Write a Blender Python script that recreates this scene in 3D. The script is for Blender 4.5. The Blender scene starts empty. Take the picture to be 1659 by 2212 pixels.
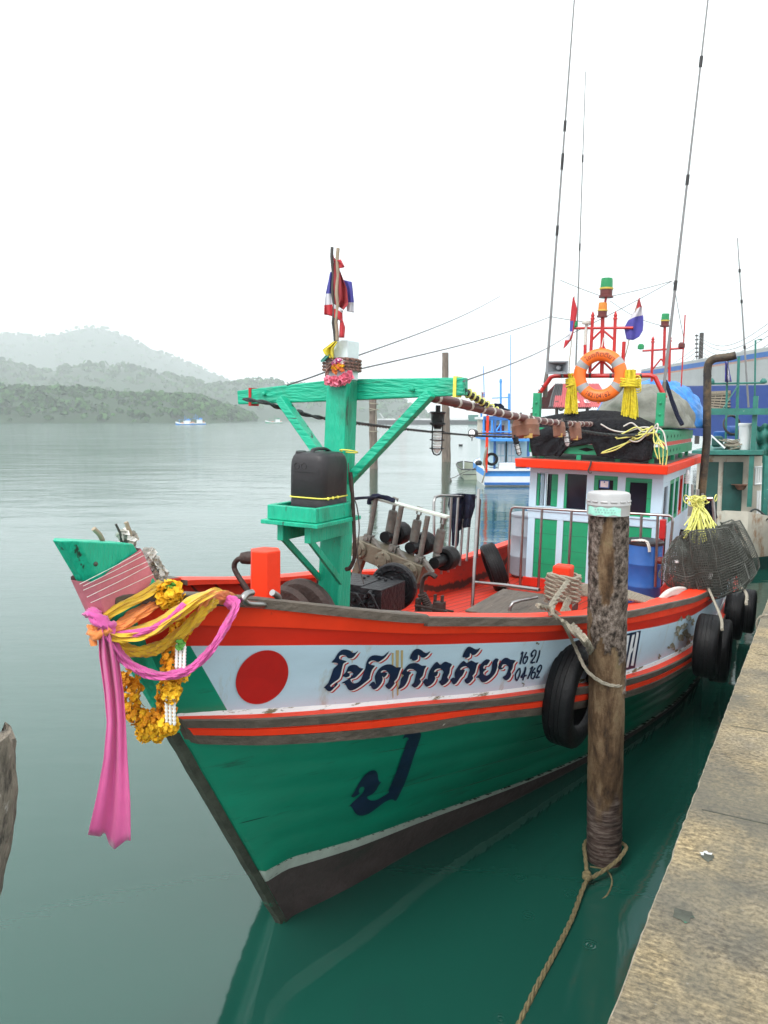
import bpy, bmesh, math, random
from mathutils import Vector, Matrix, noise
from mathutils.bvhtree import BVHTree
from math import sin, cos, pi, radians, sqrt
random.seed(7)
SC = bpy.context.scene
COL = SC.collection
V = Vector

# ------------------------------------------------------------------ camera
F, CX, CY, HZ, H = 1725.0, 829.5, 1106.0, 905.0, 2.8
PITCH = math.atan((CY - HZ) / F)
cam = bpy.data.cameras.new('camera')
cam.sensor_fit = 'VERTICAL'; cam.sensor_height = 36; cam.lens = F / 2212 * 36
cam.clip_start = 0.05; cam.clip_end = 20000
camo = bpy.data.objects.new('camera', cam); COL.objects.link(camo)
camo.location = (0, 0, H); camo.rotation_euler = (pi / 2 - PITCH, 0, 0)
SC.camera = camo
# ------------------------------------------------------------------ sky and sun
SUN_EL, SUN_AZ = 52, -142          # azimuth from +Y (ahead), negative = left
w = bpy.data.worlds.new('World'); SC.world = w; w.use_nodes = True
nt = w.node_tree; nt.nodes.clear()
sky = nt.nodes.new('ShaderNodeTexSky'); sky.sky_type = 'NISHITA'; sky.sun_disc = False
sky.sun_elevation = radians(SUN_EL); sky.sun_rotation = radians(SUN_AZ)
sky.air_density = 1.0; sky.dust_density = 6.0; sky.ozone_density = 1.0
hsv = nt.nodes.new('ShaderNodeHueSaturation'); hsv.inputs['Saturation'].default_value = 0.12
mixw = nt.nodes.new('ShaderNodeMix'); mixw.data_type = 'RGBA'; mixw.inputs['Factor'].default_value = 0.72
mixw.inputs['B'].default_value = (10.4, 10.8, 11.0, 1)
bg = nt.nodes.new('ShaderNodeBackground'); bg.inputs['Strength'].default_value = 0.135
ow = nt.nodes.new('ShaderNodeOutputWorld')
nt.links.new(sky.outputs[0], hsv.inputs['Color']); nt.links.new(hsv.outputs[0], mixw.inputs['A'])
nt.links.new(mixw.outputs['Result'], bg.inputs['Color']); nt.links.new(bg.outputs[0], ow.inputs['Surface'])
sl = bpy.data.lights.new('sun', 'SUN'); sl.energy = 1.3; sl.angle = radians(18); sl.color = (1, .97, .92)
so = bpy.data.objects.new('sun', sl); COL.objects.link(so)
d = V((sin(radians(SUN_AZ)) * cos(radians(SUN_EL)), cos(radians(SUN_AZ)) * cos(radians(SUN_EL)), sin(radians(SUN_EL))))
so.rotation_euler = (-d).to_track_quat('-Z', 'Y').to_euler()
SC.view_settings.view_transform = 'Standard'; SC.view_settings.look = 'None'
SC.view_settings.exposure = 0.6; SC.view_settings.gamma = 1
SC.cycles.max_bounces = 8; SC.cycles.volume_bounces = 3

# ------------------------------------------------------------------ frames
# pixel helpers work in a 1659 x 2212 reading of the photograph and give points at their true distance
CAM = V((0, 0, H))
def ray(x, y):
    a = (x - CX) / F; b = (CY - y) / F
    return V((a, cos(PITCH) + b * sin(PITCH), -sin(PITCH) + b * cos(PITCH)))
def wz(x, y, z=0.0):
    r = ray(x, y); return CAM + r * ((z - H) / r.z)
def wY(x, y, Y):
    r = ray(x, y); return CAM + r * (Y / r.y)
TH, HEEL = radians(27.5), radians(1.4)
O = wz(602, 1993)
ES = V((sin(TH), cos(TH), 0)); ET0 = V((cos(TH), -sin(TH), 0)); Z = V((0, 0, 1))
ET = ET0 * cos(HEEL) - Z * sin(HEEL); EZ = Z * cos(HEEL) + ET0 * sin(HEEL)
def frame(o, a, b, c):
    return Matrix(((a.x, b.x, c.x, o.x), (a.y, b.y, c.y, o.y), (a.z, b.z, c.z, o.z), (0, 0, 0, 1)))
BM = frame(O, ES, ET, EZ); BI = BM.inverted()      # the main boat: s aft from the stem, t towards the pier, z up
def B(s, t, z): return BM @ V((s, t, z))
def _bp(x, y, ax, val):
    c = BI @ CAM; dd = BI.to_3x3() @ ray(x, y)
    return c + dd * ((val - c[ax]) / dd[ax])
def bs(x, y, s): return _bp(x, y, 0, s)
def bt(x, y, t): return _bp(x, y, 1, t)
def bz(x, y, z): return _bp(x, y, 2, z)
def proj(P):
    q = P - CAM
    zz = q.y * cos(PITCH) - q.z * sin(PITCH)
    return CX + F * q.x / zz, CY - F * (q.y * sin(PITCH) + q.z * cos(PITCH)) / zz
def on_line(A, Bp, x):
    lo, hi = 0.0, 1.0
    up = proj(BM @ Bp)[0] > proj(BM @ A)[0]
    for _ in range(40):
        m = (lo + hi) / 2
        if (proj(BM @ A.lerp(Bp, m))[0] < x) == up: lo = m
        else: hi = m
    return A.lerp(Bp, lo)
def interp(x, xs, ys):
    if x <= xs[0]: return ys[0]
    for i in range(1, len(xs)):
        if x <= xs[i]:
            k = (x - xs[i-1]) / (xs[i] - xs[i-1]); return ys[i-1] + (ys[i] - ys[i-1]) * k
    return ys[-1]
def cr(pts, n=8, closed=False):
    pts = [V(p) for p in pts]; out = []
    N = len(pts); seg = N if closed else N - 1
    for i in range(seg):
        p1 = pts[i]; p2 = pts[(i+1) % N]
        p0 = pts[i-1] if (i > 0 or closed) else p1 * 2 - p2
        p3 = pts[(i+2) % N] if (i + 2 < N or closed) else p2 * 2 - p1
        for k in range(n):
            t = k / n
            out.append(0.5 * ((2*p1) + (p2-p0)*t + (2*p0-5*p1+4*p2-p3)*t*t + (3*p1-p0-3*p2+p3)*t**3))
    if not closed: out.append(pts[-1])
    return out

# ------------------------------------------------------------------ materials
MATS = {}
def lin(r, g, b):
    f = lambda c: (c/255/12.92) if c/255 < .04045 else ((c/255+.055)/1.055)**2.4
    return (f(r), f(g), f(b))
def mat(name, col, rough=.55, metal=0., var=.18, vs=6., stretch=(1, 1, 1), bump=0., bs_=40., wear=None, wear2=None, spec=.5,
        alpha=None, trans=0., emit=None, coat=0., sheen=0., hue=None, planks=None, transl=0.):
    m = bpy.data.materials.new(name); m.use_nodes = True
    t = m.node_tree; N = t.nodes; L = t.links
    p = N['Principled BSDF']
    p.inputs['Roughness'].default_value = rough; p.inputs['Metallic'].default_value = metal
    p.inputs['Specular IOR Level'].default_value = spec
    p.inputs['Coat Weight'].default_value = coat; p.inputs['Sheen Weight'].default_value = sheen
    tc = N.new('ShaderNodeTexCoord'); mp = N.new('ShaderNodeMapping'); mp.inputs['Scale'].default_value = stretch
    L.new(tc.outputs['Object'], mp.inputs['Vector'])
    n1 = N.new('ShaderNodeTexNoise'); n1.inputs['Scale'].default_value = vs; n1.inputs['Detail'].default_value = 6
    n1.inputs['Roughness'].default_value = .65
    L.new(mp.outputs[0], n1.inputs['Vector'])
    r = N.new('ShaderNodeValToRGB')
    r.color_ramp.elements[0].position = .3; r.color_ramp.elements[1].position = .7
    c2 = hue or col
    r.color_ramp.elements[0].color = tuple(min(1, c*(1-var)) for c in col) + (1,)
    r.color_ramp.elements[1].color = tuple(min(1, c*(1+var)) for c in c2) + (1,)
    L.new(n1.outputs['Fac'], r.inputs[0]); last = r.outputs[0]
    for k, wr in enumerate((wear, wear2)):
        if not wr: continue
        wc, thr, wsc, wst = wr[:4]; soft = wr[4] if len(wr) > 4 else .05
        mp2 = N.new('ShaderNodeMapping'); mp2.inputs['Scale'].default_value = wst; mp2.inputs['Location'].default_value = (3.1*k+1.7, 5.3, 2.9*k)
        L.new(tc.outputs['Object'], mp2.inputs['Vector'])
        n2 = N.new('ShaderNodeTexNoise'); n2.inputs['Scale'].default_value = wsc; n2.inputs['Detail'].default_value = 9; n2.inputs['Roughness'].default_value = .7
        L.new(mp2.outputs[0], n2.inputs['Vector'])
        mr = N.new('ShaderNodeMapRange'); mr.inputs['From Min'].default_value = thr; mr.inputs['From Max'].default_value = thr + soft
        L.new(n2.outputs['Fac'], mr.inputs['Value'])
        mx = N.new('ShaderNodeMix'); mx.data_type = 'RGBA'; mx.inputs['B'].default_value = tuple(wc) + (1,)
        L.new(mr.outputs[0], mx.inputs['Factor']); L.new(last, mx.inputs['A']); last = mx.outputs['Result']
    if planks:
        ax, per, dark, wid = planks
        wv = N.new('ShaderNodeTexWave'); wv.wave_type = 'BANDS'; wv.bands_direction = ax; wv.inputs['Scale'].default_value = .31416/per
        wv.inputs['Distortion'].default_value = .5; wv.inputs['Detail'].default_value = 3; wv.inputs['Detail Scale'].default_value = 3
        L.new(tc.outputs['Object'], wv.inputs['Vector'])
        mr = N.new('ShaderNodeMapRange'); mr.inputs['From Min'].default_value = wid; mr.inputs['From Max'].default_value = wid*.3; L.new(wv.outputs['Fac'], mr.inputs['Value'])
        mx = N.new('ShaderNodeMix'); mx.data_type = 'RGBA'; mx.inputs['B'].default_value = tuple(dark) + (1,)
        L.new(mr.outputs[0], mx.inputs['Factor']); L.new(last, mx.inputs['A']); last = mx.outputs['Result']
    L.new(last, p.inputs['Base Color'])
    hsrc = None
    if bump:
        n3 = N.new('ShaderNodeTexNoise'); n3.inputs['Scale'].default_value = bs_; n3.inputs['Detail'].default_value = 8
        L.new(mp.outputs[0], n3.inputs['Vector'])
        b = N.new('ShaderNodeBump'); b.inputs['Strength'].default_value = min(1, bump); b.inputs['Distance'].default_value = .02*max(1, bump)
        L.new(n3.outputs['Fac'], b.inputs['Height']); L.new(b.outputs[0], p.inputs['Normal'])
    if trans: p.inputs['Transmission Weight'].default_value = trans
    if emit:
        p.inputs['Emission Color'].default_value = tuple(emit[0]) + (1,); p.inputs['Emission Strength'].default_value = emit[1]
    if transl:
        tb = N.new('ShaderNodeBsdfTranslucent'); L.new(last, tb.inputs['Color']); ms = N.new('ShaderNodeMixShader'); ms.inputs[0].default_value = transl
        L.new(p.outputs[0], ms.inputs[1]); L.new(tb.outputs[0], ms.inputs[2]); L.new(ms.outputs[0], N['Material Output'].inputs['Surface'])
    MATS[name] = m
    return m
DIRT = (.10, .085, .05); RUST = (.16, .07, .025)
mat('hull_green', (.004, .25, .145), .32, var=.13, vs=2.2, stretch=(.5, 1, 2.5), bump=.25, bs_=2.5, wear=((.012, .075, .045), .60, 4, (.25, 1, 4), .14), wear2=((.30, .33, .27), .80, 30, (.4, 1, 2), .02), coat=.25)
mat('mast_green', (.004, .40, .24), .42, var=.16, vs=5, stretch=(3, 3, .6), bump=.5, bs_=25, wear=((.02, .05, .03), .60, 6, (2.5, 2.5, .4), .03), wear2=((.02, .20, .12), .54, 3, (1, 1, .5), .15))
mat('beam_green', (.004, .40, .24), .45, var=.14, vs=5, stretch=(3, .6, 3), bump=.7, bs_=20, wear=((.015, .035, .025), .585, 4, (3, .25, 6), .025), wear2=((.02, .22, .13), .55, 3, (1, .6, 1), .15))
mat('fence_green', (.006, .26, .12), .5, var=.15, vs=5, bump=.2, bs_=25, wear=((.06, .08, .05), .70, 14, (1, 1, 1), .05))
mat('panel_green', (.004, .29, .13), .4, planks=('Z', .21, (.01, .20, .10), .012), var=.08, vs=4, bump=.15, bs_=8, stretch=(1, 1, 2.5))
mat('dark_green', (.012, .075, .065), .5, var=.25, vs=4, wear=((.06, .07, .06), .7, 12, (1, 1, .4), .05))
mat('old_green', (.02, .16, .13), .5, var=.25, vs=5, bump=.3, wear=((.3, .34, .3), .66, 10, (1, 1, 1), .04))
mat('red_paint', (.60, .022, .008), .38, var=.12, vs=3, stretch=(.5, 1, 2), bump=.2, bs_=6, wear=((.10, .02, .012), .68, 6, (.4, 1, 2.5), .10), coat=.2)
mat('red_bright', (.78, .042, .010), .5, spec=.3, var=.10, vs=4, bump=.2, bs_=10, wear=((.22, .03, .015), .66, 9, (1, 1, 1), .08))
mat('red_deck', (.46, .024, .008), .6, spec=.15, planks=('Y', .13, (.06, .015, .01), .05), var=.16, vs=3, stretch=(.3, 3, 1), bump=.4, bs_=9, wear=((.13, .022, .014), .58, 4, (.3, 2.2, 1), .14), wear2=((.08, .03, .02), .64, 16, (.3, 3, 1), .05))
mat('frame_red', (.45, .012, .012), .4, var=.15, vs=8, wear=((.05, .02, .02), .63, 25, (1, 1, 1), .03))
mat('white_band', (.50, .66, .77), .42, var=.06, vs=3, stretch=(.5, 1, 2), bump=.15, bs_=5, wear=((.36, .30, .17), .58, 2.4, (2.4, 2.4, .16), .22), wear2=((.20, .18, .12), .69, 8, (.5, 1, 1.6), .03))
mat('ledge_white', (.66, .70, .70), .5, var=.06, vs=5, wear=((.13, .11, .05), .55, 9, (.5, 1, 3), .06), wear2=((.10, .10, .06), .62, 30, (.6, 1, 2), .04))
mat('moss', (.20, .19, .13), .85, var=.5, vs=20, wear=((.45, .47, .44), .58, 22, (1, 1, 1), .04))
mat('streak', (.46, .36, .17), .6, var=.2, vs=9)
mat('white_paint', (.48, .66, .78), .45, var=.05, vs=4, bump=.12, bs_=10, wear=((.38, .24, .12), .70, 3, (2, 2, .3), .2), wear2=((.2, .15, .1), .78, 20, (1, 1, .5), .03))
mat('mast_white', (.66, .76, .78), .5, var=.06, vs=8, bump=.2)
mat('weathered', (.090, .072, .056), .6, var=.35, vs=7, stretch=(.35, 2, 2), bump=.5, bs_=18, wear=((.45, .43, .40), .66, 16, (.4, 1, 1), .04), wear2=((.06, .045, .03), .60, 6, (.5, 1, 1), .1))
mat('stem_worn', (.05, .055, .04), .7, var=.5, vs=9, bump=.6, bs_=25, wear=((.006, .16, .09), .60, 5, (1, 1, 1), .03))
mat('antifoul', (.062, .046, .044), .7, var=.3, vs=5, stretch=(.6, 1, 1), bump=.5, bs_=30, wear=((.20, .17, .15), .70, 45, (.5, 1, 1), .04), wear2=((.028, .035, .028), .55, 3, (.4, 1, 2), .15))
mat('boot_white', (.50, .56, .50), .6, var=.15, vs=8, wear=((.07, .09, .06), .60, 22, (.35, 1, 1.6), .06))
mat('steel', (.33, .325, .32), .30, 1., var=.15, vs=12, wear=((.22, .15, .10), .66, 14, (1, 1, 1), .1))
mat('grey_metal', (.14, .132, .118), .5, .3, var=.35, vs=14, bump=.4, bs_=40, wear=((.20, .11, .06), .60, 18, (1, 1, 1), .08), wear2=((.02, .018, .016), .60, 9, (1, 1, 1), .08))
mat('tan_metal', (.135, .118, .085), .5, .3, var=.22, vs=9, bump=.3, bs_=30, wear=((.075, .045, .028), .60, 10, (1, 1, 1), .1), wear2=((.02, .018, .014), .66, 6, (1, 1, 1), .06))
mat('black_iron', (.009, .0095, .012), .42, .2, spec=.4, var=.4, vs=14, bump=.6, bs_=35, wear=((.09, .10, .12), .66, 30, (1, 1, 1), .06))
mat('rust_iron', (.042, .025, .021), .65, .2, var=.35, vs=16, bump=.5, bs_=40)
mat('rubber', (.0045, .005, .006), .5, spec=.22, var=.3, vs=10, bump=.25, bs_=50, wear=((.03, .03, .03), .68, 8, (1, 1, 1), .12))
mat('black_plastic', (.026, .025, .028), .45, spec=.35, var=.25, vs=5, bump=.2, bs_=18, wear=((.12, .115, .11), .66, 35, (1, 1, .6), .05))
mat('black_net', (.012, .013, .016), .85, spec=.2, var=.7, vs=24, bump=.9, bs_=70)
mat('glass_dark', (.008, .011, .020), .12, var=.3, vs=2, spec=.3)
mat('dark_inside', (.010, .010, .012), .9, spec=.1)
mat('rope_grey', (.30, .27, .21), .85, var=.3, vs=60, bump=.6, bs_=150)
mat('rope_dark', (.035, .045, .045), .8, var=.4, vs=60, bump=.5, bs_=150)
mat('rope_brown', (.17, .135, .065), .85, var=.35, vs=50, bump=.6, bs_=150)
mat('rope_white', (.55, .54, .50), .8, var=.2, vs=60)
mat('rope_yellow', (.72, .66, .10), .65, var=.2, vs=40)
mat('cord_lime', (.62, .62, .17), .6, var=.2, vs=30)
mat('net_yellow', (.80, .68, .03), .6, var=.25, vs=30, sheen=.2, transl=.3)
mat('pink_cloth', (.74, .13, .38), .75, var=.13, vs=10, bump=.3, bs_=30, sheen=.4, stretch=(1, 1, .4), transl=.3)
mat('magenta_cloth', (.72, .12, .42), .75, var=.15, vs=14, bump=.3, bs_=40, sheen=.4, transl=.3)
mat('faded_pink', (.52, .16, .20), .85, var=.14, vs=5, bump=.35, bs_=16, wear=((.55, .33, .36), .66, 6, (1, 1, 1), .1))
mat('yellow_cloth', (.78, .52, .030), .75, var=.18, vs=10, bump=.3, bs_=40, sheen=.3, transl=.3)
mat('orange_cloth', (.95, .32, .08), .75, var=.15, vs=10, bump=.3, bs_=40, sheen=.3, transl=.3)
mat('marigold', (.82, .27, .006), .75, var=.3, vs=20, hue=(.86, .38, .01), bump=.4, bs_=150)
mat('marigold_yellow', (.84, .48, .012), .75, var=.2, vs=20, bump=.4, bs_=150)
mat('jasmine', (.80, .80, .76), .6, var=.05)
mat('leaf_green', (.08, .30, .04), .6)
mat('orange_buoy', (.86, .17, .020), .45, var=.07, vs=5, bump=.1)
mat('reflective', (.30, .32, .33), .4, var=.1)
mat('ink_navy', (.006, .018, .055), .4, var=.35, vs=9)
mat('ink_red', (.50, .020, .025), .45, var=.2, vs=9)
mat('ink_white', (.70, .72, .70), .5, var=.08, vs=9)
mat('ink_brown', (.10, .02, .015), .5)
mat('disc_red', (.48, .012, .010), .35, var=.12, vs=6, wear=((.30, .06, .05), .68, 5, (4, 4, .8), .1))
mat('blue_plastic', (.014, .095, .34), .42, var=.15, vs=4, bump=.15, bs_=10, wear=((.015, .03, .07), .68, 5, (1, 1, 2), .12))
mat('grey_plastic', (.24, .27, .31), .45, var=.1, vs=4)
mat('pvc', (.38, .385, .39), .35, var=.06, vs=6, wear=((.33, .31, .28), .66, 9, (1, 1, .6), .1))
mat('sticker', (.33, .70, .58), .4, var=.15, vs=30, wear=((.56, .58, .60), .62, 22, (1, 1, 1), .03))
mat('sticker_ink', (.22, .30, .32), .5)
mat('flag_red', (.60, .035, .05), .8, var=.12, vs=9, sheen=.2, transl=.3)
mat('flag_white', (.72, .72, .76), .8, var=.05, vs=9, transl=.3)
mat('flag_blue', (.10, .095, .42), .8, var=.12, vs=9, transl=.3)
mat('flag_old', (.36, .045, .055), .8, var=.2, vs=9, transl=.3)
mat('bamboo', (.30, .24, .17), .7, var=.3, vs=14)
mat('cord_mix', (.05, .16, .18), .8, var=.9, vs=70, hue=(.20, .10, .08), wear=((.35, .34, .28), .60, 90, (1, 1, 1), .03))
mat('dark_pole', (.05, .045, .042), .6, var=.3, vs=14)
mat('antenna_white', (.20, .205, .21), .45, var=.08, vs=8)
mat('black_tape', (.02, .02, .022), .5)
mat('beacon_green', (.006, .32, .10), .15, var=.15, vs=20, trans=.35)
mat('beacon_amber', (.90, .30, .02), .15, var=.15, vs=20, trans=.35)
mat('beacon_clear', (.75, .75, .72), .2, trans=.3)
mat('maroon', (.11, .018, .016), .4, var=.15)
mat('gold_band', (.55, .40, .06), .4)
mat('horn_grey', (.20, .22, .24), .5, var=.1)
mat('boom_brown', (.10, .030, .030), .5, var=.25, vs=10, wear=((.26, .2, .17), .66, 9, (1, 1, 1), .05))
mat('ballast_brown', (.20, .085, .050), .5, var=.25, vs=9, wear=((.30, .22, .14), .66, 14, (1, 1, 1), .06))
mat('lamp_glass', (.78, .80, .80), .2, var=.05)
mat('label_tan', (.55, .36, .10), .6, var=.2, vs=30)
mat('paper', (.74, .74, .74), .7)
mat('tarp_blue', (.04, .22, .60), .5, var=.3, vs=9, bump=1.2, bs_=12)
mat('tarp_grey', (.19, .195, .165), .6, var=.25, vs=6, bump=1.3, bs_=8)
mat('jeans', (.010, .013, .030), .9, spec=.2, var=.35, vs=9, bump=.4, bs_=50)
mat('exhaust', (.030, .026, .024), .6, .3, var=.3, vs=6, wear=((.15, .105, .055), .50, 1.2, (1, 1, 1), .12))
mat('wire', (.08, .082, .085), .6)
mat('trap_wire', (.075, .080, .070), .7, var=.4, vs=20)
def bark_mat():
    m = bpy.data.materials.new('bark'); m.use_nodes = True; t = m.node_tree; N = t.nodes; L = t.links
    p = N['Principled BSDF']; p.inputs['Roughness'].default_value = .85; p.inputs['Specular IOR Level'].default_value = .25
    tc = N.new('ShaderNodeTexCoord'); at = N.new('ShaderNodeAttribute'); at.attribute_name = 'bark'
    def noi(sc, st, det=8):
        mp = N.new('ShaderNodeMapping'); mp.inputs['Scale'].default_value = st; L.new(tc.outputs['Object'], mp.inputs['Vector'])
        n = N.new('ShaderNodeTexNoise'); n.inputs['Scale'].default_value = sc; n.inputs['Detail'].default_value = det; n.inputs['Roughness'].default_value = .7
        L.new(mp.outputs[0], n.inputs['Vector']); return n.outputs['Fac']
    def ramp(src, *st):
        r = N.new('ShaderNodeValToRGB'); e = r.color_ramp.elements
        while len(e) < len(st): e.new(.5)
        for i, (a, c) in enumerate(st): e[i].position = a; e[i].color = c + (1,)
        L.new(src, r.inputs[0]); return r.outputs[0]
    def mix(f, a, b, mode='MIX'):
        mx = N.new('ShaderNodeMix'); mx.data_type = 'RGBA'; mx.blend_type = mode
        for k, q in (('Factor', f), ('A', a), ('B', b)):
            if isinstance(q, (int, float)): mx.inputs[k].default_value = q
            else: L.new(q, mx.inputs[k])
        return mx.outputs['Result']
    bark = ramp(noi(27, (1, 1, .8)), (.38, (.012, .010, .008)), (.47, (.075, .057, .046)), (.58, (.19, .155, .132)), (.70, (.33, .30, .27)))
    wood = ramp(noi(9, (1.3, 1.3, .35)), (.34, (.026, .016, .010)), (.47, (.095, .056, .030)), (.60, (.19, .130, .075)), (.72, (.10, .105, .048)))
    low = ramp(noi(16, (.5, .5, 3.2)), (.36, (.018, .012, .012)), (.50, (.075, .050, .042)), (.64, (.17, .135, .115)))
    sp = N.new('ShaderNodeSeparateColor'); L.new(at.outputs['Color'], sp.inputs[0])
    c = mix(sp.outputs[0], wood, bark); c = mix(sp.outputs[1], c, low)
    L.new(c, p.inputs['Base Color'])
    b = N.new('ShaderNodeBump'); b.inputs['Strength'].default_value = 1; b.inputs['Distance'].default_value = .012
    L.new(noi(27, (1, 1, .8)), b.inputs['Height']); L.new(b.outputs[0], p.inputs['Normal']); MATS['bark'] = m
bark_mat()
mat('old_pile', (.17, .135, .11), .85, var=.4, vs=4, stretch=(2, 2, .4), bump=1, bs_=10)
mat('dead_wood', (.21, .18, .14), .85, var=.55, vs=11, stretch=(1.5, 1.5, .35), bump=2.2, bs_=20, wear=((.035, .030, .025), .53, 9, (1.2, 1.2, .4), .10), wear2=((.36, .34, .30), .62, 14, (1, 1, .5), .05))
mat('boat_blue', (.030, .14, .42), .5, var=.15, vs=3)
mat('light_blue', (.05, .28, .72), .5, var=.1, vs=3)
mat('pale_blue', (.42, .60, .66), .5, var=.06, vs=3)
mat('boat_white', (.72, .75, .76), .5, var=.06, vs=2, wear=((.4, .36, .3), .70, 3, (1, 1, .4), .1))
mat('rusty_white', (.55, .52, .44), .6, var=.12, vs=4, wear=((.30, .14, .05), .54, 5, (1, 1, .4), .15))
mat('olive_grey', (.33, .37, .29), .5, var=.08)
mat('tin_red', (.52, .13, .14), .6, var=.12, vs=2, wear=((.25, .18, .17), .60, 1.2, (1, 1, 1), .1))
mat('building_blue', (.012, .055, .27), .6, var=.1, vs=1)
mat('building_grey', (.40, .42, .42), .7, var=.08, vs=1)
mat('building_trim', (.52, .25, .17), .7)
mat('barge_dark', (.075, .075, .08), .7, var=.3, vs=.3)
mat('barge_light', (.52, .54, .54), .7, var=.1, vs=.3)
mat('concrete_pile', (.22, .20, .17), .85, var=.25, vs=4, bump=.5)
mat('hill_ground', (.018, .045, .015), .95, var=.35, vs=.03)
mat('foliage', (.020, .075, .016), .9, var=.6, vs=.09, hue=(.045, .110, .026), spec=.1)
# water
def water_mat():
    m = bpy.data.materials.new('water'); m.use_nodes = True; t = m.node_tree; N = t.nodes; L = t.links
    p = N['Principled BSDF']; p.inputs['Base Color'].default_value = (.0085, .063, .046, 1)
    p.inputs['Roughness'].default_value = .03; p.inputs['IOR'].default_value = 1.43; p.inputs['Specular IOR Level'].default_value = .9
    tc = N.new('ShaderNodeNewGeometry')
    def noi(sc, st, det=3, rot=0):
        mp = N.new('ShaderNodeMapping'); mp.inputs['Scale'].default_value = st; mp.inputs['Rotation'].default_value = (0, 0, rot)
        L.new(tc.outputs['Position'], mp.inputs['Vector'])
        n = N.new('ShaderNodeTexNoise'); n.inputs['Scale'].default_value = sc; n.inputs['Detail'].default_value = det; n.inputs['Roughness'].default_value = .55
        L.new(mp.outputs[0], n.inputs['Vector']); return n.outputs['Fac']
    def math_(op, a, b):
        n = N.new('ShaderNodeMath'); n.operation = op
        for i, q in enumerate((a, b)):
            if isinstance(q, (int, float)): n.inputs[i].default_value = q
            else: L.new(q, n.inputs[i])
        return n.outputs[0]
    small = noi(2.6, (.6, 1.5, 1), 4, .25); mid = noi(.55, (.5, 1.3, 1), 3, .15); patch = noi(.06, (1, 1.6, 1), 3)
    sx = N.new('ShaderNodeSeparateXYZ'); L.new(tc.outputs['Position'], sx.inputs[0])
    far = N.new('ShaderNodeMapRange'); far.inputs['From Min'].default_value = 4; far.inputs['From Max'].default_value = 16
    far.inputs['To Min'].default_value = .13; far.inputs['From Max'].default_value = 30; far.inputs['To Max'].default_value = .6; L.new(sx.outputs['Y'], far.inputs['Value'])
    pm = N.new('ShaderNodeMapRange'); pm.inputs['From Min'].default_value = .38; pm.inputs['From Max'].default_value = .62; pm.inputs['To Min'].default_value = .45
    L.new(patch, pm.inputs['Value'])
    h = math_('MULTIPLY', math_('ADD', math_('MULTIPLY', small, .024), math_('MULTIPLY', mid, .085)), math_('MULTIPLY', far.outputs[0], pm.outputs[0]))
    # rain rings near the pier
    vo = N.new('ShaderNodeTexVoronoi'); vo.inputs['Scale'].default_value = 3.4; vo.voronoi_dimensions = '2D'; vo.inputs['Randomness'].default_value = 1
    L.new(tc.outputs['Position'], vo.inputs['Vector'])
    ring = math_('SINE', math_('MULTIPLY', vo.outputs['Distance'], 95), 0)
    fall = N.new('ShaderNodeMapRange'); fall.inputs['From Min'].default_value = .02; fall.inputs['From Max'].default_value = .20; fall.inputs['To Min'].default_value = 1; fall.inputs['To Max'].default_value = 0
    L.new(vo.outputs['Distance'], fall.inputs['Value'])
    cs = N.new('ShaderNodeSeparateXYZ'); L.new(vo.outputs['Color'], cs.inputs[0])
    gate = math_('GREATER_THAN', cs.outputs['X'], .66)
    near = N.new('ShaderNodeMapRange'); near.inputs['From Min'].default_value = 4; near.inputs['From Max'].default_value = 5.5; near.inputs['To Min'].default_value = 1; near.inputs['To Max'].default_value = 0
    L.new(sx.outputs['Y'], near.inputs['Value'])
    rr = math_('MULTIPLY', math_('MULTIPLY', ring, fall.outputs[0]), math_('MULTIPLY', gate, near.outputs[0]))
    nx = N.new('ShaderNodeMapRange'); nx.inputs['From Min'].default_value = .1; nx.inputs['From Max'].default_value = .7; L.new(sx.outputs['X'], nx.inputs['Value'])
    h = math_('ADD', h, math_('MULTIPLY', math_('MULTIPLY', rr, nx.outputs[0]), .0011))
    ro = N.new('ShaderNodeMapRange'); ro.inputs['From Min'].default_value = 10; ro.inputs['From Max'].default_value = 120; ro.inputs['To Min'].default_value = .05; ro.inputs['To Max'].default_value = .12
    L.new(sx.outputs['Y'], ro.inputs['Value']); L.new(ro.outputs[0], p.inputs['Roughness'])
    b = N.new('ShaderNodeBump'); b.inputs['Strength'].default_value = 1; b.inputs['Distance'].default_value = 1
    L.new(h, b.inputs['Height']); L.new(b.outputs[0], p.inputs['Normal'])
    MATS['water'] = m
water_mat()
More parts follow.
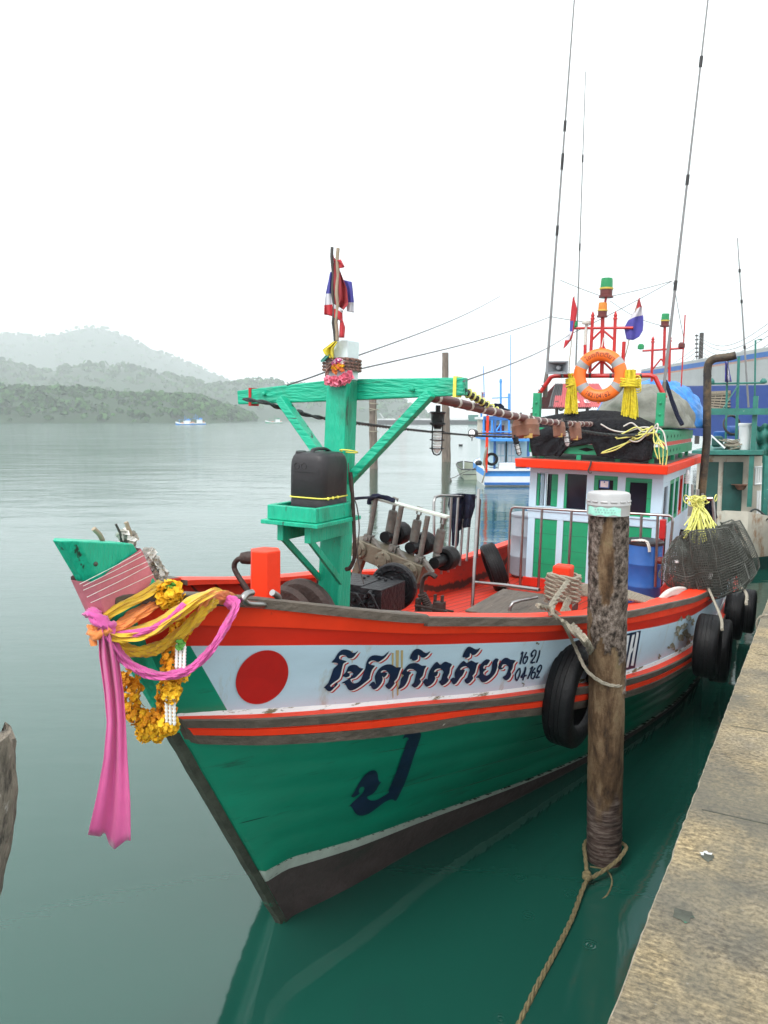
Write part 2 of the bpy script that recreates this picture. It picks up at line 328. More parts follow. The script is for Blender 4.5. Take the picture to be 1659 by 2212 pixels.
def pier_mat():
    m = bpy.data.materials.new('concrete'); m.use_nodes = True; t = m.node_tree; N = t.nodes; L = t.links
    p = N['Principled BSDF']; p.inputs['Roughness'].default_value = .8
    tc = N.new('ShaderNodeTexCoord')
    def noi(sc, st, det=6, loc=(0, 0, 0)):
        mp = N.new('ShaderNodeMapping'); mp.inputs['Scale'].default_value = st; mp.inputs['Location'].default_value = loc
        L.new(tc.outputs['Object'], mp.inputs['Vector'])
        n = N.new('ShaderNodeTexNoise'); n.inputs['Scale'].default_value = sc; n.inputs['Detail'].default_value = det; n.inputs['Roughness'].default_value = .68
        L.new(mp.outputs[0], n.inputs['Vector']); return n.outputs['Fac']
    def ramp(src, a, ca, b, cb):
        r = N.new('ShaderNodeValToRGB'); e = r.color_ramp.elements
        e[0].position = a; e[0].color = ca + (1,); e[1].position = b; e[1].color = cb + (1,)
        L.new(src, r.inputs[0]); return r.outputs[0]
    def mix(f, a, b, mode='MIX'):
        mx = N.new('ShaderNodeMix'); mx.data_type = 'RGBA'; mx.blend_type = mode
        for k, q in (('Factor', f), ('A', a), ('B', b)):
            if isinstance(q, (int, float)): mx.inputs[k].default_value = q
            elif isinstance(q, tuple): mx.inputs[k].default_value = q + (1,)
            else: L.new(q, mx.inputs[k])
        return mx.outputs['Result']
    # object axes: x across the pier, y along it
    patches = noi(1.3, (1, 1.4, 1)); base = ramp(patches, .38, (.19, .165, .120), .62, (.42, .335, .19))
    broom = noi(22, (.55, 3.0, 1), 6); bc = ramp(broom, .38, (.45, .43, .39), .60, (1.08, 1.06, 1.02))
    brm = noi(1.7, (1, 1.2, 1), 3, (4, 2, 0)); bf = ramp(brm, .36, (0, 0, 0), .58, (1, 1, 1))
    c = mix(bf, base, mix(1, base, bc, 'MULTIPLY'))
    grit = noi(55, (1, 1, 1), 6); c = mix(.85, c, ramp(grit, .38, (.30, .29, .27), .60, (1.15, 1.15, 1.15)), 'MULTIPLY')
    st = noi(.9, (1.2, 1, 1), 5, (7, 1, 0)); stf = ramp(st, .46, (0, 0, 0), .60, (.72, .72, .72)); c = mix(stf, c, (.085, .084, .068))
    lt = noi(8, (1, 2, 1), 7, (2, 9, 0)); ltf = ramp(lt, .66, (0, 0, 0), .74, (.6, .6, .6)); c = mix(ltf, c, (.42, .41, .38)); pit = noi(24, (1, 1, 1), 9, (5, 5, 0)); c = mix(ramp(pit, .62, (0, 0, 0), .70, (.7, .7, .7)), c, (.06, .055, .045))
    L.new(c, p.inputs['Base Color'])
    ad = N.new('ShaderNodeMath'); ad.operation = 'ADD'; L.new(broom, ad.inputs[0]); L.new(grit, ad.inputs[1])
    b = N.new('ShaderNodeBump'); b.inputs['Strength'].default_value = .8; b.inputs['Distance'].default_value = .006
    L.new(ad.outputs[0], b.inputs['Height']); L.new(b.outputs[0], p.inputs['Normal'])
    MATS['concrete'] = m
pier_mat()
mat('garland_pink', (.80, .22, .32), .7, var=.2, vs=30)
mat('seam', (.006, .07, .04), .7, var=.4, vs=20)
mat('weed', (.020, .040, .020), .9, var=.5, vs=40)
mat('concrete_edge', (.30, .265, .20), .85, var=.35, vs=30, bump=.8, bs_=40)

# ------------------------------------------------------------------ mesh builder
WM = {}
def wm(o): return WM.get(o.name, Matrix())
class MB:
    def __init__(s, M=None): s.vs = []; s.fs = []; s.ms = []; s.M = M or Matrix()
    def v(s, p): s.vs.append(s.M @ V(p)); return len(s.vs) - 1
    def f(s, idx, m=0): s.fs.append(tuple(idx)); s.ms.append(m)
    def poly(s, pts, m=0): s.f([s.v(p) for p in pts], m)
    def grid(s, rows, m=0, closed_u=False, closed_v=False):
        R = len(rows); C = len(rows[0]); ids = [[s.v(p) for p in r] for r in rows]
        for i in range(R if closed_v else R - 1):
            for j in range(C if closed_u else C - 1):
                mm = m(i, j) if callable(m) else m
                s.f((ids[i][j], ids[i][(j+1) % C], ids[(i+1) % R][(j+1) % C], ids[(i+1) % R][j]), mm)
        return ids
    def hexa(s, a, b, m=0):          # two quads joined
        ia = [s.v(p) for p in a]; ib = [s.v(p) for p in b]; n = len(ia)
        s.f(ia[::-1], m); s.f(ib, m)
        for i in range(n): s.f((ia[i], ia[(i+1) % n], ib[(i+1) % n], ib[i]), m)
    def box(s, c, size, m=0, R=None, taper=1.0):
        c = V(c); hx, hy, hz = [q/2 for q in size]; R = R or Matrix.Identity(3)
        a = [c + R @ V((x*hx, y*hy, -hz)) for x, y in ((-1, -1), (1, -1), (1, 1), (-1, 1))]
        b = [c + R @ V((x*hx*taper, y*hy*taper, hz)) for x, y in ((-1, -1), (1, -1), (1, 1), (-1, 1))]
        s.hexa(a, b, m)
    def beam(s, a, b, wd, ht, up=(0, 0, 1), m=0, w2=None, h2=None):
        a = V(a); b = V(b); dr = (b - a).normalized(); side = dr.cross(V(up)).normalized(); u = side.cross(dr).normalized()
        w2 = w2 or wd; h2 = h2 or ht
        q = lambda c, ww, hh: [c + side*x*ww/2 + u*y*hh/2 for x, y in ((-1, -1), (1, -1), (1, 1), (-1, 1))]
        s.hexa(q(a, wd, ht), q(b, w2, h2), m)
    def ring(s, c, dr, r, n, ref=None, rz=None, ph=0):
        dr = dr.normalized(); ref = ref or (V((0, 0, 1)) if abs(dr.z) < .9 else V((1, 0, 0)))
        a = dr.cross(ref).normalized(); b = a.cross(dr).normalized()
        return [c + a*cos(2*pi*k/n+ph)*(r(k) if callable(r) else r) + b*sin(2*pi*k/n+ph)*((r(k) if callable(r) else r)*(rz or 1)) for k in range(n)]
    def tube(s, pts, r, n=8, m=0, caps=True, closed=False, flat=None):
        pts = [V(p) for p in pts]; N = len(pts); rows = []
        ref = None
        for i, p in enumerate(pts):
            dr = pts[(i+1) % N] - pts[i-1] if closed else pts[min(i+1, N-1)] - pts[max(i-1, 0)]
            if dr.length < 1e-9: dr = V((0, 0, 1))
            dr.normalize()
            if ref is None: ref = V((0, 0, 1)) if abs(dr.z) < .9 else V((1, 0, 0))
            a = dr.cross(ref).normalized(); b = a.cross(dr).normalized(); ref = b
            rr = r[i] if isinstance(r, (list, tuple)) else (r(i/(N-1)) if callable(r) else r)
            rows.append([p + a*cos(2*pi*k/n)*rr + b*sin(2*pi*k/n)*rr*(flat or 1) for k in range(n)])
        ids = s.grid(rows, m, closed_u=True, closed_v=closed)
        if caps and not closed: s.f(ids[0][::-1], m); s.f(ids[-1], m)
    def sash(s, pts, wd, th, m=0, folds=5, tw=3.0, n=44, seg=8):
        P = cr(pts, seg); N = len(P); rows = []; ref = None
        for i, p in enumerate(P):
            dr = (P[min(i+1, N-1)] - P[max(i-1, 0)]).normalized()
            if ref is None: ref = V((0, 0, 1)) if abs(dr.z) < .9 else V((1, 0, 0))
            a = dr.cross(ref).normalized(); b = a.cross(dr).normalized(); ref = b
            u = i/(N-1); W = wd(u) if callable(wd) else wd; T = th(u) if callable(th) else th
            row = []
            for k in range(n):
                q = 2*pi*k/n; g = 1 + .26*sin(folds*q + tw*u*6) + .13*sin(11*q - tw*u*9) + .08*sin(17*q + tw*u*14) + .07*noise.noise(p*9 + V((cos(q), sin(q), 0))) + .06*noise.noise(p*14 + V((k*.2, 0, 0)))
                row.append(p + a*cos(q)*W*g*.5 + b*sin(q)*T*g*.5)
            rows.append(row)
        ids = s.grid(rows, m, closed_u=True); s.f(ids[0][::-1], m); s.f(ids[-1], m)
    def rope(s, pts, r, m=0, turns=None, seg=6, n=5, strands=3):
        P = cr(pts, seg); Ln = sum((P[i+1]-P[i]).length for i in range(len(P)-1))
        K = max(8, int(Ln/(r*1.6))); 
        Q = []; acc = [0]
        for i in range(len(P)-1): acc.append(acc[-1] + (P[i+1]-P[i]).length)
        j = 0
        for k in range(K+1):
            L_ = Ln*k/K
            while j < len(P)-2 and acc[j+1] < L_: j += 1
            Q.append(P[j].lerp(P[j+1], (L_-acc[j])/max(1e-9, acc[j+1]-acc[j])))
        ref = None; fr = []
        for i, p in enumerate(Q):
            dr = (Q[min(i+1, K)] - Q[max(i-1, 0)]).normalized()
            if ref is None: ref = V((0, 0, 1)) if abs(dr.z) < .9 else V((1, 0, 0))
            a = dr.cross(ref).normalized(); b = a.cross(dr).normalized(); ref = b; fr.append((a, b))
        for st in range(strands):
            pts2 = [Q[i] + fr[i][0]*cos(i*.75+st*2*pi/strands)*r*.5 + fr[i][1]*sin(i*.75+st*2*pi/strands)*r*.5 for i in range(K+1)]
            s.tube(pts2, r*.56, n, m)
    def lathe(s, c, ax, prof, n=20, m=0, ref=None, caps=True):
        c = V(c); ax = V(ax).normalized()
        rows = [s.ring(c + ax*h, ax, max(r, 1e-4), n, ref) for r, h in prof]
        ids = s.grid(rows, m, closed_u=True)
        if caps: s.f(ids[0][::-1], m if not callable(m) else m(0, 0)); s.f(ids[-1], m if not callable(m) else m(len(prof)-2, 0))
    def torus(s, c, ax, R, r, n=40, k=12, m=0, rz=1.0, mf=None):
        c = V(c); ax = V(ax).normalized(); ref = V((0, 0, 1)) if abs(ax.z) < .9 else V((1, 0, 0))
        a = ax.cross(ref).normalized(); b = a.cross(ax)
        rows = []
        for i in range(n):
            q = 2*pi*i/n; e = a*cos(q) + b*sin(q)
            rows.append([c + e*(R + r*cos(2*pi*j/k)) + ax*r*rz*sin(2*pi*j/k) for j in range(k)])
        s.grid(rows, (lambda i, j: mf(i)) if mf else m, closed_u=True, closed_v=True)
    def blob(s, c, r, m=0, n=8, k=5, sq=1.0, jit=0.):
        c = V(c); rows = []
        for i in range(k+1):
            th = pi*i/k
            rows.append([c + V((sin(th)*cos(2*pi*j/n), sin(th)*sin(2*pi*j/n), cos(th)*sq))*r*(1+jit*(random.random()-.5)) for j in range(n)])
        s.grid(rows, m, closed_u=True)
    def build(s, name, mats, parent=None, smooth=None, bevel=0., solid=0., wire=0., weld=False, recalc=True, base=True):
        mats = [mats] if isinstance(mats, str) else mats
        vs = s.vs
        mn = V([min(v[i] for v in vs) for i in range(3)]); mx = V([max(v[i] for v in vs) for i in range(3)])
        c = (mn+mx)/2
        if parent is None and base: c.z = mn.z
        rot = wm(parent).to_3x3().to_4x4() if parent else (s.M.to_3x3().to_4x4() if s.M is not None else Matrix())
        W = Matrix.Translation(c) @ rot; Wi = W.inverted()
        me = bpy.data.meshes.new(name); me.from_pydata([Wi @ v for v in vs], [], s.fs)
        me.polygons.foreach_set('material_index', s.ms)
        for mname in mats: me.materials.append(MATS[mname])
        if recalc or weld:
            bm = bmesh.new(); bm.from_mesh(me)
            if weld: bmesh.ops.remove_doubles(bm, verts=bm.verts, dist=.0004)
            if recalc: bmesh.ops.recalc_face_normals(bm, faces=bm.faces)
            bm.to_mesh(me); bm.free()
        if smooth is not None:
            me.polygons.foreach_set('use_smooth', [True]*len(me.polygons)); me.set_sharp_from_angle(angle=radians(smooth))
        o = bpy.data.objects.new(name, me); COL.objects.link(o)
        if parent:
            o.parent = parent; o.matrix_basis = wm(parent).inverted() @ W
        else: o.matrix_basis = W
        WM[o.name] = W
        if wire:
            md = o.modifiers.new('wire', 'WIREFRAME'); md.thickness = wire; md.use_replace = True; md.use_even_offset = False; md.use_relative_offset = False
        if solid:
            md = o.modifiers.new('solid', 'SOLIDIFY'); md.thickness = solid; md.offset = 0
        if bevel:
            md = o.modifiers.new('bevel', 'BEVEL'); md.width = bevel; md.segments = 2; md.limit_method = 'ANGLE'; md.angle_limit = radians(40)
        return o
def tag(o, label=None, cat=None, group=None, kind=None):
    if label: o['label'] = label
    if cat: o['category'] = cat
    if group: o['group'] = group
    if kind: o['kind'] = kind
    return o
def thing(name, label, cat, loc, M=None, group=None):
    o = bpy.data.objects.new(name, None); COL.objects.link(o); o.empty_display_size = .1
    W = Matrix.Translation(V(loc)) @ (M.to_3x3().to_4x4() if M else Matrix()); o.matrix_basis = W; WM[o.name] = W
    return tag(o, label, cat, group)

# text as flat mesh (built-in font with its Thai fallback)
def text_polys(txt, size=1.0):
    cu = bpy.data.curves.new('tmp', 'FONT'); cu.body = txt; cu.size = size; cu.resolution_u = 3
    o = bpy.data.objects.new('tmp', cu); COL.objects.link(o)
    dg = bpy.context.evaluated_depsgraph_get(); dg.update()
    me = bpy.data.meshes.new_from_object(o.evaluated_get(dg))
    vs = [v.co.copy() for v in me.vertices]; fs = [tuple(p.vertices) for p in me.polygons]
    bpy.data.objects.remove(o); bpy.data.curves.remove(cu); bpy.data.meshes.remove(me)
    return vs, fs
# ------------------------------------------------------------------ water, haze, hills
mb = MB(); mb.grid([[V((x, y, 0)) for x in (-2400, -300, -40, -8, 0, 8, 40, 300, 2400)] for y in (-60, -8, 0, 8, 30, 120, 500, 2950)])
tag(mb.build('water', 'water', recalc=False), 'calm green grey harbour water with small ripples', 'water', kind='structure')
bpy.data.objects['water'].location.z = 0
def volume():
    m = bpy.data.materials.new('haze'); m.use_nodes = True; N = m.node_tree.nodes; N.clear()
    v = N.new('ShaderNodeVolumePrincipled'); o = N.new('ShaderNodeOutputMaterial')
    v.inputs['Color'].default_value = (.94, .975, 1, 1); v.inputs['Density'].default_value = .00048; v.inputs['Anisotropy'].default_value = .2
    m.node_tree.links.new(v.outputs[0], o.inputs['Volume']); MATS['haze'] = m
volume()
mb = MB(); mb.box((0, 1480, 189), (5000, 3140, 382)); hz = mb.build('haze', 'haze', base=False)
tag(hz, 'pale drizzle haze fading the far hills', 'haze', kind='stuff')
def hill(name, label, ridge, Yr, Ys, rough, ntree, tsz, seedv):
    rnd = random.Random(seedv)
    xs = [p[0] for p in ridge]; ys = [p[1] for p in ridge]
    x0, x1 = xs[0], xs[-1]; nx = 150; ny = 26
    rows = []; surf = []
    for i in range(nx+1):
        x = x0 + (x1-x0)*i/nx; y = interp(x, xs, ys)
        top = wY(x, y, Yr); hh = max(top.z, .0)
        col = []
        for j in range(ny+1):
            v = j/ny
            Y = Ys + (Yr*1.22-Ys)*v; vr = (Yr-Ys)/(Yr*1.22-Ys)
            k = sin(min(1, v/vr)*pi/2)**.85 if v <= vr else 1-.9*((v-vr)/(1-vr))**1.5
            X = top.x*(1 if Y > Yr else (Ys/Yr*.5+.5 + (Y-Ys)/(Yr-Ys)*(1-(Ys/Yr*.5+.5))))
            zz = hh*k + noise.noise(V((X, Y, seedv))*(.018*600/Yr))*rough*min(1, 3*k)*min(1, hh/12) - 1.0*(1-k)
            col.append(V((X, Y, zz)))
        rows.append(col); surf.append(col)
    mb = MB(); mb.grid(rows)
    o = mb.build(name, 'hill_ground', smooth=60); tag(o, label, 'hill', kind='structure')
    mb = MB()
    for _ in range(ntree):
        i = rnd.random()*nx; v = rnd.random()
        jv = (rnd.random()**.8)*.86 if rnd.random() < .72 else .80 + rnd.random()*.06
        j = jv*ny; a = int(i); b_ = int(j); fi = i-a; fj = j-b_
        a1 = min(a+1, nx); b1 = min(b_+1, ny)
        p = rows[a][b_].lerp(rows[a1][b_], fi).lerp(rows[a][b1].lerp(rows[a1][b1], fi), fj)
        if p.z < .3: continue
        s = tsz*(.6+.9*rnd.random()); 
        if rnd.random() < .06: s *= 1.35
        n = 9
        for q in range(n):
            e = V((rnd.gauss(0, 1), rnd.gauss(0, 1), rnd.gauss(.2, .8))); e.normalize()
            c = p + V((e.x*s*.8, e.y*s*.8, s*.75+e.z*s*.6)); 
            nrm = (e + V((rnd.gauss(0, .5), rnd.gauss(0, .5), .3))).normalized(); t1 = nrm.orthogonal().normalized(); t2 = nrm.cross(t1)
            r = s*(.42+.35*rnd.random()); k0 = rnd.random()*6
            mb.poly([c + (t1*cos(k0+2*pi*m/5) + t2*sin(k0+2*pi*m/5))*r*(.65+.5*rnd.random()) for m in range(5)])
    o = mb.build('forest', 'foliage', recalc=False); return o
near_r = [(-420, 838), (-200, 846), (0, 842), (60, 842), (120, 845), (180, 844), (292, 851), (387, 860), (430, 868), (456, 877), (485, 889), (501, 900), (512, 911), (530, 914)]
mid_r = [(-420, 800), (-200, 770), (0, 780), (59, 796), (100, 806), (160, 797), (205, 791), (282, 791), (342, 807), (387, 819), (456, 835), (492, 830), (524, 823), (592, 825), (640, 832), (720, 842), (780, 852), (832, 862), (879, 872), (908, 887), (921, 899), (940, 911)]
far_r = [(-420, 760), (-200, 735), (0, 722), (91, 729), (137, 724), (170, 714), (196, 709), (228, 710), (255, 719), (292, 737), (337, 757), (410, 787), (456, 805), (492, 823), (540, 840), (640, 858), (760, 880), (840, 905)]
tag(hill('hill', 'nearest low green wooded headland on the left shore', near_r, 690, 585, 6, 3400, 2.5, 3), 'leafy woodland covering the nearest headland', 'woodland', kind='stuff')
tag(hill('hill', 'middle hazy wooded ridge behind the headland', mid_r, 1350, 1080, 7, 2600, 4.0, 5), 'woodland fading in haze on the middle ridge', 'woodland', kind='stuff')
tag(hill('hill', 'farthest pale mountain almost lost in the haze', far_r, 2450, 1980, 7, 2600, 5.0, 9), 'faint woodland on the farthest mountain', 'woodland', kind='stuff')

# ------------------------------------------------------------------ concrete pier
PO = V((.59, 1.95, 0)); PD = V((sin(radians(29.35)), cos(radians(29.35)), 0)); PR = V((PD.y, -PD.x, 0))
PM = frame(PO, PR, PD, Z)
PTOP = 1.2
pier = thing('pier', 'grooved concrete pier with stained deck along the right edge', 'pier', PM @ V((2, 20, 0)), PM)
mb = MB(PM)
ys = [-6] + [-2 + .04*i for i in range(400)] + [14 + 2*i for i in range(60)]
def chip(y): return   .004*noise.noise(V((y*3, 1, 0))) + .005*noise.noise(V((y*31, 3, 0))) + .014*max(0, noise.noise(V((y*9, 8, 0)))-.25) if -3 < y < 15 else 0
rows = []
for y in ys:
    e = chip(y)
    rows.append([V((x, y, PTOP)) for x in (e+.006, .25, .6, 1.2, 2.4, 5.0)])
mb.grid(rows)
mb.build('deck_slab', 'concrete', pier, recalc=False)
mb = MB(PM); rows = []
for y in ys:
    e = chip(y); jz = .006*noise.noise(V((y*15, 7, 0)))
    rows.append([V((e+.007, y, PTOP-.001)), V((e, y, PTOP-.008+jz)), V((e*1.3-.002, y, PTOP-.035)), V((.0, y, PTOP-.28)), V((.35, y, PTOP-.28)), V((.36, y, PTOP-.5)), V((5, y, PTOP-.5))])
mb.grid(rows); mb.build('edge_beam', 'concrete_edge', pier, recalc=False)
# construction joints: thin grooves filled with dirt
for y in (-.62, 1.38, 2.42, 3.9, 5.9, 8.0, 10.2, 12.6):
    mb = MB(PM); mb.box((2.5, y, PTOP+.001), (4.90, .0045, .0025)); mb.build('slab_joint', 'stem_worn', pier)
for (x, y, mt, rr_) in ((.115, 1.02, 'barge_light', .026), (.12, 1.0, 'stem_worn', .024), (.10, .60, 'stem_worn', .034)):
    mb = MB(PM); mb.poly([(x+rr_*cos(a)*q, y+rr_*1.2*sin(a)*q, PTOP+.0015+.0006*(mt == 'stem_worn')) for a, q in [(2*pi*i/15, .6+.7*random.random()) for i in range(15)]]); mb.build('broken_patch', mt, pier)
for k in range(11):
    for x in (.75, 3.8):
        mb = MB(PM); mb.lathe((x, 1.0+3.2*k, -1.5), (0, 0, 1), [(.19, 0), (.17, PTOP+1.0)], 14); mb.build('pile', 'concrete_pile', pier, smooth=40)
# ------------------------------------------------------------------ main fishing boat (frame: s aft, t to the pier side, z up)
boat = thing('fishing_boat', 'green white and red wooden fishing boat moored at the pier, bow towards the viewer', 'fishing boat', B(3, 0, 0), BM)
SEND = 11.6
gW = ([0, .46, 1.05, 1.94, 2.86, 3.93, 4.83, 6, 8, 10, 11.6], [0, .18, .36, .69, 1.01, 1.33, 1.52, 1.62, 1.62, 1.5, 1.25])
gL = ([-.86, -.5, 0, 1, 2, 3, 4.5, 6, 8, 10, 11.6], [0, .28, .55, .95, 1.25, 1.47, 1.64, 1.7, 1.7, 1.6, 1.4])
gR = ([-1.12, -.9, -.5, 0, .6, 1.2, 2.2, 3.2, 4.5, 6, 8, 10, 11.6], [.0, .18, .5, .8, 1.02, 1.2, 1.43, 1.58, 1.68, 1.73, 1.73, 1.64, 1.45])
zR = ([-1.15, -.74, -.44, -.08, .22, 1.17, 2.1, 2.9, 4.07, 5.5, 7, 9, 11.6], [2.08, 2.02, 1.95, 1.865, 1.81, 1.64, 1.505, 1.41, 1.25, 1.10, .99, .93, .98])
zRL = ([-1.03, -.9, -.43, .22, 1.18, 2.09, 4.17, 6, 9, 11.6], [1.87, 1.85, 1.79, 1.68, 1.51, 1.37, 1.08, .92, .80, .84])
zWT = ([-.9, -.82, .28, .54, 1.38, 2.46, 4.49, 6, 9, 11.6], [1.50, 1.49, 1.33, 1.28, 1.14, .96, .74, .66, .62, .66])
zWB = ([-.84, -.76, .29, .55, 1.39, 2.47, 4.56, 6, 9, 11.6], [1.385, 1.37, 1.19, 1.16, 1.0, .83, .63, .55, .52, .56])
zBT = ([-.25, .5, 1.4, 2.91, 5, 11.6], [.45, .345, .24, .135, .10, .12])
zBB = ([-.19, .5, 1.4, 2.91, 5, 11.6], [.355, .275, .19, .10, .07, .09])
def smooth_tab(tab):          # monotone cubic through the table
    xs, ys = tab; n = len(xs)
    dl = [(ys[i+1]-ys[i])/(xs[i+1]-xs[i]) for i in range(n-1)]
    m = [dl[0]] + [0 if dl[i-1]*dl[i] <= 0 else 2/(1/dl[i-1]+1/dl[i]) for i in range(1, n-1)] + [dl[-1]]
    X = []; Y = []
    for i in range(n-1):
        h_ = xs[i+1]-xs[i]
        for k in range(10):
            t = k/10; X.append(xs[i]+h_*t)
            Y.append((1+2*t)*(1-t)**2*ys[i] + t*(1-t)**2*h_*m[i] + t*t*(3-2*t)*ys[i+1] + t*t*(t-1)*h_*m[i+1])
    return (X+[xs[-1]], Y+[ys[-1]])
gW, gL, gR, zR, zRL, zWT, zWB, zBT, zBB = map(smooth_tab, (gW, gL, gR, zR, zRL, zWT, zWB, zBT, zBB))
def stem_s(z): return -.605*z + .035
NV = 64
VS = [(i/NV)**1.6 for i in range(NV+1)]
def far_drop(s): return .17*min(1, max(0, s/5))
def curve(g, zt, side=1, mixg=None):
    # start where the z table meets the stem
    z0 = interp(-3, *zt); 
    for _ in range(20): s0 = stem_s(z0); z0 = interp(s0, *zt)
    out = []
    for v in VS:
        s = s0 + (SEND - s0)*v
        t = interp(s, *g) if mixg is None else interp(s, *g)*(1-mixg) + interp(s, *gR)*mixg
        if v == 0: t = .0
        t = max(t, .035 + .0*v)
        z = interp(s, *zt)
        if side < 0: z -= far_drop(s)*min(1, z/1.0)
        out.append(V((s, side*t, z)))
    return out
def keelc(side):
    return [V((.35 + (SEND-.35)*v, side*max(.03, interp(.35+(SEND-.35)*v, *gW)*.72), -.55)) for v in VS]
def strip(a, b, n, bulge=0.0):
    rows = []
    for k in range(n+1):
        f_ = k/n; bb = bulge*sin(pi*f_) + (.006*abs(sin(pi*f_*5))**.6 if n == 25 else 0)
        rows.append([p.lerp(q, f_) + V((0, (1 if p.y+q.y > 0 else -1)*bb*min(1, i/12), 0)) for i, (p, q) in enumerate(zip(a, b))])
    return rows
HULLS = []
for side in (1, -1):
    wl = [V((s.x, s.y, 0)) for s in curve(gW, ([-1, 20], [0, 0]), side)]
    bb_ = curve(gW, zBB, side, .06); bt_ = curve(gW, zBT, side, .10)
    wb = curve(gL, zWB, side); wt = curve(gL, zWT, side, .12); rl = curve(gL, zRL, side, .78); rr = curve(gR, zR, side)
    for nm, a, b, n, mt, bl in (('antifouling', keelc(side), wl, 3, 'antifoul', 0), ('antifouling', wl, bb_, 3, 'antifoul', .0), ('boot_stripe', bb_, bt_, 2, 'boot_white', 0),
                                ('hull_planking', bt_, wb, 25, 'hull_green', -.035), ('bulwark', rl, rr, 4, 'red_paint', 0)):
        mb = MB(BM); mb.grid(strip(a, b, n, bl)); HULLS.append(mb.build(nm, mt, boat, smooth=50))
    mb = MB(BM); mb.grid(strip(wb, wt, 2)); HULLS.append(mb.build('wale_backing', 'weathered', boat, smooth=50))
    nb = next(i for i, v in enumerate(VS) if v > .0150)
    mb = MB(BM); mb.grid([r[nb:] for r in strip(wt, rl, 5)]); HULLS.append(mb.build('name_band', 'white_band', boat, smooth=50))
    mb = MB(BM); mb.grid([r[:nb+1] for r in strip(wt, rl, 5)]); HULLS.append(mb.build('bow_band', 'hull_green', boat, smooth=50))
    # proud seams of the planking
    # rubbing strake: red ledge, worn cap, red face, worn lower strip
    def outset(c, dt, dz, i0=0): return [p + V((0, side*dt*min(1, .4+i/8), dz)) for i, p in enumerate(c)][i0:]
    i0 = 1
    prof = [(0, .0, .034), (0, .012, .034), (0, .020, .010), (0, .075, .004), (0, .085, -.003), (.36, .085, 0), (.37, .072, 0), (.41, .072, 0), (.42, .086, 0), (.68, .086, 0), (.69, .078, 0), (.71, .090, 0), (1, .088, -.010), (1, .0, -.012)]
    rows = [outset([p.lerp(q, f_) for p, q in zip(wt, wb)], a, b, i0) for f_, a, b in prof]
    mm = [0, 0, 1, 2, 2, 2, 3, 3, 3, 4, 4, 4, 4]
    mb = MB(BM); ids = mb.grid(rows, lambda i, j: mm[i])
    mb.f([r[0] for r in ids], 2)
    mb.build('rub_rail', ['ledge_white', 'red_bright', 'weathered', 'red_bright', 'weathered'], boat, smooth=25)
    # rail cap
    ic = next(i for i, p in enumerate(rr) if p.x > -.08)
    for (a0, a1, wi, wo, hh, up, mt) in ((1, ic+1, .10, .030, .026, .010, 'weathered'), (ic, NV+1, .15, .026, .030, -.004, 'red_paint')):
        seg = rr[a0:a1]
        def off(p, dt, dz): return p + V((0, side*dt, dz))
        kk = lambda i: min(1, (a0+i)/7)
        rows = [[off(p, -wi*kk(i), up) for i, p in enumerate(seg)], [off(p, -wi*kk(i), up+hh) for i, p in enumerate(seg)], [off(p, wo*.6, up+hh) for p in seg],
                [off(p, wo, up+hh-.006) for p in seg], [off(p, wo, up-.02) for p in seg], [off(p, 0, up-.02) for p in seg], [off(p, -.02, up) for p in seg]]
        mb = MB(BM); ids = mb.grid(rows, (lambda i, j: (1 if i in (1, 2, 3, 4) else 0)) if mt == 'weathered' else (lambda i, j: 1 if i in (2, 3, 4) else 0))
        mb.f([r[-1] for r in ids], 1); mb.f([r[0] for r in ids][::-1], 1)
        mb.build('rail_cap', ['red_bright', 'weathered'], boat, smooth=25)
    mb = MB(BM); rm = [p.lerp(q, .48) for p, q in zip(rl, rr)]
    mb.grid([[p + V((0, side*d_*min(1, i/5), 0)) for i, p in enumerate(c)][1:] for c, d_ in ((rm, -.002), (rm, .014), (rr, .014))], lambda i, j: i and 0); mb.build('sheer_strake', 'red_bright', boat, smooth=25)
    # inner bulwark
    rin = [p + V((0, -side*.06*min(1, i/6), 0)) for i, p in enumerate(rr)]
    rlo = [V((max(p.x, stem_s(interp(p.x, [-1, 0, 2, 4, 7, 12], [1.45, 1.3, 1.0, .80, .50, .46]))+.06), side*max(.01, min(abs(p.y), interp(p.x, *gL)-(.05 if side > 0 else .10))), interp(p.x, [-1, 0, 2, 4, 7, 12], [1.45, 1.3, 1.0, .80, .50, .46]) - (far_drop(p.x)*.6+.02 if side < 0 else 0))) for p in rin]
    mb = MB(BM); mb.grid(strip(rlo, rin, 2)); mb.build('bulwark_lining', 'red_deck', boat, smooth=50)
def deck_z(s): return interp(s, [-1, 0, 2, 4, 7, 12], [1.45, 1.3, 1.0, .80, .50, .46])
mb = MB(BM); rows = []
for i in range(60):
    s = -.78 + (SEND+.78)*i/59; tt = max(.02, interp(s, *gL)-.04)
    rows.append([V((s, (tt-(.03 if k < 0 else 0))*k/6, deck_z(s) + .03*(1-(k/6)**2) - (far_drop(s)*.6*(-k/6) if k < 0 else 0))) for k in range(-6, 7)])
mb.grid(rows); mb.build('deck', 'red_deck', boat, smooth=50)
# transom
mb = MB(BM); tr = [(SEND, 1.40, .98), (SEND, 1.35, .5), (SEND, 1.0, -.5), (SEND, -1.0, -.5), (SEND, -1.35, .5), (SEND, -1.40, .8)]
mb.poly(tr); mb.build('transom', 'hull_green', boat)
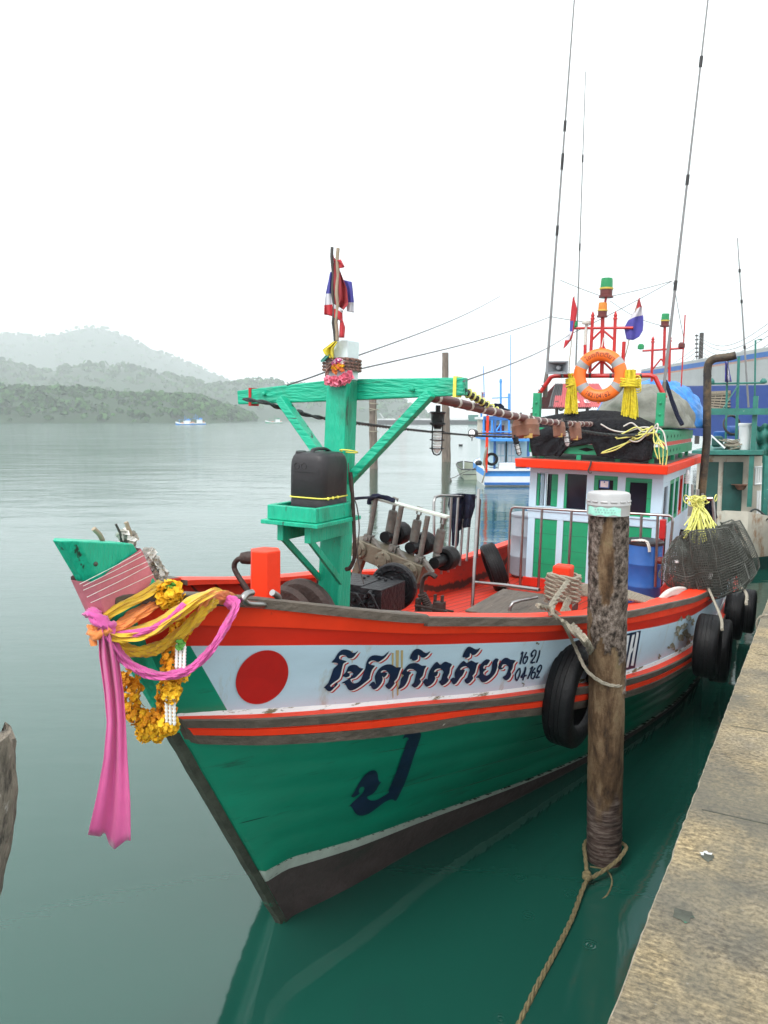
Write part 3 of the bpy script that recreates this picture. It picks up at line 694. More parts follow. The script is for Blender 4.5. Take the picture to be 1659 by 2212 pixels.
# stem post with its prow head
def stem_pt(z, ahead): return V((stem_s(z) - ahead, 0, z))
mb = MB(BM)
prof = []
for side in (1,):
    zs = [-.5, 0, .5, 1.0, 1.4, 1.7, 2.0, 2.2, 2.36]
    rows = []
    for z in zs:
        hw = interp(z, [-.5, 1.2, 1.7, 2.36], [.032, .036, .052, .062]); s0 = stem_s(z)
        depth = interp(z, [-.5, 1.2, 1.7, 2.0, 2.1, 2.30, 2.36], [.12, .14, .26, .28, .27, .27, .285])
        zt = z if z < 2.3 else z
        rows.append([V((s0-.032, hw*.35, z)), V((s0+.010, hw, z)), V((s0+depth, hw, z - (.05 if z > 2.3 else 0))), V((s0+depth, -hw, z - (.05 if z > 2.3 else 0))), V((s0+.010, -hw, z)), V((s0-.032, -hw*.35, z))])
    ids = mb.grid(rows, closed_u=True, m=0); mb.f(ids[-1]); mb.f(ids[0][::-1])
mb.build('stem_post', 'mast_green', boat, bevel=.006)
mb = MB(BM); rows = []
for z in [-.5 + .06*i for i in range(33)]:
    s0 = stem_s(z); j = .006*noise.noise(V((z*9, 0, 0)))
    rows.append([V((s0-.004, .038+j, z)), V((s0-.040+j, .020, z)), V((s0-.042+j, -.020, z)), V((s0-.004, -.038, z))])
mb.grid(rows); mb.build('cutwater', 'stem_worn', boat)
mb = MB(BM)
for k in range(2): mb.lathe(stem_pt(2.26-.28*k, -.03) + V((0, .05, 0)), (0, 1, 0), [(.009, 0), (.009, .016), (.005, .02)], 8)
mb.build('stem_bolt', 'stem_worn', boat)

# BVH of the near side of the hull, to lay painted marks on it
def hull_bvh():
    vs = []; fs = []
    for o in HULLS:
        W = WM[o.name]; b0 = len(vs); vs += [W @ v.co for v in o.data.vertices]; fs += [tuple(b0+i for i in p.vertices) for p in o.data.polygons]
    return BVHTree.FromPolygons(vs, fs)
BV = hull_bvh()
def on_hull(x, y, off=.004):
    r = ray(x, y).normalized(); h, n, i, dd = BV.ray_cast(CAM, r)
    if h is None: h = wY(x, y, 5.5); n = -r
    if n.dot(r) > 0: n = -n
    return h + n*off
from mathutils.geometry import tessellate_polygon
def paint(mb, poly, off, m=0, maxe=26):
    P = [V((x, y, 0)) for x, y in poly]
    tris = [tuple(t) for t in tessellate_polygon([P])]; P = list(P)
    for _ in range(5):
        out = []; cache = {}; again = False
        def mid(a, b):
            k = (min(a, b), max(a, b))
            if k not in cache: P.append((P[a]+P[b])/2); cache[k] = len(P)-1
            return cache[k]
        marks = {}
        for t in tris:
            for a, b in ((t[0], t[1]), (t[1], t[2]), (t[2], t[0])):
                if (P[a]-P[b]).length > maxe: marks[(min(a, b), max(a, b))] = 1
        if not marks: break
        for t in tris:
            e = [(min(a, b), max(a, b)) in marks for a, b in ((t[0], t[1]), (t[1], t[2]), (t[2], t[0]))]
            a, b, c = t
            if all(e): x, y, z = mid(a, b), mid(b, c), mid(c, a); out += [(a, x, z), (x, b, y), (z, y, c), (x, y, z)]
            elif sum(e) == 2:
                while not (e[0] and e[1]): a, b, c = b, c, a; e = e[1:] + e[:1]
                x, y = mid(a, b), mid(b, c); out += [(x, b, y), (a, x, y), (a, y, c)]
            elif sum(e) == 1:
                while not e[0]: a, b, c = b, c, a; e = e[1:] + e[:1]
                x = mid(a, b); out += [(a, x, c), (x, b, c)]
            else: out.append(t)
        tris = out
    ids = [mb.v(on_hull(p.x, p.y, off)) for p in P]
    for t in tris: mb.f([ids[i] for i in t], m)
def T1(p): return ((1270 + p[0]*.30139)*.54004, (2560 + p[1]*.30139)*.54004)
def T2(p): return ((1720 + p[0]*.30139)*.54004, (2560 + p[1]*.30139)*.54004)
def T3(p): return ((1360 + p[0]*.22905)*.54004, (2860 + p[1]*.22905)*.54004)
def T8(p): return ((2480 + p[0]*.19289)*.54004, (2480 + p[1]*.19289)*.54004)
def sm(poly, n=3):
    return [(p.x, p.y) for p in cr([V((x, y, 0)) for x, y in poly], n, True)]
GL = [
 (T1, [(80,622),(140,560),(185,440),(210,370),(270,315),(240,295),(180,290),(225,240),(260,180),(310,128),(370,118),(430,135),(460,160),(500,160),(537,130),(495,195),(450,235),(400,232),(375,205),(330,190),(295,200),(282,225),(300,250),(385,275),(345,300),(330,330),(310,420),(285,500),(225,545),(162,595),(185,618),(215,608),(225,575),(250,555),(264,580),(215,630),(165,675),(120,660),(95,630)]),
 (T1, [(325,465),(370,420),(400,350),(440,325),(490,320),(530,335),(560,365),(605,370),(575,410),(540,450),(490,495),(430,515),(460,560),(490,568),(540,550),(580,500),(610,410),(630,370),(640,310),(670,240),(720,200),(780,195),(850,205),(890,190),(950,135),(900,215),(860,250),(800,285),(760,270),(710,265),(670,300),(720,325),(760,335),(720,385),(690,470),(685,505),(620,560),(540,620),(460,660),(410,655),(380,610),(355,570),(310,565),(380,525),(430,490),(470,440),(430,410),(390,420),(420,440),(420,470),(380,490),(345,480)]),
 (T1, [(672,605),(720,550),(750,550),(770,580),(755,500),(760,460),(800,390),(850,345),(910,318),(980,320),(1040,355),(1100,355),(1085,400),(1050,500),(1010,545),(1020,570),(960,640),(930,640),(890,595),(930,560),(955,470),(945,440),(900,395),(850,400),(835,425),(890,420),(920,440),(880,490),(850,470),(860,500),(850,550),(800,620),(750,650),(720,635),(700,600)]),
 (T1, [(1060,645),(1090,580),(1100,510),(1140,460),(1105,440),(1150,380),(1200,320),(1260,298),(1330,305),(1380,335),(1440,335),(1415,380),(1390,470),(1350,510),(1370,545),(1320,610),(1280,625),(1240,590),(1275,560),(1300,450),(1310,415),(1260,380),(1200,380),(1180,405),(1240,425),(1210,460),(1190,530),(1150,600),(1100,635)]),
 (T1, [(1218,240),(1240,180),(1280,125),(1330,110),(1380,130),(1410,160),(1450,165),(1490,140),(1460,190),(1410,228),(1370,220),(1330,190),(1325,240),(1290,268),(1255,265),(1240,245)]),
 (T1, [(1395,545),(1430,505),(1455,515),(1465,450),(1500,370),(1553,300),(1588,285),(1623,325),(1660,295),(1695,280),(1735,295),(1780,318),(1755,360),(1745,430),(1715,490),(1740,520),(1700,570),(1645,598),(1620,570),(1603,545),(1635,520),(1655,450),(1668,415),(1620,370),(1560,385),(1540,420),(1575,410),(1595,420),(1575,470),(1548,475),(1560,500),(1530,560),(1480,600),(1435,612),(1410,575)]),
 (T2, [(265,520),(300,490),(325,500),(320,430),(370,340),(440,268),(480,300),(540,265),(600,295),(640,290),(615,330),(590,430),(555,470),(570,500),(520,560),(480,573),(450,525),(490,490),(510,420),(520,385),(470,340),(410,360),(395,390),(440,385),(455,400),(420,470),(405,480),(390,500),(340,570),(300,582),(280,550)]),
 (T2, [(425,218),(450,150),(490,90),(530,83),(580,110),(620,120),(660,95),(640,140),(590,190),(550,190),(525,165),(520,210),(480,235),(455,225)]),
 (T2, [(600,490),(650,450),(655,410),(645,360),(680,300),(740,250),(790,262),(770,300),(745,330),(715,330),(700,370),(745,380),(700,420),(710,450),(745,467),(790,440),(815,370),(820,300),(860,240),(905,250),(885,300),(890,330),(860,430),(790,510),(720,555),(670,545),(645,500)]),
 (T2, [(895,350),(930,290),(970,240),(1020,230),(1060,255),(1130,265),(1100,310),(1090,370),(1060,420),(1075,440),(1050,500),(1010,530),(975,515),(960,485),(1000,460),(1030,390),(1035,350),(1000,320),(960,320),(940,360),(965,355),(955,380),(910,385)]),
]
for T, pl in GL:
    mb = MB(); pp = sm(pl, 2)
    for (dx, dy, off, m) in ((34, 24, .0025, 2), (17, 12, .0035, 1), (0, 0, .0045, 0)):
        paint(mb, [T((x+dx, y+dy)) for x, y in pp], off, m, 60)
    mb.build('name_letter', ['ink_navy', 'ink_white', 'ink_red'], boat, recalc=False)
def stroke_polys(pts, wd):
    P = cr([V((x, y, 0)) for x, y in pts], 4); out = []
    L = []; R_ = []
    for i, p in enumerate(P):
        dd = (P[min(i+1, len(P)-1)]-P[max(i-1, 0)]).normalized(); nn = V((-dd.y, dd.x, 0))
        L.append(p+nn*wd/2); R_.append(p-nn*wd/2)
    for i in range(len(P)-1): out.append([(q.x, q.y) for q in (L[i], L[i+1], R_[i+1], R_[i])])
    return out
for pts in ([(1205,185),(1228,158),(1188,318)], [(1278,155),(1238,240),(1232,295),(1255,305),(1285,255),(1285,215),(1252,232)], [(1362,190),(1345,215),(1340,180),(1375,132),(1402,145),(1390,205),(1345,275),(1338,300),(1388,288)], [(1452,130),(1436,220),(1405,298)],
            [(1185,368),(1150,410),(1128,465),(1142,535),(1175,480),(1192,420),(1185,368)], [(1265,350),(1245,420),(1202,490),(1240,478),(1278,462)], [(1266,370),(1250,440),(1225,532)], [(1325,385),(1360,348),(1325,430),(1290,512)], [(1390,362),(1350,430),(1338,490),(1362,510),(1388,465),(1388,425),(1358,432)], [(1440,398),(1420,420),(1424,372),(1462,328),(1474,362),(1450,415),(1412,480),(1405,498),(1450,485)]):
    mb = MB()
    for q in stroke_polys(pts, 19): paint(mb, [T2(p) for p in q], .004, 0, 90)
    mb.build('number_digit', 'ink_navy', boat, recalc=False)
pl = sm([(135,1600),(200,1530),(260,1470),(340,1400),(400,1330),(420,1265),(390,1240),(350,1255),(322,1300),(325,1340),(340,1355),(290,1395),(235,1425),(190,1408),(230,1350),(290,1240),(340,1150),(400,1070),(460,1005),(540,960),(600,955),(640,985),(655,1040),(665,1120),(690,1160),(715,1160),(670,1215),(630,1290),(560,1370),(465,1420),(500,1470),(560,1485),(640,1470),(740,1410),(845,1345),(840,1310),(890,1190),(960,1020),(1010,890),(1060,740),(1110,600),(1165,440),(1198,410),(1165,378),(1130,385),(1090,405),(1120,330),(1160,240),(1220,185),(1290,150),(1480,130),(1450,220),(1380,285),(1410,310),(1395,400),(1340,560),(1280,720),(1200,980),(1120,1190),(1050,1340),(970,1490),(920,1465),(860,1470),(760,1520),(640,1610),(500,1710),(380,1745),(290,1730),(235,1665),(200,1600),(165,1580)], 2)
mb = MB(); paint(mb, [T3(p) for p in pl], .005, 0, 16); mb.build('hull_letter', 'ink_navy', boat, recalc=False)
mb = MB(); cxy = (565.5, 1461.5)
for k in range(1): paint(mb, [(cxy[0] + 56.5*cos(a) - 6*sin(a), cxy[1] + 58*sin(a) - 6*cos(a)*.4 + 6*cos(a)*-.6) for a in [2*pi*i/48 for i in range(48)]], .005, 0, 14)
mb.build('bow_disc', 'disc_red', boat, recalc=False)
mb = MB()
paint(mb, [T8(p) for p in [(425,215),(300,985),(-470,1185),(-620,1170),(-560,470),(0,310)]], .004, 0, 14)
for q in ([(330,242),(378,255),(262,942),(208,938)], [(238,305),(292,290),(155,975),(103,985)], [(205,640),(265,545),(258,610),(205,700)], [(128,318),(185,310),(112,770),(70,1000),(10,1005),(60,700)], [(-40,745),(120,735),(112,800),(-40,820)], [(128,318),(80,370),(-40,745),(-5,790),(110,430)]):
    paint(mb, [T8(p) for p in q], .006, 1, 14)
mb.build('number_plaque', ['ink_navy', 'boat_white'], boat, recalc=False)

# plank seams and the weed fringe along the boot stripe
rq = random.Random(8)
bt1 = curve(gW, zBT, 1, .10); wb1 = curve(gL, zWB, 1); rows25 = strip(bt1, wb1, 25, -.035)
for k in (5, 10, 15, 20):
    run = []
    for i in range(1, NV):
        if rq.random() < .2 and not run and rows25[k][i].x < 7: run = [rows25[k][i]]
        elif run:
            run.append(rows25[k][i])
            if rq.random() < .14 or i == NV-1 or rows25[k][i].x > 8:
                mb = MB(BM); L_ = len(run)-1; wv_ = [.0003+  .0030*max(0, sin(pi*q/L_))**.5*rq.uniform(.5, 1) for q in range(L_+1)]
                mb.grid([[p+V((0, .0045, d_*w_)) for p, w_ in zip(run, wv_)] for d_ in (-1, 1)]); mb.build('plank_seam', 'seam', boat, recalc=False); run = []
mb = MB(); 
for _ in range(150):
    u = rq.random()**.8; i = int(1+u*(NV*.62)); p = bt1[i].lerp(bt1[i+1], rq.random()); x, y = proj(BM @ p); q = rq.uniform(.6, 2.6)*(.5+u)
    paint(mb, [(x+q*2.2*cos(a)*g, y+rq.uniform(-3, 5)*0+q*.7*sin(a)*g) for a, g in [(2*pi*n_/7, rq.uniform(.5, 1.2)) for n_ in range(7)]], .004, 0, 30)
mb.build('weed_fringe', 'weed', boat, recalc=False)['kind'] = 'stuff'
# peeling paint, moss and a rust streak on the name band
rp = random.Random(5)
for (x, y, r, n, m) in ((1478, 1362, 24, 9, 'moss'), (1488, 1400, 22, 10, 'moss'), (1452, 1398, 13, 6, 'moss'), (1420, 1420, 9, 5, 'moss'), (1470, 1338, 9, 4, 'moss'), (1495, 1340, 14, 5, 'moss'), (1130, 1478, 5, 5, 'moss'), (1160, 1390, 5, 4, 'moss')):
    for k in range(n):
        mb = MB(); cx_ = x+rp.uniform(-r, r)*.7; cy_ = y+rp.uniform(-r, r)*.7; q = r*rp.uniform(.14, .42)
        paint(mb, [(cx_+q*cos(a)*g, cy_+q*1.3*sin(a)*g) for a, g in [(2*pi*i/9, rp.uniform(.45, 1.2)) for i in range(9)]], .003+.0003*k, 0, 10); mb.build('peeled_patch', m, boat, recalc=False)
for (x, y0, y1, wd) in ((858, 1404, 1500, 7), (868, 1404, 1470, 5), (848, 1410, 1505, 4), (1012, 1400, 1440, 3), (760, 1405, 1430, 3)):
    mb = MB(); paint(mb, [(x-wd/2, y0), (x+wd/2, y0), (x+wd*.3, (y0+y1)/2), (x+wd*.35, y1), (x-wd*.1, y1+3), (x-wd*.4, (y0+y1)/2)], .0022, 0, 14); mb.build('rust_streak', 'streak', boat, recalc=False)
# ------------------------------------------------------------------ foredeck gear
mb = MB(BM)
bpz = deck_z(-.4)
hx = [(.080*cos(2*pi*k/6+.3), .075*sin(2*pi*k/6+.3)) for k in range(6)]
mb.hexa([(-.37+a*1.1, .17+b*1.1, bpz) for a, b in hx], [(-.37+a, .17+b, 2.19) for a, b in hx]); mb.build('bollard', 'red_bright', boat, bevel=.005)
cl = [bt(x, y, .385) for x, y in ((545, 1280), (532, 1284), (526, 1294), (532, 1303), (548, 1306), (585, 1306), (600, 1299), (600, 1288), (588, 1280))]
mb = MB(BM); mb.tube(cr(cl, 4), .015, 8); mb.build('cleat', 'steel', boat, smooth=60)
mb = MB(BM); pp = [bs(x, y, -.15) for x, y in ((541, 1205), (515, 1208), (506, 1222), (512, 1240), (536, 1278), (548, 1318))]; mb.tube(cr(pp, 5), .014, 8)
mb.lathe(bs(534, 1205, -.15), (.2, 1, .12), [(.03, -.03), (.034, .0), (.034, .035), (.026, .04)], 10); mb.build('bent_handle', 'rust_iron', boat, smooth=50)
mb = MB(BM)
dc = bs(640, 1318, .25); dc.z += -.07
mb.lathe(dc+V((.12, 0, 0)), (-1, -.1, .0), [(.22, 0), (.235, .03), (.235, .06), (.21, .08), (.10, .085), (.10, .16), (.20, .17), (.22, .19), (.20, .22)], 36)
mb.build('anchor_drum', 'rust_iron', boat, smooth=35)
# mast
MS = .55
mast = MB(BM); hw = .066
def mrow(z, k=1.0): return [(MS-.02*(z-1.2)*.0 + a*hw*k, b*hw*k + .028*(z-1.7), z) for a, b in ((-1, -1), (-1, 1), (1, 1), (1, -1))]
mast.hexa(mrow(1.1, 1.12), mrow(3.02, 1.0)); mo = mast.build('mast', 'mast_green', boat, bevel=.007)
mb = MB(BM); mb.hexa(mrow(3.022, 1.0), mrow(3.24, .99)); mb.build('mast_head', 'mast_white', mo, bevel=.006)
A0 = bs(520, 859, MS-.10); A1 = bs(1005, 834, MS-.10); A0.x = A1.x = MS+.11
AL = bs(520, 859, MS+.11); AR = bs(1006, 835, MS+.11); AM = bs(735, 843, MS+.11)
mb = MB(BM)
mb.beam(AL, AM, .07, .085, (0, 0, 1), 0, .075, .125); mb.beam(AM, AR, .075, .125, (0, 0, 1), 0, .07, .095)
arm = mb.build('crossarm', 'beam_green', mo, bevel=.006)
for (p, q) in (((608, 862), (698, 990)), ((930, 850), (752, 1040))):
    mb = MB(BM); mb.beam(bs(*p, MS+.05), bs(*q, MS+.02), .05, .075, (1, 0, 0)); mb.build('brace', 'beam_green', mo, bevel=.005)
mb = MB(BM)
for x, y in ((571, 851), (891, 841)): mb.lathe(bs(x, y, MS+.068), (-1, 0, 0), [(.013, 0), (.013, .012), (.006, .018)], 8)
mb.build('bolt', 'mast_green', mo)
for (x, dz) in ((548, 0), (988, 0)):
    c = on_line(AL, AR, x); c.x = MS+.11
    mb = MB(BM); mb.box(c, (.082, .018, .112)); mb.build('arm_strap', 'rope_yellow' if x > 700 else 'frame_red', mo)
# jerrycan shelf
zs_ = 2.245
s0, s1, t0, t1 = .07, .475, -.135, .175
mb = MB(BM)
mb.box(((s0+s1)/2, (t0+t1)/2, zs_+.005), (s1-s0+.06, t1-t0+.05, .022))
mb.build('shelf_board', 'mast_green', mo, bevel=.003)
mb = MB(BM)
mb.box((s0+.01, (t0+t1)/2, zs_+.057), (.028, t1-t0, .078)); mb.box((s1-.01, (t0+t1)/2, zs_+.057), (.028, t1-t0, .078))
mb.box(((s0+s1)/2, t0+.01, zs_+.057), (s1-s0-.05, .028, .078)); mb.box(((s0+s1)/2, t1-.01, zs_+.057), (s1-s0-.05, .028, .078))
mb.build('shelf_rim', 'mast_green', mo, bevel=.004)
for tt in (-.075, .10):
    mb = MB(BM); mb.box((.31, tt, zs_-.055), (.42, .038, .09)); mb.build('shelf_bearer', 'mast_green', mo, bevel=.004)
    mb = MB(BM); mb.beam((.12, tt, zs_-.08), (.50, tt*.8, 1.86), .022, .034, (1, 0, 0)); mb.build('shelf_bracket', 'mast_green', mo, bevel=.004)
# engine block and flywheel
eng = MB(BM)
ec = V((1.32, -.26, 1.555))
eng.box(ec+V((0, .0, -.02)), (.42, .46, .22)); eng.box(ec+V((0, -.06, .11)), (.34, .36, .05)); eng.box(ec+V((-.02, .20, .03)), (.36, .16, .20))
eng.box(ec+V((-.2, -.08, -.10)), (.08, .42, .20)); eng.box(ec+V((.05, 0, -.22)), (.30, .62, .16))
rr_ = random.Random(4)
for k in range(40):
    a = rr_.random(); b_ = rr_.random()
    eng.lathe(ec + V((-.21, -.24+.50*a, -.12+.24*b_)), (-1, 0, 0), [(.010+.012*rr_.random(), 0), (.010, .012+.02*rr_.random()), (.004, .03)], 7)
for k in range(14): eng.lathe(ec + V((-.15+.3*rr_.random(), -.22+.42*rr_.random(), .13)), (0, 0, 1), [(.012, 0), (.012, .015), (.006, .02)], 6)
for k in range(5):
    y0 = -.22+.1*k; eng.tube(cr([ec+V((-.22, y0, .09)), ec+V((-.25, y0+.05, .03+.02*k)), ec+V((-.245, y0+.12, .0)), ec+V((-.22, y0+.2, -.02))], 4), .007, 6)
eng.torus(ec+V((-.225, -.05, .0)), (-1, 0, 0), .032, .010, 20, 8); eng.lathe(ec+V((-.2, -.05, 0)), (-1, 0, 0), [(.024, 0), (.024, .03), (.012, .035)], 12)
eo = eng.build('winch_engine', 'black_iron', boat, bevel=.006, smooth=40)
mb = MB(BM); fc = bs(851, 1267, 1.60)
mb.lathe(fc, (-1, .12, 0), [(.165, -.03), (.172, -.02), (.172, .02), (.160, .03), (.120, .028), (.108, .014), (.05, .014), (.045, .04), (.02, .05)], 40)
for k in range(6):
    a = 2*pi*k/6+.4; mb.lathe(fc+V((-.026, .13*cos(a), .13*sin(a))), (-1, 0, 0), [(.009, 0), (.009, .008)], 7)
mb.build('flywheel', 'black_iron', eo, smooth=35)
mb = MB(BM); pp = [bs(x, y, 1.3) for x, y in ((942, 1247), (930, 1240), (916, 1247), (911, 1268), (912, 1285), (920, 1302), (935, 1310))]
mb.tube(cr(pp, 5), [.024]*6 + [.02]*25, 8, flat=.7); 
for k in range(6): mb.torus(bs(912+k*2.2, 1284+k*4.2, 1.3), (.2, .35, -1), .024, .008, 12, 6)
mb.build('chain_hook', 'rust_iron', boat, smooth=50)
mb = MB(BM)
c0 = bs(930, 1320, 1.25); mb.box(c0+V((0, -.02, -.03)), (.14, .16, .05)); mb.box(c0+V((0, .06, .03)), (.06, .07, .08)); mb.box(c0+V((0, -.09, .03)), (.05, .025, .09))
mb.beam(c0+V((-.03, -.1, .03)), c0+V((-.03, .13, .02)), .016, .016); mb.beam(c0+V((.03, -.1, .02)), c0+V((.03, .15, .01)), .014, .014)
for a in (.0, .05): mb.box(c0+V((0, .03+a, .09)), (.03, .014, .05))
mb.build('hook_clamp', 'rust_iron', boat, bevel=.003)
mb = MB(BM); mb.tube(cr([bs(x, y, .9) for x, y in ((745, 1318), (790, 1320), (840, 1331), (880, 1342))], 5), .014, 8); mb.build('green_hose', 'fence_green', boat, smooth=60)
# net hauler: box beam with three rollers
hp0 = bs(760, 1180, 2.0); hp1 = bs(908, 1243, 2.0)
hd = (hp1-hp0).normalized(); hu = V((-1, 0, 0)).cross(hd).normalized()
if hu.z < 0: hu = -hu
hn = V((1, 0, 0))
HL = (hp1-hp0).length
def hp(u, n_, up): return hp0 + hd*(u*HL) + hn*n_ + hu*up
hau = MB(BM); mid_ = hp(.5, .09, .0)
R3 = Matrix((hd, hn, hu)).transposed()
hau.box(mid_, (HL, .18, .150), R=R3)
for (u, hgt) in ((.12, -.25), (.75, -.35)): hau.beam(hp(u, .09, -.05), hp(u-.08, .12, hgt-.15), .05, .07)
ho = hau.build('net_hauler', 'tan_metal', boat, bevel=.01)
for u in (.105, .475, .85):
    mb = MB(BM); c = hp(u, 0, -.005)
    mb.lathe(c, (-1, 0, 0), [(.072, -.001), (.072, .016), (.066, .020), (.042, .022), (.040, .032), (.020, .034)], 24)
    for k in range(5):
        a = 2*pi*k/5+.5; mb.lathe(c + V((-.018, 0, 0)) + hd*.056*cos(a) + hu*.056*sin(a), (-1, 0, 0), [(.010, 0), (.010, .012), (.004, .015)], 7)
    mb.build('roller_flange', 'tan_metal', ho, smooth=35)
Zd = V((0, .17, .98))
for k, u in enumerate((.16, .53, .90)):
    mb = MB(BM); b0 = hp(u, .05, .075)
    mb.box(b0+hu*.025, (.06, .07, .06), R=R3); mb.tube([b0+hu*.03, b0+hu*.03+Zd*.34], .021, 10); mb.lathe(b0+hu*.028+hn*-.03, (-1, 0, 0), [(.016, 0), (.016, .025)], 8)
    mb.beam(b0+hu*.03+hd*.03, b0+hd*.13-hu*.02-hn*.03, .03, .035); mb.tube([b0+hd*.08-hn*.03+hu*.02, b0+hd*.15-hn*.03-hu*.02], .016, 8)
    mb.build('hauler_lever', 'grey_metal', ho, smooth=35)
for k, u in enumerate((.345, .70, 1.04)):
    mb = MB(BM); b0 = hp(u-.02, .20, .06)
    ax = Zd.normalized()
    mb.lathe(b0, ax, [(.026, 0), (.026, .09), (.022, .095), (.022, .10), (.034, .105), (.036, .12), (.036, .27), (.032, .285), (.014, .29), (.014, .33)], 16)
    for q in range(5): mb.torus(b0+ax*(.012+.017*q), ax, .024, .006, 14, 6)
    for q in (-1, 1): mb.tube([b0+ax*.33+hd*.018*q, b0+ax*.385+hd*.018*q], .007, 6)
    mb.tube([b0+ax*.385-hd*.024, b0+ax*.385+hd*.024], .009, 6)
    mb.build('hauler_cylinder', 'grey_metal', ho, smooth=35)
def tread_tyre(mb, c, ax, R, wd, hole, n=56, grooves=True, m=0):
    c = V(c); ax = V(ax).normalized(); ref = V((0, 0, 1)) if abs(ax.z) < .9 else V((1, 0, 0)); a = ax.cross(ref).normalized(); b = a.cross(ax)
    prof = [(hole, -.30), (hole*1.12, -.44), ((R+hole)*.5, -.52), (R*.93, -.47), (R*.985, -.40), (R, -.33), (R, -.185), (R*.982, -.18), (R*.982, -.15), (R, -.145), (R, -.02), (R*.982, -.015), (R*.982, .015), (R, .02), (R, .145), (R*.982, .15), (R*.982, .18), (R, .185), (R, .33), (R*.985, .40), (R*.93, .47), ((R+hole)*.5, .52), (hole*1.12, .44), (hole, .30), (hole*1.1, .24), (R*.86, .22), (R*.88, 0), (R*.86, -.22), (hole*1.1, -.24)]
    rows = []
    for i in range(n):
        q = 2*pi*i/n; e = a*cos(q)+b*sin(q); row = []
        for j, (r, x) in enumerate(prof):
            rr2 = r
            if grooves and i % 2 and j in (4, 5, 18, 19): rr2 = r*.968
            row.append(c + e*rr2 + ax*x*wd)
        rows.append(row)
    mb.grid(rows, m, closed_u=True, closed_v=True)
for (x, y) in ((861, 1152), (914, 1174), (965, 1206)):
    mb = MB(BM); c = bs(x, y, 2.38); tread_tyre(mb, c, (1, 0, 0), .094, .16, .035, 28)
    mb.lathe(c, (1, 0, 0), [(.045, -.25), (.045, .05)], 14); mb.build('hauler_roller', 'rubber', ho, smooth=30)
# top plate of the levers
pA = bs(800, 1073, 2.1); pB = bs(968, 1117, 2.1)
mb = MB(BM); mb.beam(pA, pB, .075, .018, (0, 0, 1)); mb.build('hauler_top_plate', 'boot_white', ho, bevel=.003)
mb = MB(BM); mb.tube(cr([bs(755, 1078, 1.0), bs(790, 1075, 1.6), bs(815, 1074, 2.05)], 5), .011, 6); mb.sash([bs(797, 1088, 2.04), bs(800, 1077, 2.03), bs(815, 1072, 2.03), bs(830, 1074, 2.02), bs(852, 1082, 2.02)], .035, .03, 0, 3, 2, 12, 4); mb.build('wrapped_hose', 'jeans', ho, smooth=60)
# hoses hanging on the mast
for pts, r, m in (([(757, 1020), (762, 1080), (765, 1150), (766, 1200), (757, 1225), (747, 1230)], .012, 'rust_iron'), ([(752, 1000), (757, 1060), (770, 1090), (776, 1140), (772, 1200), (786, 1262)], .004, 'dark_pole')):
    mb = MB(BM); mb.tube(cr([bs(x, y, .42) for x, y in pts], 5), r, 6); mb.build('mast_hose', m, mo, smooth=60)

# ------------------------------------------------------------------ steel rails
def pipe_rail(name, paths, r, parent):
    mb = MB(BM)
    for p in paths: mb.tube(p, r, 8)
    return mb.build(name, 'steel', parent, smooth=60)
tf = -1.42
tp = [bt(x, y, tf) for x, y in ((938, 1200), (937, 1085), (940, 1074), (950, 1071), (1030, 1073), (1037, 1080), (1030, 1205))]
pipe_rail('guard_rail', [tp] + [[bt(a, 1073, tf), bt(b_, c, tf)] for a, b_, c in ((960, 953, 1240), (975, 968, 1236), (990, 981, 1228), (1004, 993, 1222), (1018, 1008, 1212))], .018, boat)
p1 = [bz(1020, 1325, .66)]; p1 = [V((4.75, -.72, .62)), bt(1034, 1056, -.80)]
hpst = [bt(1024, 1258, -.76), bt(1090, 1264, -.35), bt(1165, 1274, .1)]
pipe_rail('tall_post', [p1, hpst], .020, boat)
pipe_rail('hatch_handle', [[bz(x, y, z) for x, y, z in ((1101, 1338, .78), (1102, 1312, .9), (1108, 1302, .95), (1125, 1297, .95), (1160, 1290, .95))]], .018, boat)
S2 = 6.45
top = [bs(x, y, S2) for x, y in ((1096, 1282), (1102, 1108), (1105, 1098), (1112, 1095), (1240, 1103), (1380, 1110), (1446, 1114), (1452, 1118), (1453, 1128), (1441, 1252))]
pipe_rail('guard_rail', [top] + [[bs(a, y, S2), bs(b_, 1268, S2)] for a, y, b_ in ((1131, 1096, 1123), (1171, 1099, 1163), (1235, 1102, 1226), (1386, 1110, 1379), (1421, 1112, 1415))], .017, boat)
mb = MB(BM); c = V((4.55, -.05, .80)); mb.box(c, (1.1, .85, .10)); mb.box(c+V((0, 0, .055)), (1.16, .90, .022)); mb.build('deck_hatch', 'weathered', boat, bevel=.008)
mb = MB(BM); mb.box((1.62+.25, 1.02, 1.42), (.12, .12, .84)); mb.build('mooring_post', 'red_bright', boat, bevel=.012)

# ------------------------------------------------------------------ wheelhouse
WS, WE = 7.2, 10.0; WT0, WT1 = -.875, .875; WZ0, WZ1 = .48, 2.13
wh = MB(BM)
def wq(x, y): p = bs(x, y, WS); return p.y, p.z
def R1(x, y): return (1080 + x*.26042, 891 + y*.26042)
wins = []
for (x0, y0, x1, y1) in ((302, 508, 478, 780), (532, 512, 716, 803), (775, 526, 970, 850), (1035, 546, 1254, 872)):
    a = wq(*R1(x0, y0)); b = wq(*R1(x1, y1)); c = wq(*R1(x1, y0)); dd_ = wq(*R1(x0, y1))
    wins.append(((a[0]+dd_[0])/2, (b[0]+c[0])/2, (b[1]+dd_[1])/2, (a[1]+c[1])/2))
TK = .05
def fwall(t0, t1, z0, z1, m=0, s=WS, th=TK): wh.box((s+th/2, (t0+t1)/2, (z0+z1)/2), (th, t1-t0, z1-z0), m)
zlo = min(w_[2] for w_ in wins); zhi = max(w_[3] for w_ in wins)
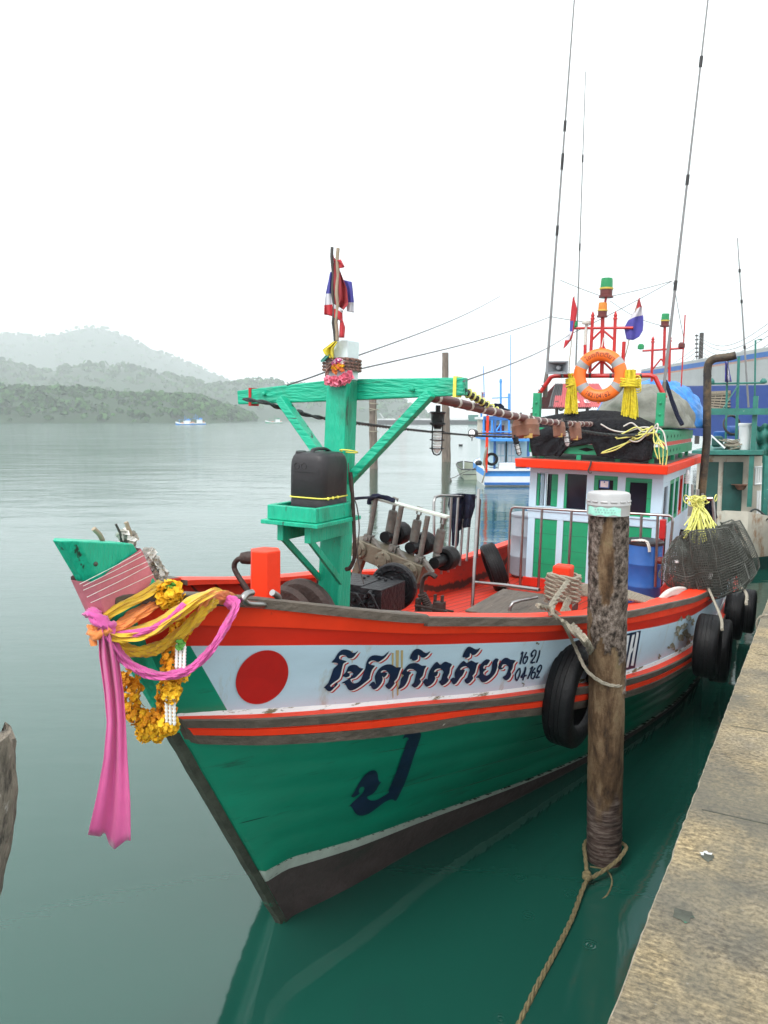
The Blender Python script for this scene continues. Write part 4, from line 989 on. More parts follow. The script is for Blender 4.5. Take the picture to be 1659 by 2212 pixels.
fwall(WT0, WT1, WZ0, zlo-.001); fwall(WT0, WT1, zhi+.001, WZ1)
edges = [WT0] + [q for w_ in wins for q in (w_[0], w_[1])] + [WT1]
for i in range(0, len(edges), 2): fwall(edges[i], edges[i+1], zlo, zhi)
for w_ in wins:
    if w_[2] > zlo+.004: fwall(w_[0]+.001, w_[1]-.001, zlo+.002, w_[2])
    if w_[3] < zhi-.004: fwall(w_[0]+.001, w_[1]-.001, w_[3], zhi-.002)
# frame battens of the lower panels
for t in [WT0+.06, -.42+.0, .0, .42, WT1-.06]: wh.box((WS-.011, t, (WZ0+zlo)/2), (.02, .085, zlo-WZ0-.14))
wh.box((WS-.012, 0, zlo-.06), (.024, WT1-WT0-.003, .11)); wh.box((WS-.018, 0, zlo+.0), (.045, WT1-WT0+.02, .022))
# sides, back, floor
zsw = 1.42
for side, tt in ((1, WT1), (-1, WT0)):
    wh.box(((WS+WE)/2+TK/2, tt-side*TK/2, (WZ0+zsw)/2), (WE-WS-TK, TK, zsw-WZ0)); wh.box(((WS+WE)/2+TK/2, tt-side*TK/2, (2.0+WZ1)/2), (WE-WS-TK, TK, WZ1-2.0))
    for s in (WS+TK+.04, 7.78, 8.28, 8.75, 9.2, 9.62, WE-.05): wh.box((s, tt-side*TK/2, (zsw+2.0)/2), (.08, TK, 2.0-zsw-.002))
wh.box((WE-.02, 0, (WZ0+WZ1)/2), (.04, WT1-WT0-.11, WZ1-WZ0))
who = wh.build('wheelhouse', 'white_paint', boat, bevel=.004)
mb = MB(BM)
for a, b in ((WT0+.105, -.465), (-.375, -.045), (.045, .375), (.465, WT1-.105)): mb.box((WS-.004, (a+b)/2, (WZ0+.13+zlo-.125)/2), (.007, b-a, zlo-.125-WZ0-.13))
mb.build('wall_panel', 'panel_green', who)
mb = MB(BM); mb.box((WS-.02, 0, WZ0+.06), (.05, WT1-WT0+.05, .12)); mb.box(((WS+WE)/2, WT1+.012, WZ0+.06), (WE-WS, .022, .12)); mb.build('base_board', 'red_paint', who, bevel=.004)
for k, w_ in enumerate(wins):
    mb = MB(BM); t0, t1, z0, z1 = w_; fr = .012 if k < 2 else .055
    if k >= 2:
        mb.box((WS+.016, t0+fr/2, (z0+z1)/2), (.036, fr, z1-z0)); mb.box((WS+.016, t1-fr/2, (z0+z1)/2), (.036, fr, z1-z0)); mb.box((WS+.016, (t0+t1)/2, z1-fr/2), (.034, t1-t0-2*fr, fr)); mb.box((WS+.016, (t0+t1)/2, z0+fr/2), (.034, t1-t0-2*fr, fr))
        mb.box((WS+.022, (t0+t1)/2, (z0+z1)/2), (.006, t1-t0-2*fr, z1-z0-2*fr), 1)
    elif k == 1:
        mb.box((WS+.028, (t0+t1)/2, (z0+z1)/2), (.006, t1-t0-.002, z1-z0-.002), 1); mb.box((WS+.03, t0+.018, (z0+z1)/2), (.05, .034, z1-z0-.004), 0)
    else:
        tm = t0+(t1-t0)*.42
        mb.box((WS+.02, tm, (z0+z1)/2), (.04, .022, z1-z0-.003), 2); mb.box((WS+.06, (tm+t1)/2+.03, (z0+z1)/2), (.02, t1-tm-.08, z1-z0-.003), 0); mb.box((WS+.04, t0+.02, (z0+z1)/2), (.05, .034, z1-z0-.004), 0)
        mb.box((WS+.08, (tm+t1)/2, (z0+z1)/2), (.006, t1-tm-.01, z1-z0-.006), 1)
    mb.build('window', ['panel_green', 'glass_dark', 'white_paint'], who, bevel=.002)
mb = MB(BM); w_ = wins[2]; pc = bs(*R1(866, 595), WS+.01); mb.box((WS+.016, pc.y, pc.z), (.004, .125, .105), 0); mb.box((WS+.0125, pc.y, pc.z), (.004, .100, .080), 1); mb.lathe((WS+.010, pc.y, pc.z+.028), (-1, 0, 0), [(.010, 0), (.010, .002)], 10, 0)
mb.build('window_notice', ['boat_blue', 'paper'], who)
for i, (s0, s1) in enumerate(((7.29, 7.73), (7.83, 8.23), (8.33, 8.70), (8.80, 9.15), (9.25, 9.57), (9.67, 9.90))):
    mb = MB(BM); zc = (zsw+2.0)/2; hh = 2.0-zsw-.004; tt = WT1-.02
    m = 2 if i == 3 else 0
    mb.box((s0+.025, tt, zc), (.05, .034, hh), m); mb.box((s1-.025, tt, zc), (.05, .034, hh), m); mb.box(((s0+s1)/2, tt, 2.0-.03), (s1-s0-.102, .034, .05), m); mb.box(((s0+s1)/2, tt, zsw+.03), (s1-s0-.102, .034, .05), m)
    mb.box(((s0+s1)/2, tt-.005, zc), (s1-s0-.1, .006, hh-.1), 1); mb.build('window', ['panel_green' if i else 'white_paint', 'glass_dark', 'red_paint'], who, bevel=.002)
mb = MB(BM); mb.box((7.47, WT1+.004, .98), (.40, .012, .86)); mb.build('side_door', 'dark_inside', who)
# roof slab with red fascia, grey top
mb = MB(BM)
RS0, RS1 = 6.93, 10.6
a = [(RS0, -1.0, 2.135), (RS0, .95, 2.135), (RS1, 1.02, 2.135), (RS1, -1.02, 2.135)]; b = [(RS0-.02, -1.01, 2.25), (RS0-.02, .96, 2.25), (RS1, 1.03, 2.25), (RS1, -1.03, 2.25)]
mb.hexa(a, b); mb.build('roof', 'red_bright', who, bevel=.012)
mb = MB(BM); mb.box((8.8, -.02, 2.254), (3.5, 1.86, .012)); mb.build('roof_deck', 'weathered', who)
mb = MB(BM); pc = bs(1275, 1005, RS0-.03); mb.tube(cr([pc+V((0, .01, .05)), pc+V((-.01, .0, -.01)), pc+V((-.005, -.02, -.07)), pc+V((-.01, .0, -.10)), pc+V((-.01, .025, -.09))], 4), .011, 6); mb.build('roof_hook', 'dark_pole', who, smooth=60)
mb = MB(BM); mb.beam((7.0, .93, .52), (7.0, .93, 1.42), .05, .05, (1, 0, 0)); mb.box((7.0, .93, 1.45), (.09, .07, .24)); mb.build('door_bracket', 'frame_red', who, bevel=.006)
# CFL lamp on the side
mb = MB(BM); lc = V((8.9, .96, 2.0))
for k in range(5): mb.torus(lc+V((0, 0, -.025*k)), (0, 0, 1), .028, .011, 14, 6)
mb.lathe(lc+V((0, 0, .02)), (0, 0, 1), [(.03, 0), (.022, .05), (.015, .07)], 10); mb.build('spiral_lamp', 'lamp_glass', who, smooth=60)

# ------------------------------------------------------------------ gear on the wheelhouse roof
fen = MB(BM)
def plank(p, q, hgt, th=.022, m=0, holes=0):
    fen.beam(p, q, th, hgt, (0, 0, 1), m)
F0, F1 = 7.12, 9.9
for z, hgt in ((2.40, .13), (2.59, .13)):
    plank((F0, -.86, z), (F0, .80, z), hgt); plank((F0+.012, .815, z), (F1, .87, z), hgt); plank((F0+.012, -.875, z), (F1, -.93, z), hgt)
plank((F0-.004, -.80, 2.495), (F0-.004, .74, 2.495), .055, .016, 1); plank((F0+.03, .812, 2.495), (F1-.02, .862, 2.495), .05, .012, 1)
fen.box((8.5, 0, 2.66), (2.75, 1.66, .016), 0)
for t in (-.7, -.2, .3, .72): fen.box((F0+.02, t, 2.29), (.05, .06, .07))
for s in (7.4, 8.2, 9.0, 9.7): fen.box((s, .83, 2.29), (.06, .05, .07)); fen.box((s, -.88, 2.29), (.06, .05, .07))
for z in (2.40, 2.59):
    for t in (-.1, ): fen.poly([(F0-.013, t-.11, z), (F0-.013, t, z-.028), (F0-.013, t+.11, z), (F0-.013, t, z+.028)], 2)
    for k in range(9):
        s = 7.3+.28*k; tt = .829+.018*(s-7.1)*.98
        fen.poly([(s-.04, tt, z), (s, tt, z-.030), (s+.04, tt, z), (s, tt, z+.030)], 2)
fo = fen.build('roof_rack', ['fence_green', 'red_paint', 'dark_inside'], boat)
for (x0, y0, y1) in ((1160, 908, 857), (1427, 912, 857)):
    p = bs(x0, y0, 7.3); q = bs(x0, y1, 7.3); mb = MB(BM); mb.box((p+q)/2, (.10, .10, q.z-p.z+.1)); mb.build('arch_post', 'fence_green', fo, bevel=.008)
    mb = MB(BM)
    for k in (.3, .75): mb.lathe((p+q)/2*1+V((-.05, .0, (k-.5)*(q.z-p.z))), (-1, 0, 0), [(.016, 0), (.016, .014), (.007, .018)], 8)
    mb.build('bolt', 'fence_green', fo)
g = MB(BM); SG = 7.42
def gp(x, y, s=SG): return bs(x, y, s)
def rod(pts, r=.022, m=0, n=8): g.tube(pts, r, n, m)
rod([gp(1160, 858), gp(1190, 815), gp(1200, 812), gp(1405, 811), gp(1415, 815), gp(1437, 860)], .030, 0)
rod([gp(1274, 806), gp(1280, 690)], .022); rod([gp(1325, 805), gp(1329, 690)], .022)
rod([gp(1300, 812), gp(1302, 672)], .026); rod([gp(1234, 709), gp(1368, 708)], .018)
rod([gp(1277, 783), gp(1301, 745)], .014); rod([gp(1326, 783), gp(1301, 745)], .014); rod([gp(1278, 735), gp(1301, 712)], .014); rod([gp(1328, 735), gp(1301, 712)], .014)
rod([gp(1273, 805), gp(1300, 778)], .014); rod([gp(1327, 805), gp(1300, 778)], .014)
rod([gp(1263, 812), gp(1264, 745)], .022); rod([gp(1345, 790), gp(1348, 738)], .024)
for x, y in ((1280, 690), (1329, 690)): c = gp(x, y); g.lathe(c, (0, 0, 1), [(.03, 0), (.03, .015), (.018, .03), (.026, .05), (.002, .11)], 8)
g.blob(gp(1340, 785), .055, 0, 10, 6, .7)
for x in (1215, 1240, 1275, 1320, 1345, 1385): c = gp(x, 811.5); g.tube([c+V((0, -.015, 0)), c+V((0, .015, 0))], .032, 8, 1)
for y in (835, 845): 
    c = gp(1172+(858-y)*.7-14, y)
    g.torus(c, (0, .5, .7), .028, .008, 12, 6, 1)
gan = g.build('light_gantry', ['frame_red', 'black_tape'], boat, smooth=40)
def beacon(c, r, hgt, glass, parent, name='beacon_light'):
    mb = MB(BM); z = V((0, 0, 1))
    mb.lathe(c, z, [(r*1.15, 0), (r*1.15, .02), (r*.95, .025), (r*.98, hgt*.40), (r*1.1, hgt*.42), (r*1.1, hgt*.50)], 20, lambda i, j: 1 if i >= 3 else 0)
    mb.lathe(c+z*hgt*.502, z, [(r*.98, 0), (r*.93, hgt*.40), (r*.86, hgt*.485), (r*.3, hgt*.50)], 20, 2)
    mb.lathe(c+z*hgt*.505, z, [(r*.45, 0), (r*.45, hgt*.3), (r*.1, hgt*.34)], 10, 3)
    return mb.build(name, ['maroon', 'gold_band', glass, 'steel'], parent, smooth=35)
c = gp(1309, 643); mb = MB(BM); mb.tube([gp(1302, 690), gp(1306, 660), c], .016, 8); mb.build('beacon_stem', 'frame_red', gan)
beacon(c, .082, .25, 'beacon_green', gan); beacon(gp(1302, 686)+V((-.03, 0, 0)), .060, .19, 'beacon_amber', gan)
mb = MB(BM); c = gp(1267, 700); mb.lathe(c, (0, 0, 1), [(.02, -.08), (.02, 0), (.06, .0), (.065, .02), (.06, .04), (.02, .045)], 14); mb.tube([gp(1266, 710), gp(1264, 745)], .022, 8); mb.build('gps_antenna', 'rope_white', gan, smooth=40)
mb = MB(BM); c = gp(1241, 708); mb.lathe(c, (0, 0, 1), [(.03, 0), (.03, .015), (.04, .02), (.045, .06), (.03, .09), (.01, .10)], 12); mb.build('side_lamp', 'beacon_green', gan, smooth=40)
# second small gantry aft with its own beacon
g = MB(BM); S9 = 9.7
def g9(x, y): return bs(x, y, S9)
rod([g9(1408, 800), g9(1410, 740)], .020); rod([g9(1446, 800), g9(1447, 738)], .020); rod([g9(1434, 790), g9(1436, 705)], .022); rod([g9(1388, 758), g9(1478, 752)], .016)
rod([g9(1408, 800), g9(1428, 775)], .012); rod([g9(1447, 800), g9(1428, 775)], .012); rod([g9(1470, 860), g9(1480, 680)], .010); rod([g9(1408, 800), g9(1408, 880)], .02); rod([g9(1446, 800), g9(1446, 880)], .02)
for x, y in ((1410, 740), (1447, 738)): g.lathe(g9(x, y), (0, 0, 1), [(.03, 0), (.03, .015), (.018, .03), (.026, .05), (.002, .10)], 8)
g2 = g.build('aft_gantry', ['frame_red', 'black_tape'], boat, smooth=40)
beacon(g9(1436, 706), .062, .20, 'beacon_green', g2)
mb = MB(BM); mb.lathe(g9(1472, 752), (0, 0, 1), [(.02, 0), (.05, .01), (.05, .06), (.03, .085)], 10); mb.build('side_lamp', 'maroon', g2); 
mb = MB(BM); mb.lathe(g9(1384, 755), (0, 0, 1), [(.02, 0), (.05, .01), (.05, .06), (.03, .085)], 10); mb.build('side_lamp', 'beacon_green', g2)
# loudspeaker horn
mb = MB(BM); hc = bs(1208, 795, 7.25); 
a = [hc+V((-.10, x*.145, y*.085)) for x, y in ((-1, -1), (1, -1), (1, 1), (-1, 1))]; a2 = [hc+V((-.10, x*.128, y*.068)) for x, y in ((-1, -1), (1, -1), (1, 1), (-1, 1))]
b = [hc+V((.10, x*.05, y*.04)) for x, y in ((-1, -1), (1, -1), (1, 1), (-1, 1))]; b2 = [hc+V((.02, x*.035, y*.03)) for x, y in ((-1, -1), (1, -1), (1, 1), (-1, 1))]
mb.grid([b, a, a2, b2], 0, closed_u=True); mb.poly(b2, 0); mb.poly(b); mb.lathe(hc+V((.05, 0, 0)), (-1, 0, 0), [(.04, 0), (.035, .09), (.02, .11)], 12, 0); mb.lathe(hc+V((.22, 0, 0)), (-1, 0, 0), [(.04, 0), (.06, .04), (.06, .09), (.04, .13)], 12)
mb.tube([hc+V((.12, 0, -.03)), hc+V((.15, .02, -.12))], .012, 6)
mb.build('horn_speaker', ['horn_grey', 'black_plastic'], boat, smooth=30)
# antennas
for (a, b, r0, r1, nb, lab) in (((1177, 858, 7.5), (1241, -6, 7.5), .020, .010, (.42, .585, .60, .68), 1), ((1244, 790, 7.9), (1265, 154, 7.9), .012, .006, (.40, .70), 2), ((1429, 880, 7.9), (1530, -6, 7.9), .022, .010, (.30, .56, .84), 3)):
    p = bs(*a); q = bs(*b); mb = MB(BM)
    n = 24; mb.tube([p.lerp(q, i/n) for i in range(n+1)], lambda u: r0+(r1-r0)*u, 8, 0)
    for k in nb: mb.tube([p.lerp(q, k), p.lerp(q, k+.025)], r0*1.02, 8, 1)
    if lab != 2: mb.lathe(p, (q-p), [(.03, 0), (.034, .06), (.028, .16), (.035, .2), (.026, .30), (.022, .34)], 12, 2)
    mb.build('antenna', ['antenna_white', 'black_tape', 'grey_metal'], boat, smooth=60)
# exhaust pipe
mb = MB(BM); pts = [V((9.45, 1.10, .9)), bs(1527, 950, 9.45), bs(1528, 800, 9.45), bs(1531, 785, 9.45), bs(1541, 776, 9.45), bs(1556, 773, 9.45), bs(1575, 771, 9.45), bs(1590, 767, 9.45)]
mb.tube(pts[:2] + cr(pts[2:], 4), .058, 14); mb.torus(bs(1528, 855, 9.45), (0, 0, 1), .059, .006, 18, 6); mb.torus(bs(1527, 920, 9.45), (0, 0, 1), .059, .005, 18, 6); mb.torus(bs(1528, 812, 9.45), (0, 0, 1), .059, .005, 18, 6)
mb.build('exhaust_pipe', 'exhaust', boat, smooth=50)
# lamp boom from the crossarm back to the roof rack
BA = bs(928, 856, MS+.2); BB = bs(1278, 916, 7.05)
bo = MB(BM); bo.tube([BA.lerp(BB, k/12) + V((0, 0, -.05*sin(pi*k/12))) for k in range(13)], .030, 10)
for k in range(22):
    u = .015+.045*k + .02*random.random(); c = BA.lerp(BB, u) + V((0, 0, -.05*sin(pi*u))); bo.tube([c, c+(BB-BA).normalized()*.04], .033, 10, 1)
bm_ = bo.build('lamp_boom', ['boom_brown', 'rope_white'], boat, smooth=50)
def cage_lamp(c, sc, axis=(0, 0, -1)):
    mb = MB(BM); ax = V(axis).normalized(); s_ = sc; x_ = ax.orthogonal().normalized(); y_ = ax.cross(x_)
    mb.lathe(c, ax, [(.02*s_, -.05*s_), (.02*s_, 0), (.062*s_, .0), (.066*s_, .012*s_), (.055*s_, .02*s_), (.052*s_, .085*s_), (.064*s_, .09*s_), (.064*s_, .105*s_), (.035*s_, .12*s_), (.03*s_, .14*s_)], 18, 0)
    for k in range(7): mb.torus(c+ax*(.16+.024*k)*s_, ax, (.030-.001*k)*s_, .011*s_, 14, 6, 1)
    mb.lathe(c+ax*.13*s_, ax, [(.028*s_, 0), (.026*s_, .19*s_), (.01*s_, .21*s_)], 12, 1)
    for k in range(4):
        a = 2*pi*k/4+.4; e = x_*cos(a)+y_*sin(a)
        mb.tube([c+ax*.10*s_+e*.058*s_, c+ax*.31*s_+e*.056*s_, c+ax*.345*s_+e*.035*s_, c+ax*.355*s_], .0055*s_, 6, 0)
    for q in (.16, .23, .30): mb.torus(c+ax*q*s_, ax, .058*s_, .005*s_, 20, 6, 0)
    return mb.build('cage_lamp', ['black_iron', 'lamp_glass'], bm_, smooth=40)
cl_ = on_line(BA, BB, 947); cage_lamp(cl_ + V((0, 0, -.08)), .72)
for (x, y, wd, ht, s_) in ((1135, 926, 58, 36, .0), (1208, 928, 26, 30, 0), (1240, 932, 30, 34, 0)):
    c = on_line(BA, BB, x); px = (BM @ c - CAM).length/F
    cc = bs(x, y, c.x); W_, H_ = wd*px, ht*px
    mb = MB(BM); prof = [(W_*.44, -H_*.5), (W_*.5, -H_*.46), (W_*.5, H_*.1), (W_*.51, H_*.14), (W_*.49, H_*.2), (W_*.47, H_*.46), (W_*.42, H_*.5)]
    mb.lathe(cc, (.1, -.15, 1), prof, 20, 0); mb.box(cc+V((-.02, -W_*.3, H_*.45)), (W_*.4, W_*.4, H_*.35), 1); mb.box(cc+V((-W_*.40, W_*.24, -H_*.38)), (.02, W_*.30, H_*.26), 2)
    mb.tube([cc+V((0, -W_*.2, H_*.5)), V((cc.x, cc.y-W_*.2, c.z))], .010, 6, 1); mb.tube([cc+V((0, W_*.2, H_*.5)), V((cc.x, cc.y+W_*.2, c.z))], .010, 6, 1)
    mb.build('lamp_ballast', ['ballast_brown', 'grey_metal', 'label_tan'], bm_, smooth=35)
c = on_line(BA, BB, 1217); cage_lamp(bs(1217, 910, c.x-.1), .78, (-.1, .25, -1))
c = on_line(BA, BB, 1109); cage_lamp(bs(1113, 945, c.x-.05), .42, (.0, .3, -1))
# spotlight on two thin rods
sp = MB(BM); e0 = bs(1012, 941, 6.6); e1 = bs(1150, 945, 7.05)
sp.tube([e0, e1], .014, 8); sp.tube([e0+V((0, .12, .035)), e1+V((0, 0, .035))], .010, 8)
so_ = sp.build('spotlight', 'dark_pole', boat)
c = bs(1020, 936, 6.6); mb = MB(BM); mb.lathe(c, (-1, -.25, 0), [(.02, -.09), (.05, -.07), (.058, 0), (.060, .01)], 18, 0); mb.lathe(c+V((-.008, 0, 0)), (-1, -.25, 0), [(.056, 0), (.03, .01), (.001, .014)], 18, 1); mb.tube([c+V((0, 0, -.05)), c+V((0, 0, -.10))], .008, 6); mb.build('lamp_head', ['black_plastic', 'lamp_glass'], so_, smooth=40)
# standing rigging wires
for (p, q) in (((bs(762, 772, .56)), bs(1080, 640, 7.5)), (bs(755, 802, .56), bs(1190, 684, 7.5)), (bs(1190, 684, 7.5), bs(1262, 695, 7.42)), (bs(725, 795, .5), bs(620, 832, .5)), (bs(1000, 824, .6), bs(1232, 722, 7.5)), (bs(1232, 722, 7.5), bs(1452, 607, 7.9)), (bs(1320, 640, 7.4), bs(1452, 607, 7.9)), (bs(1210, 605, 7.5), bs(1300, 640, 7.4)), (bs(1455, 610, 7.9), bs(1478, 735, 9.7)), (bs(1318, 650, 7.4), bs(1385, 690, 9)), (bs(1385, 690, 9), bs(1436, 705, 9.7))):
    mb = MB(BM); n = 10; mb.tube([p.lerp(q, k/n) + V((0, 0, -.04*sin(pi*k/n)*min(1, (q-p).length/4))) for k in range(n+1)], .0042, 4); mb.build('rigging_wire', 'wire', boat)
# ------------------------------------------------------------------ things carried by, tied to or lying on the boat
mb = MB(BM)
# jerrycan with rounded corners, shoulder, handle and moulded panels
jb = bs(686, 1099, .02); J0 = V((.325, .03, zs_+.018)); W_, D_, H_ = .235, .27, .365
def rrect(cx, cy, w_, d_, r, n=5):
    out = []
    for qx, qy, a0 in ((1, 1, 0), (-1, 1, 90), (-1, -1, 180), (1, -1, 270)):
        for k in range(n): a = radians(a0 + 90*k/(n-1)); out.append((cx+qx*(w_/2-r)+r*cos(a), cy+qy*(d_/2-r)+r*sin(a)))
    return out
rows = []
for z, k, r in ((0, .94, .035), (.010, .985, .04), (.05, 1, .042), (.10, .995, .042), (.105, .98, .042), (.115, .98, .042), (.12, 1, .042), (.27, 1.0, .042), (.31, .99, .045), (.335, .95, .05), (.350, .88, .05), (.358, .78, .055), (.360, .60, .06)):
    rows.append([J0 + V((x, y, z)) for x, y in rrect(0, 0, D_*k, W_*k, r)])
ids = mb.grid(rows, closed_u=True); mb.f(ids[0][::-1]); mb.f(ids[-1])
mb.tube(cr([J0+V((-.09, .01, .352)), J0+V((-.06, .0, .372)), J0+V((.05, 0, .374)), J0+V((.11, .01, .35))], 5), .013, 8, 0, flat=.7)
jc = mb.build('jerrycan', 'black_plastic', smooth=35); tag(jc, 'black plastic jerrycan strapped on the mast shelf', 'jerrycan')
mb = MB(BM); mb.lathe(J0+V((-.085, -.065, .340)), (-.1, 0, 1), [(.030, 0), (.030, .020), (.026, .024)], 14); mb.build('cap', 'black_plastic', jc, smooth=40)
mb = MB(BM); mb.torus(J0+V((-D_/2+.001, -.06, .285)), (-1, 0, 0), .016, .003, 16, 6); mb.torus(J0+V((-D_/2+.001, -.015, .285)), (-1, 0, 0), .016, .003, 16, 6)
mb.box(J0+V((-D_/2-.001, -.0, .055)), (.006, .07, .03)); mb.box(J0+V((-D_/2-.001, -.02, .255)), (.004, .12, .003)); mb.build('moulded_mark', 'black_plastic', jc)
mb = MB(BM); zc = .115
mb.tube([J0+V((x*1.015, y*1.015, zc)) for x, y in rrect(0, 0, D_, W_, .042)], .0042, 6, closed=True)
for k in range(3): mb.blob(J0+V((-D_/2+.03+.05*k, W_/2+.006, zc)), .009, 0, 8, 5)
mb.torus(J0+V((.15, .10, .36)), (.2, 0, 1), .05, .004, 20, 6)
tag(mb.build('cord', 'rope_yellow', smooth=50), 'yellow cord tied round the black jerrycan', 'cord')

# flags at the mast head
def flag(mb, rowsf, mf): mb.grid(rowsf, mf)
def cloth_px(rows_px, s, amp=.03, fr=2.5, ph=0, sub=5):
    """rows of pixel outlines -> 3-D folded cloth near the plane s"""
    out = []
    R_ = len(rows_px)
    for i in range((R_-1)*sub+1):
        a = min(i//sub, R_-2); f_ = i/sub-a; row = []
        n = len(rows_px[0])
        for j in range((n-1)*sub+1):
            b = min(j//sub, n-2); g_ = j/sub-b
            def P(r): p, q = rows_px[r][b], rows_px[r][b+1]; return V((p[0]+(q[0]-p[0])*g_, p[1]+(q[1]-p[1])*g_, 0))
            p = P(a).lerp(P(a+1), f_); u = j/((n-1)*sub); v = i/((R_-1)*sub)
            row.append(bs(p.x, p.y, s + amp*sin(fr*2*pi*u+ph+v*2.0)*(.3+u)))
        out.append(row)
    return out
def F5(x, y): return ((1200 + x*.27125)*.54004, (960 + y*.27125)*.54004)
def pole(name, a, b, s, r, m, label):
    mb = MB(BM); p = bs(*a, s); q = bs(*b, s); n = 10
    mb.tube([p.lerp(q, k/n)+V((.004*sin(k*2.1), .004*cos(k*1.7), 0)) for k in range(n+1)], r, 7); o = mb.build(name, m, smooth=60); return tag(o, label, 'flag')
f1 = pole('flag', F5(510, 1500), F5(472, 105), .46, .009, 'dark_pole', 'worn national flag on a thin black pole at the mast head')
mb = MB(BM); rp = [[F5(x, y) for x, y in r] for r in ([(470, 330), (455, 480)][::-1] and [(468, 470), (455, 470), (445, 475)], [(470, 790), (430, 790), (380, 790)], [(478, 950), (420, 955), (360, 960)], [(490, 1130), (420, 1110), (356, 1100)])]
ms = {0: 2, 1: 1, 2: 0}
mb.grid(cloth_px(rp, .465, .012, 1.3), lambda i, j: ms[min(2, i//5)]); mb.build('flag_cloth', ['flag_red', 'flag_white', 'flag_blue'], f1, solid=.002, smooth=60)
f2 = pole('flag', F5(540, 1480), F5(560, 120), .44, .010, 'bamboo', 'faded red pennant and tattered flag on a bamboo stick at the mast head')
mb = MB(BM); mb.grid(cloth_px([[F5(x, y) for x, y in r] for r in ([(490, 215), (500, 260), (530, 290)], [(500, 330), (560, 380), (575, 420)], [(495, 650), (600, 600), (690, 720)], [(500, 900), (620, 880), (710, 950)], [(520, 950), (580, 990), (640, 1030)])], .452, .02, 1.4)); mb.build('pennant', 'flag_old', f2, solid=.002, smooth=60)
mb = MB(BM); mb.grid(cloth_px([[F5(x, y) for x, y in r] for r in ([(500, 290), (540, 300), (600, 285)], [(540, 330), (610, 350), (658, 395)], [(570, 420), (620, 412), (645, 405)])], .435, .012, 1)); mb.build('flag_cloth', 'flag_red', f2, solid=.002, smooth=60)
mb = MB(BM); mb.grid(cloth_px([[F5(x, y) for x, y in r] for r in ([(612, 580), (690, 600), (762, 617)], [(690, 720), (740, 740), (782, 770)], [(710, 920), (760, 920), (795, 918)], [(690, 960), (740, 960), (796, 930)], [(690, 1050), (740, 1060), (796, 1072)])], .47, .012, 1.2), lambda i, j: 0 if i < 10 else 1); mb.build('flag_fly', ['flag_blue', 'flag_white'], f2, solid=.002, smooth=60)
mb = MB(BM); mb.grid(cloth_px([[F5(x, y) for x, y in r] for r in ([(500, 945), (570, 985), (640, 1045)], [(500, 1010), (560, 1030), (625, 1080)], [(500, 1140), (560, 1160), (630, 1180)], [(590, 1190), (630, 1190), (665, 1290)], [(575, 1440), (620, 1442), (655, 1440)])], .442, .014, 1), lambda i, j: 1 if i < 5 else 0); mb.build('flag_tail', ['flag_red', 'flag_white'], f2, solid=.002, smooth=60)
# offerings tied at the mast head
def petals(mb, c, r, n, m=0, sz=.35, rnd=random):
    for _ in range(n):
        e = V((rnd.gauss(0, 1), rnd.gauss(0, 1), rnd.gauss(0, 1))).normalized(); p = V(c)+e*r*(.65+.35*rnd.random())
        nr = (e+V((rnd.gauss(0, .5), rnd.gauss(0, .5), rnd.gauss(0, .5)))).normalized(); t1 = nr.orthogonal().normalized(); t2 = nr.cross(t1); s = r*sz*(.7+.6*rnd.random()); k0 = rnd.random()*6
        mb.poly([p+(t1*cos(k0+a)*s+t2*sin(k0+a)*s)+nr*s*.25*cos(2*a) for a in (0, 1.2, 2.4, 3.7, 5.0)], m)
mb = MB(BM)
ring = [bs(*F5(x, y), MS-.085) for x, y in ((600, 1690), (680, 1700), (750, 1690))]
for dz in (0, -.018, -.036, -.054):
    mb.rope([(MS-.085, -.07+.03, 3.13+dz), (MS-.085, .07+.03, 3.13+dz+.006), (MS+.07, .085+.03, 3.13+dz), (MS+.085, -.06+.03, 3.13+dz), (MS-.085, -.07+.03, 3.13+dz)], .009, 0, seg=6)
mb.rope([bs(*F5(x, y), MS-.10) for x, y in ((470, 1820), (410, 1900), (395, 1990), (420, 2050), (480, 2110), (560, 2110))], .011, 1, seg=5)
tag(mb.build('braided_cord', ['cord_mix', 'cord_mix'], smooth=60), 'braided dark cord wound round the white mast head', 'cord')
mb = MB(BM)
for i in range(11):
    u = i/10; x, y = (430+u*300, 2075-70*u+45*sin(pi*u)*1); petals(mb, bs(*F5(x, y), MS-.105), .026, 26, 0, .55)
tag(mb.build('garland', 'flag_red'), 'small pink plastic flower garland across the mast', 'garland')
bpy.data.objects['garland'].data.materials[0] = MATS['garland_pink']
mb = MB(BM)
for cx_, cy_, hh in ((515, 1800, 150), (600, 1790, 120)):
    for i in range(7):
        for _ in range(3): petals(mb, bs(*F5(cx_+20*random.uniform(-1, 1), cy_+hh*i/6), MS-.115), .012, 6, (3, 0, 2, 1, 1, 2, 2)[i], .7)
for i in range(8): petals(mb, bs(*F5(520+12*i, 1790+random.uniform(-30, 30)), MS-.11), .013, 10, 0, .7)
tag(mb.build('flower_tassel', ['magenta_cloth', 'marigold_yellow', 'orange_cloth', 'jasmine']), 'bunch of coloured bead tassels hanging on the mast head', 'tassels')
mb = MB(BM)
mb.grid(cloth_px([[F5(x, y) for x, y in r] for r in ([(490, 1500), (530, 1490), (555, 1500)], [(330, 1620), (430, 1600), (500, 1590)], [(360, 1680), (440, 1690), (500, 1650)], [(430, 1740), (470, 1740), (500, 1760)])], MS-.10, .02, 2)); tag(mb.build('ribbon', 'net_yellow', solid=.002, smooth=60), 'torn yellow ribbon tied at the mast head', 'ribbon')
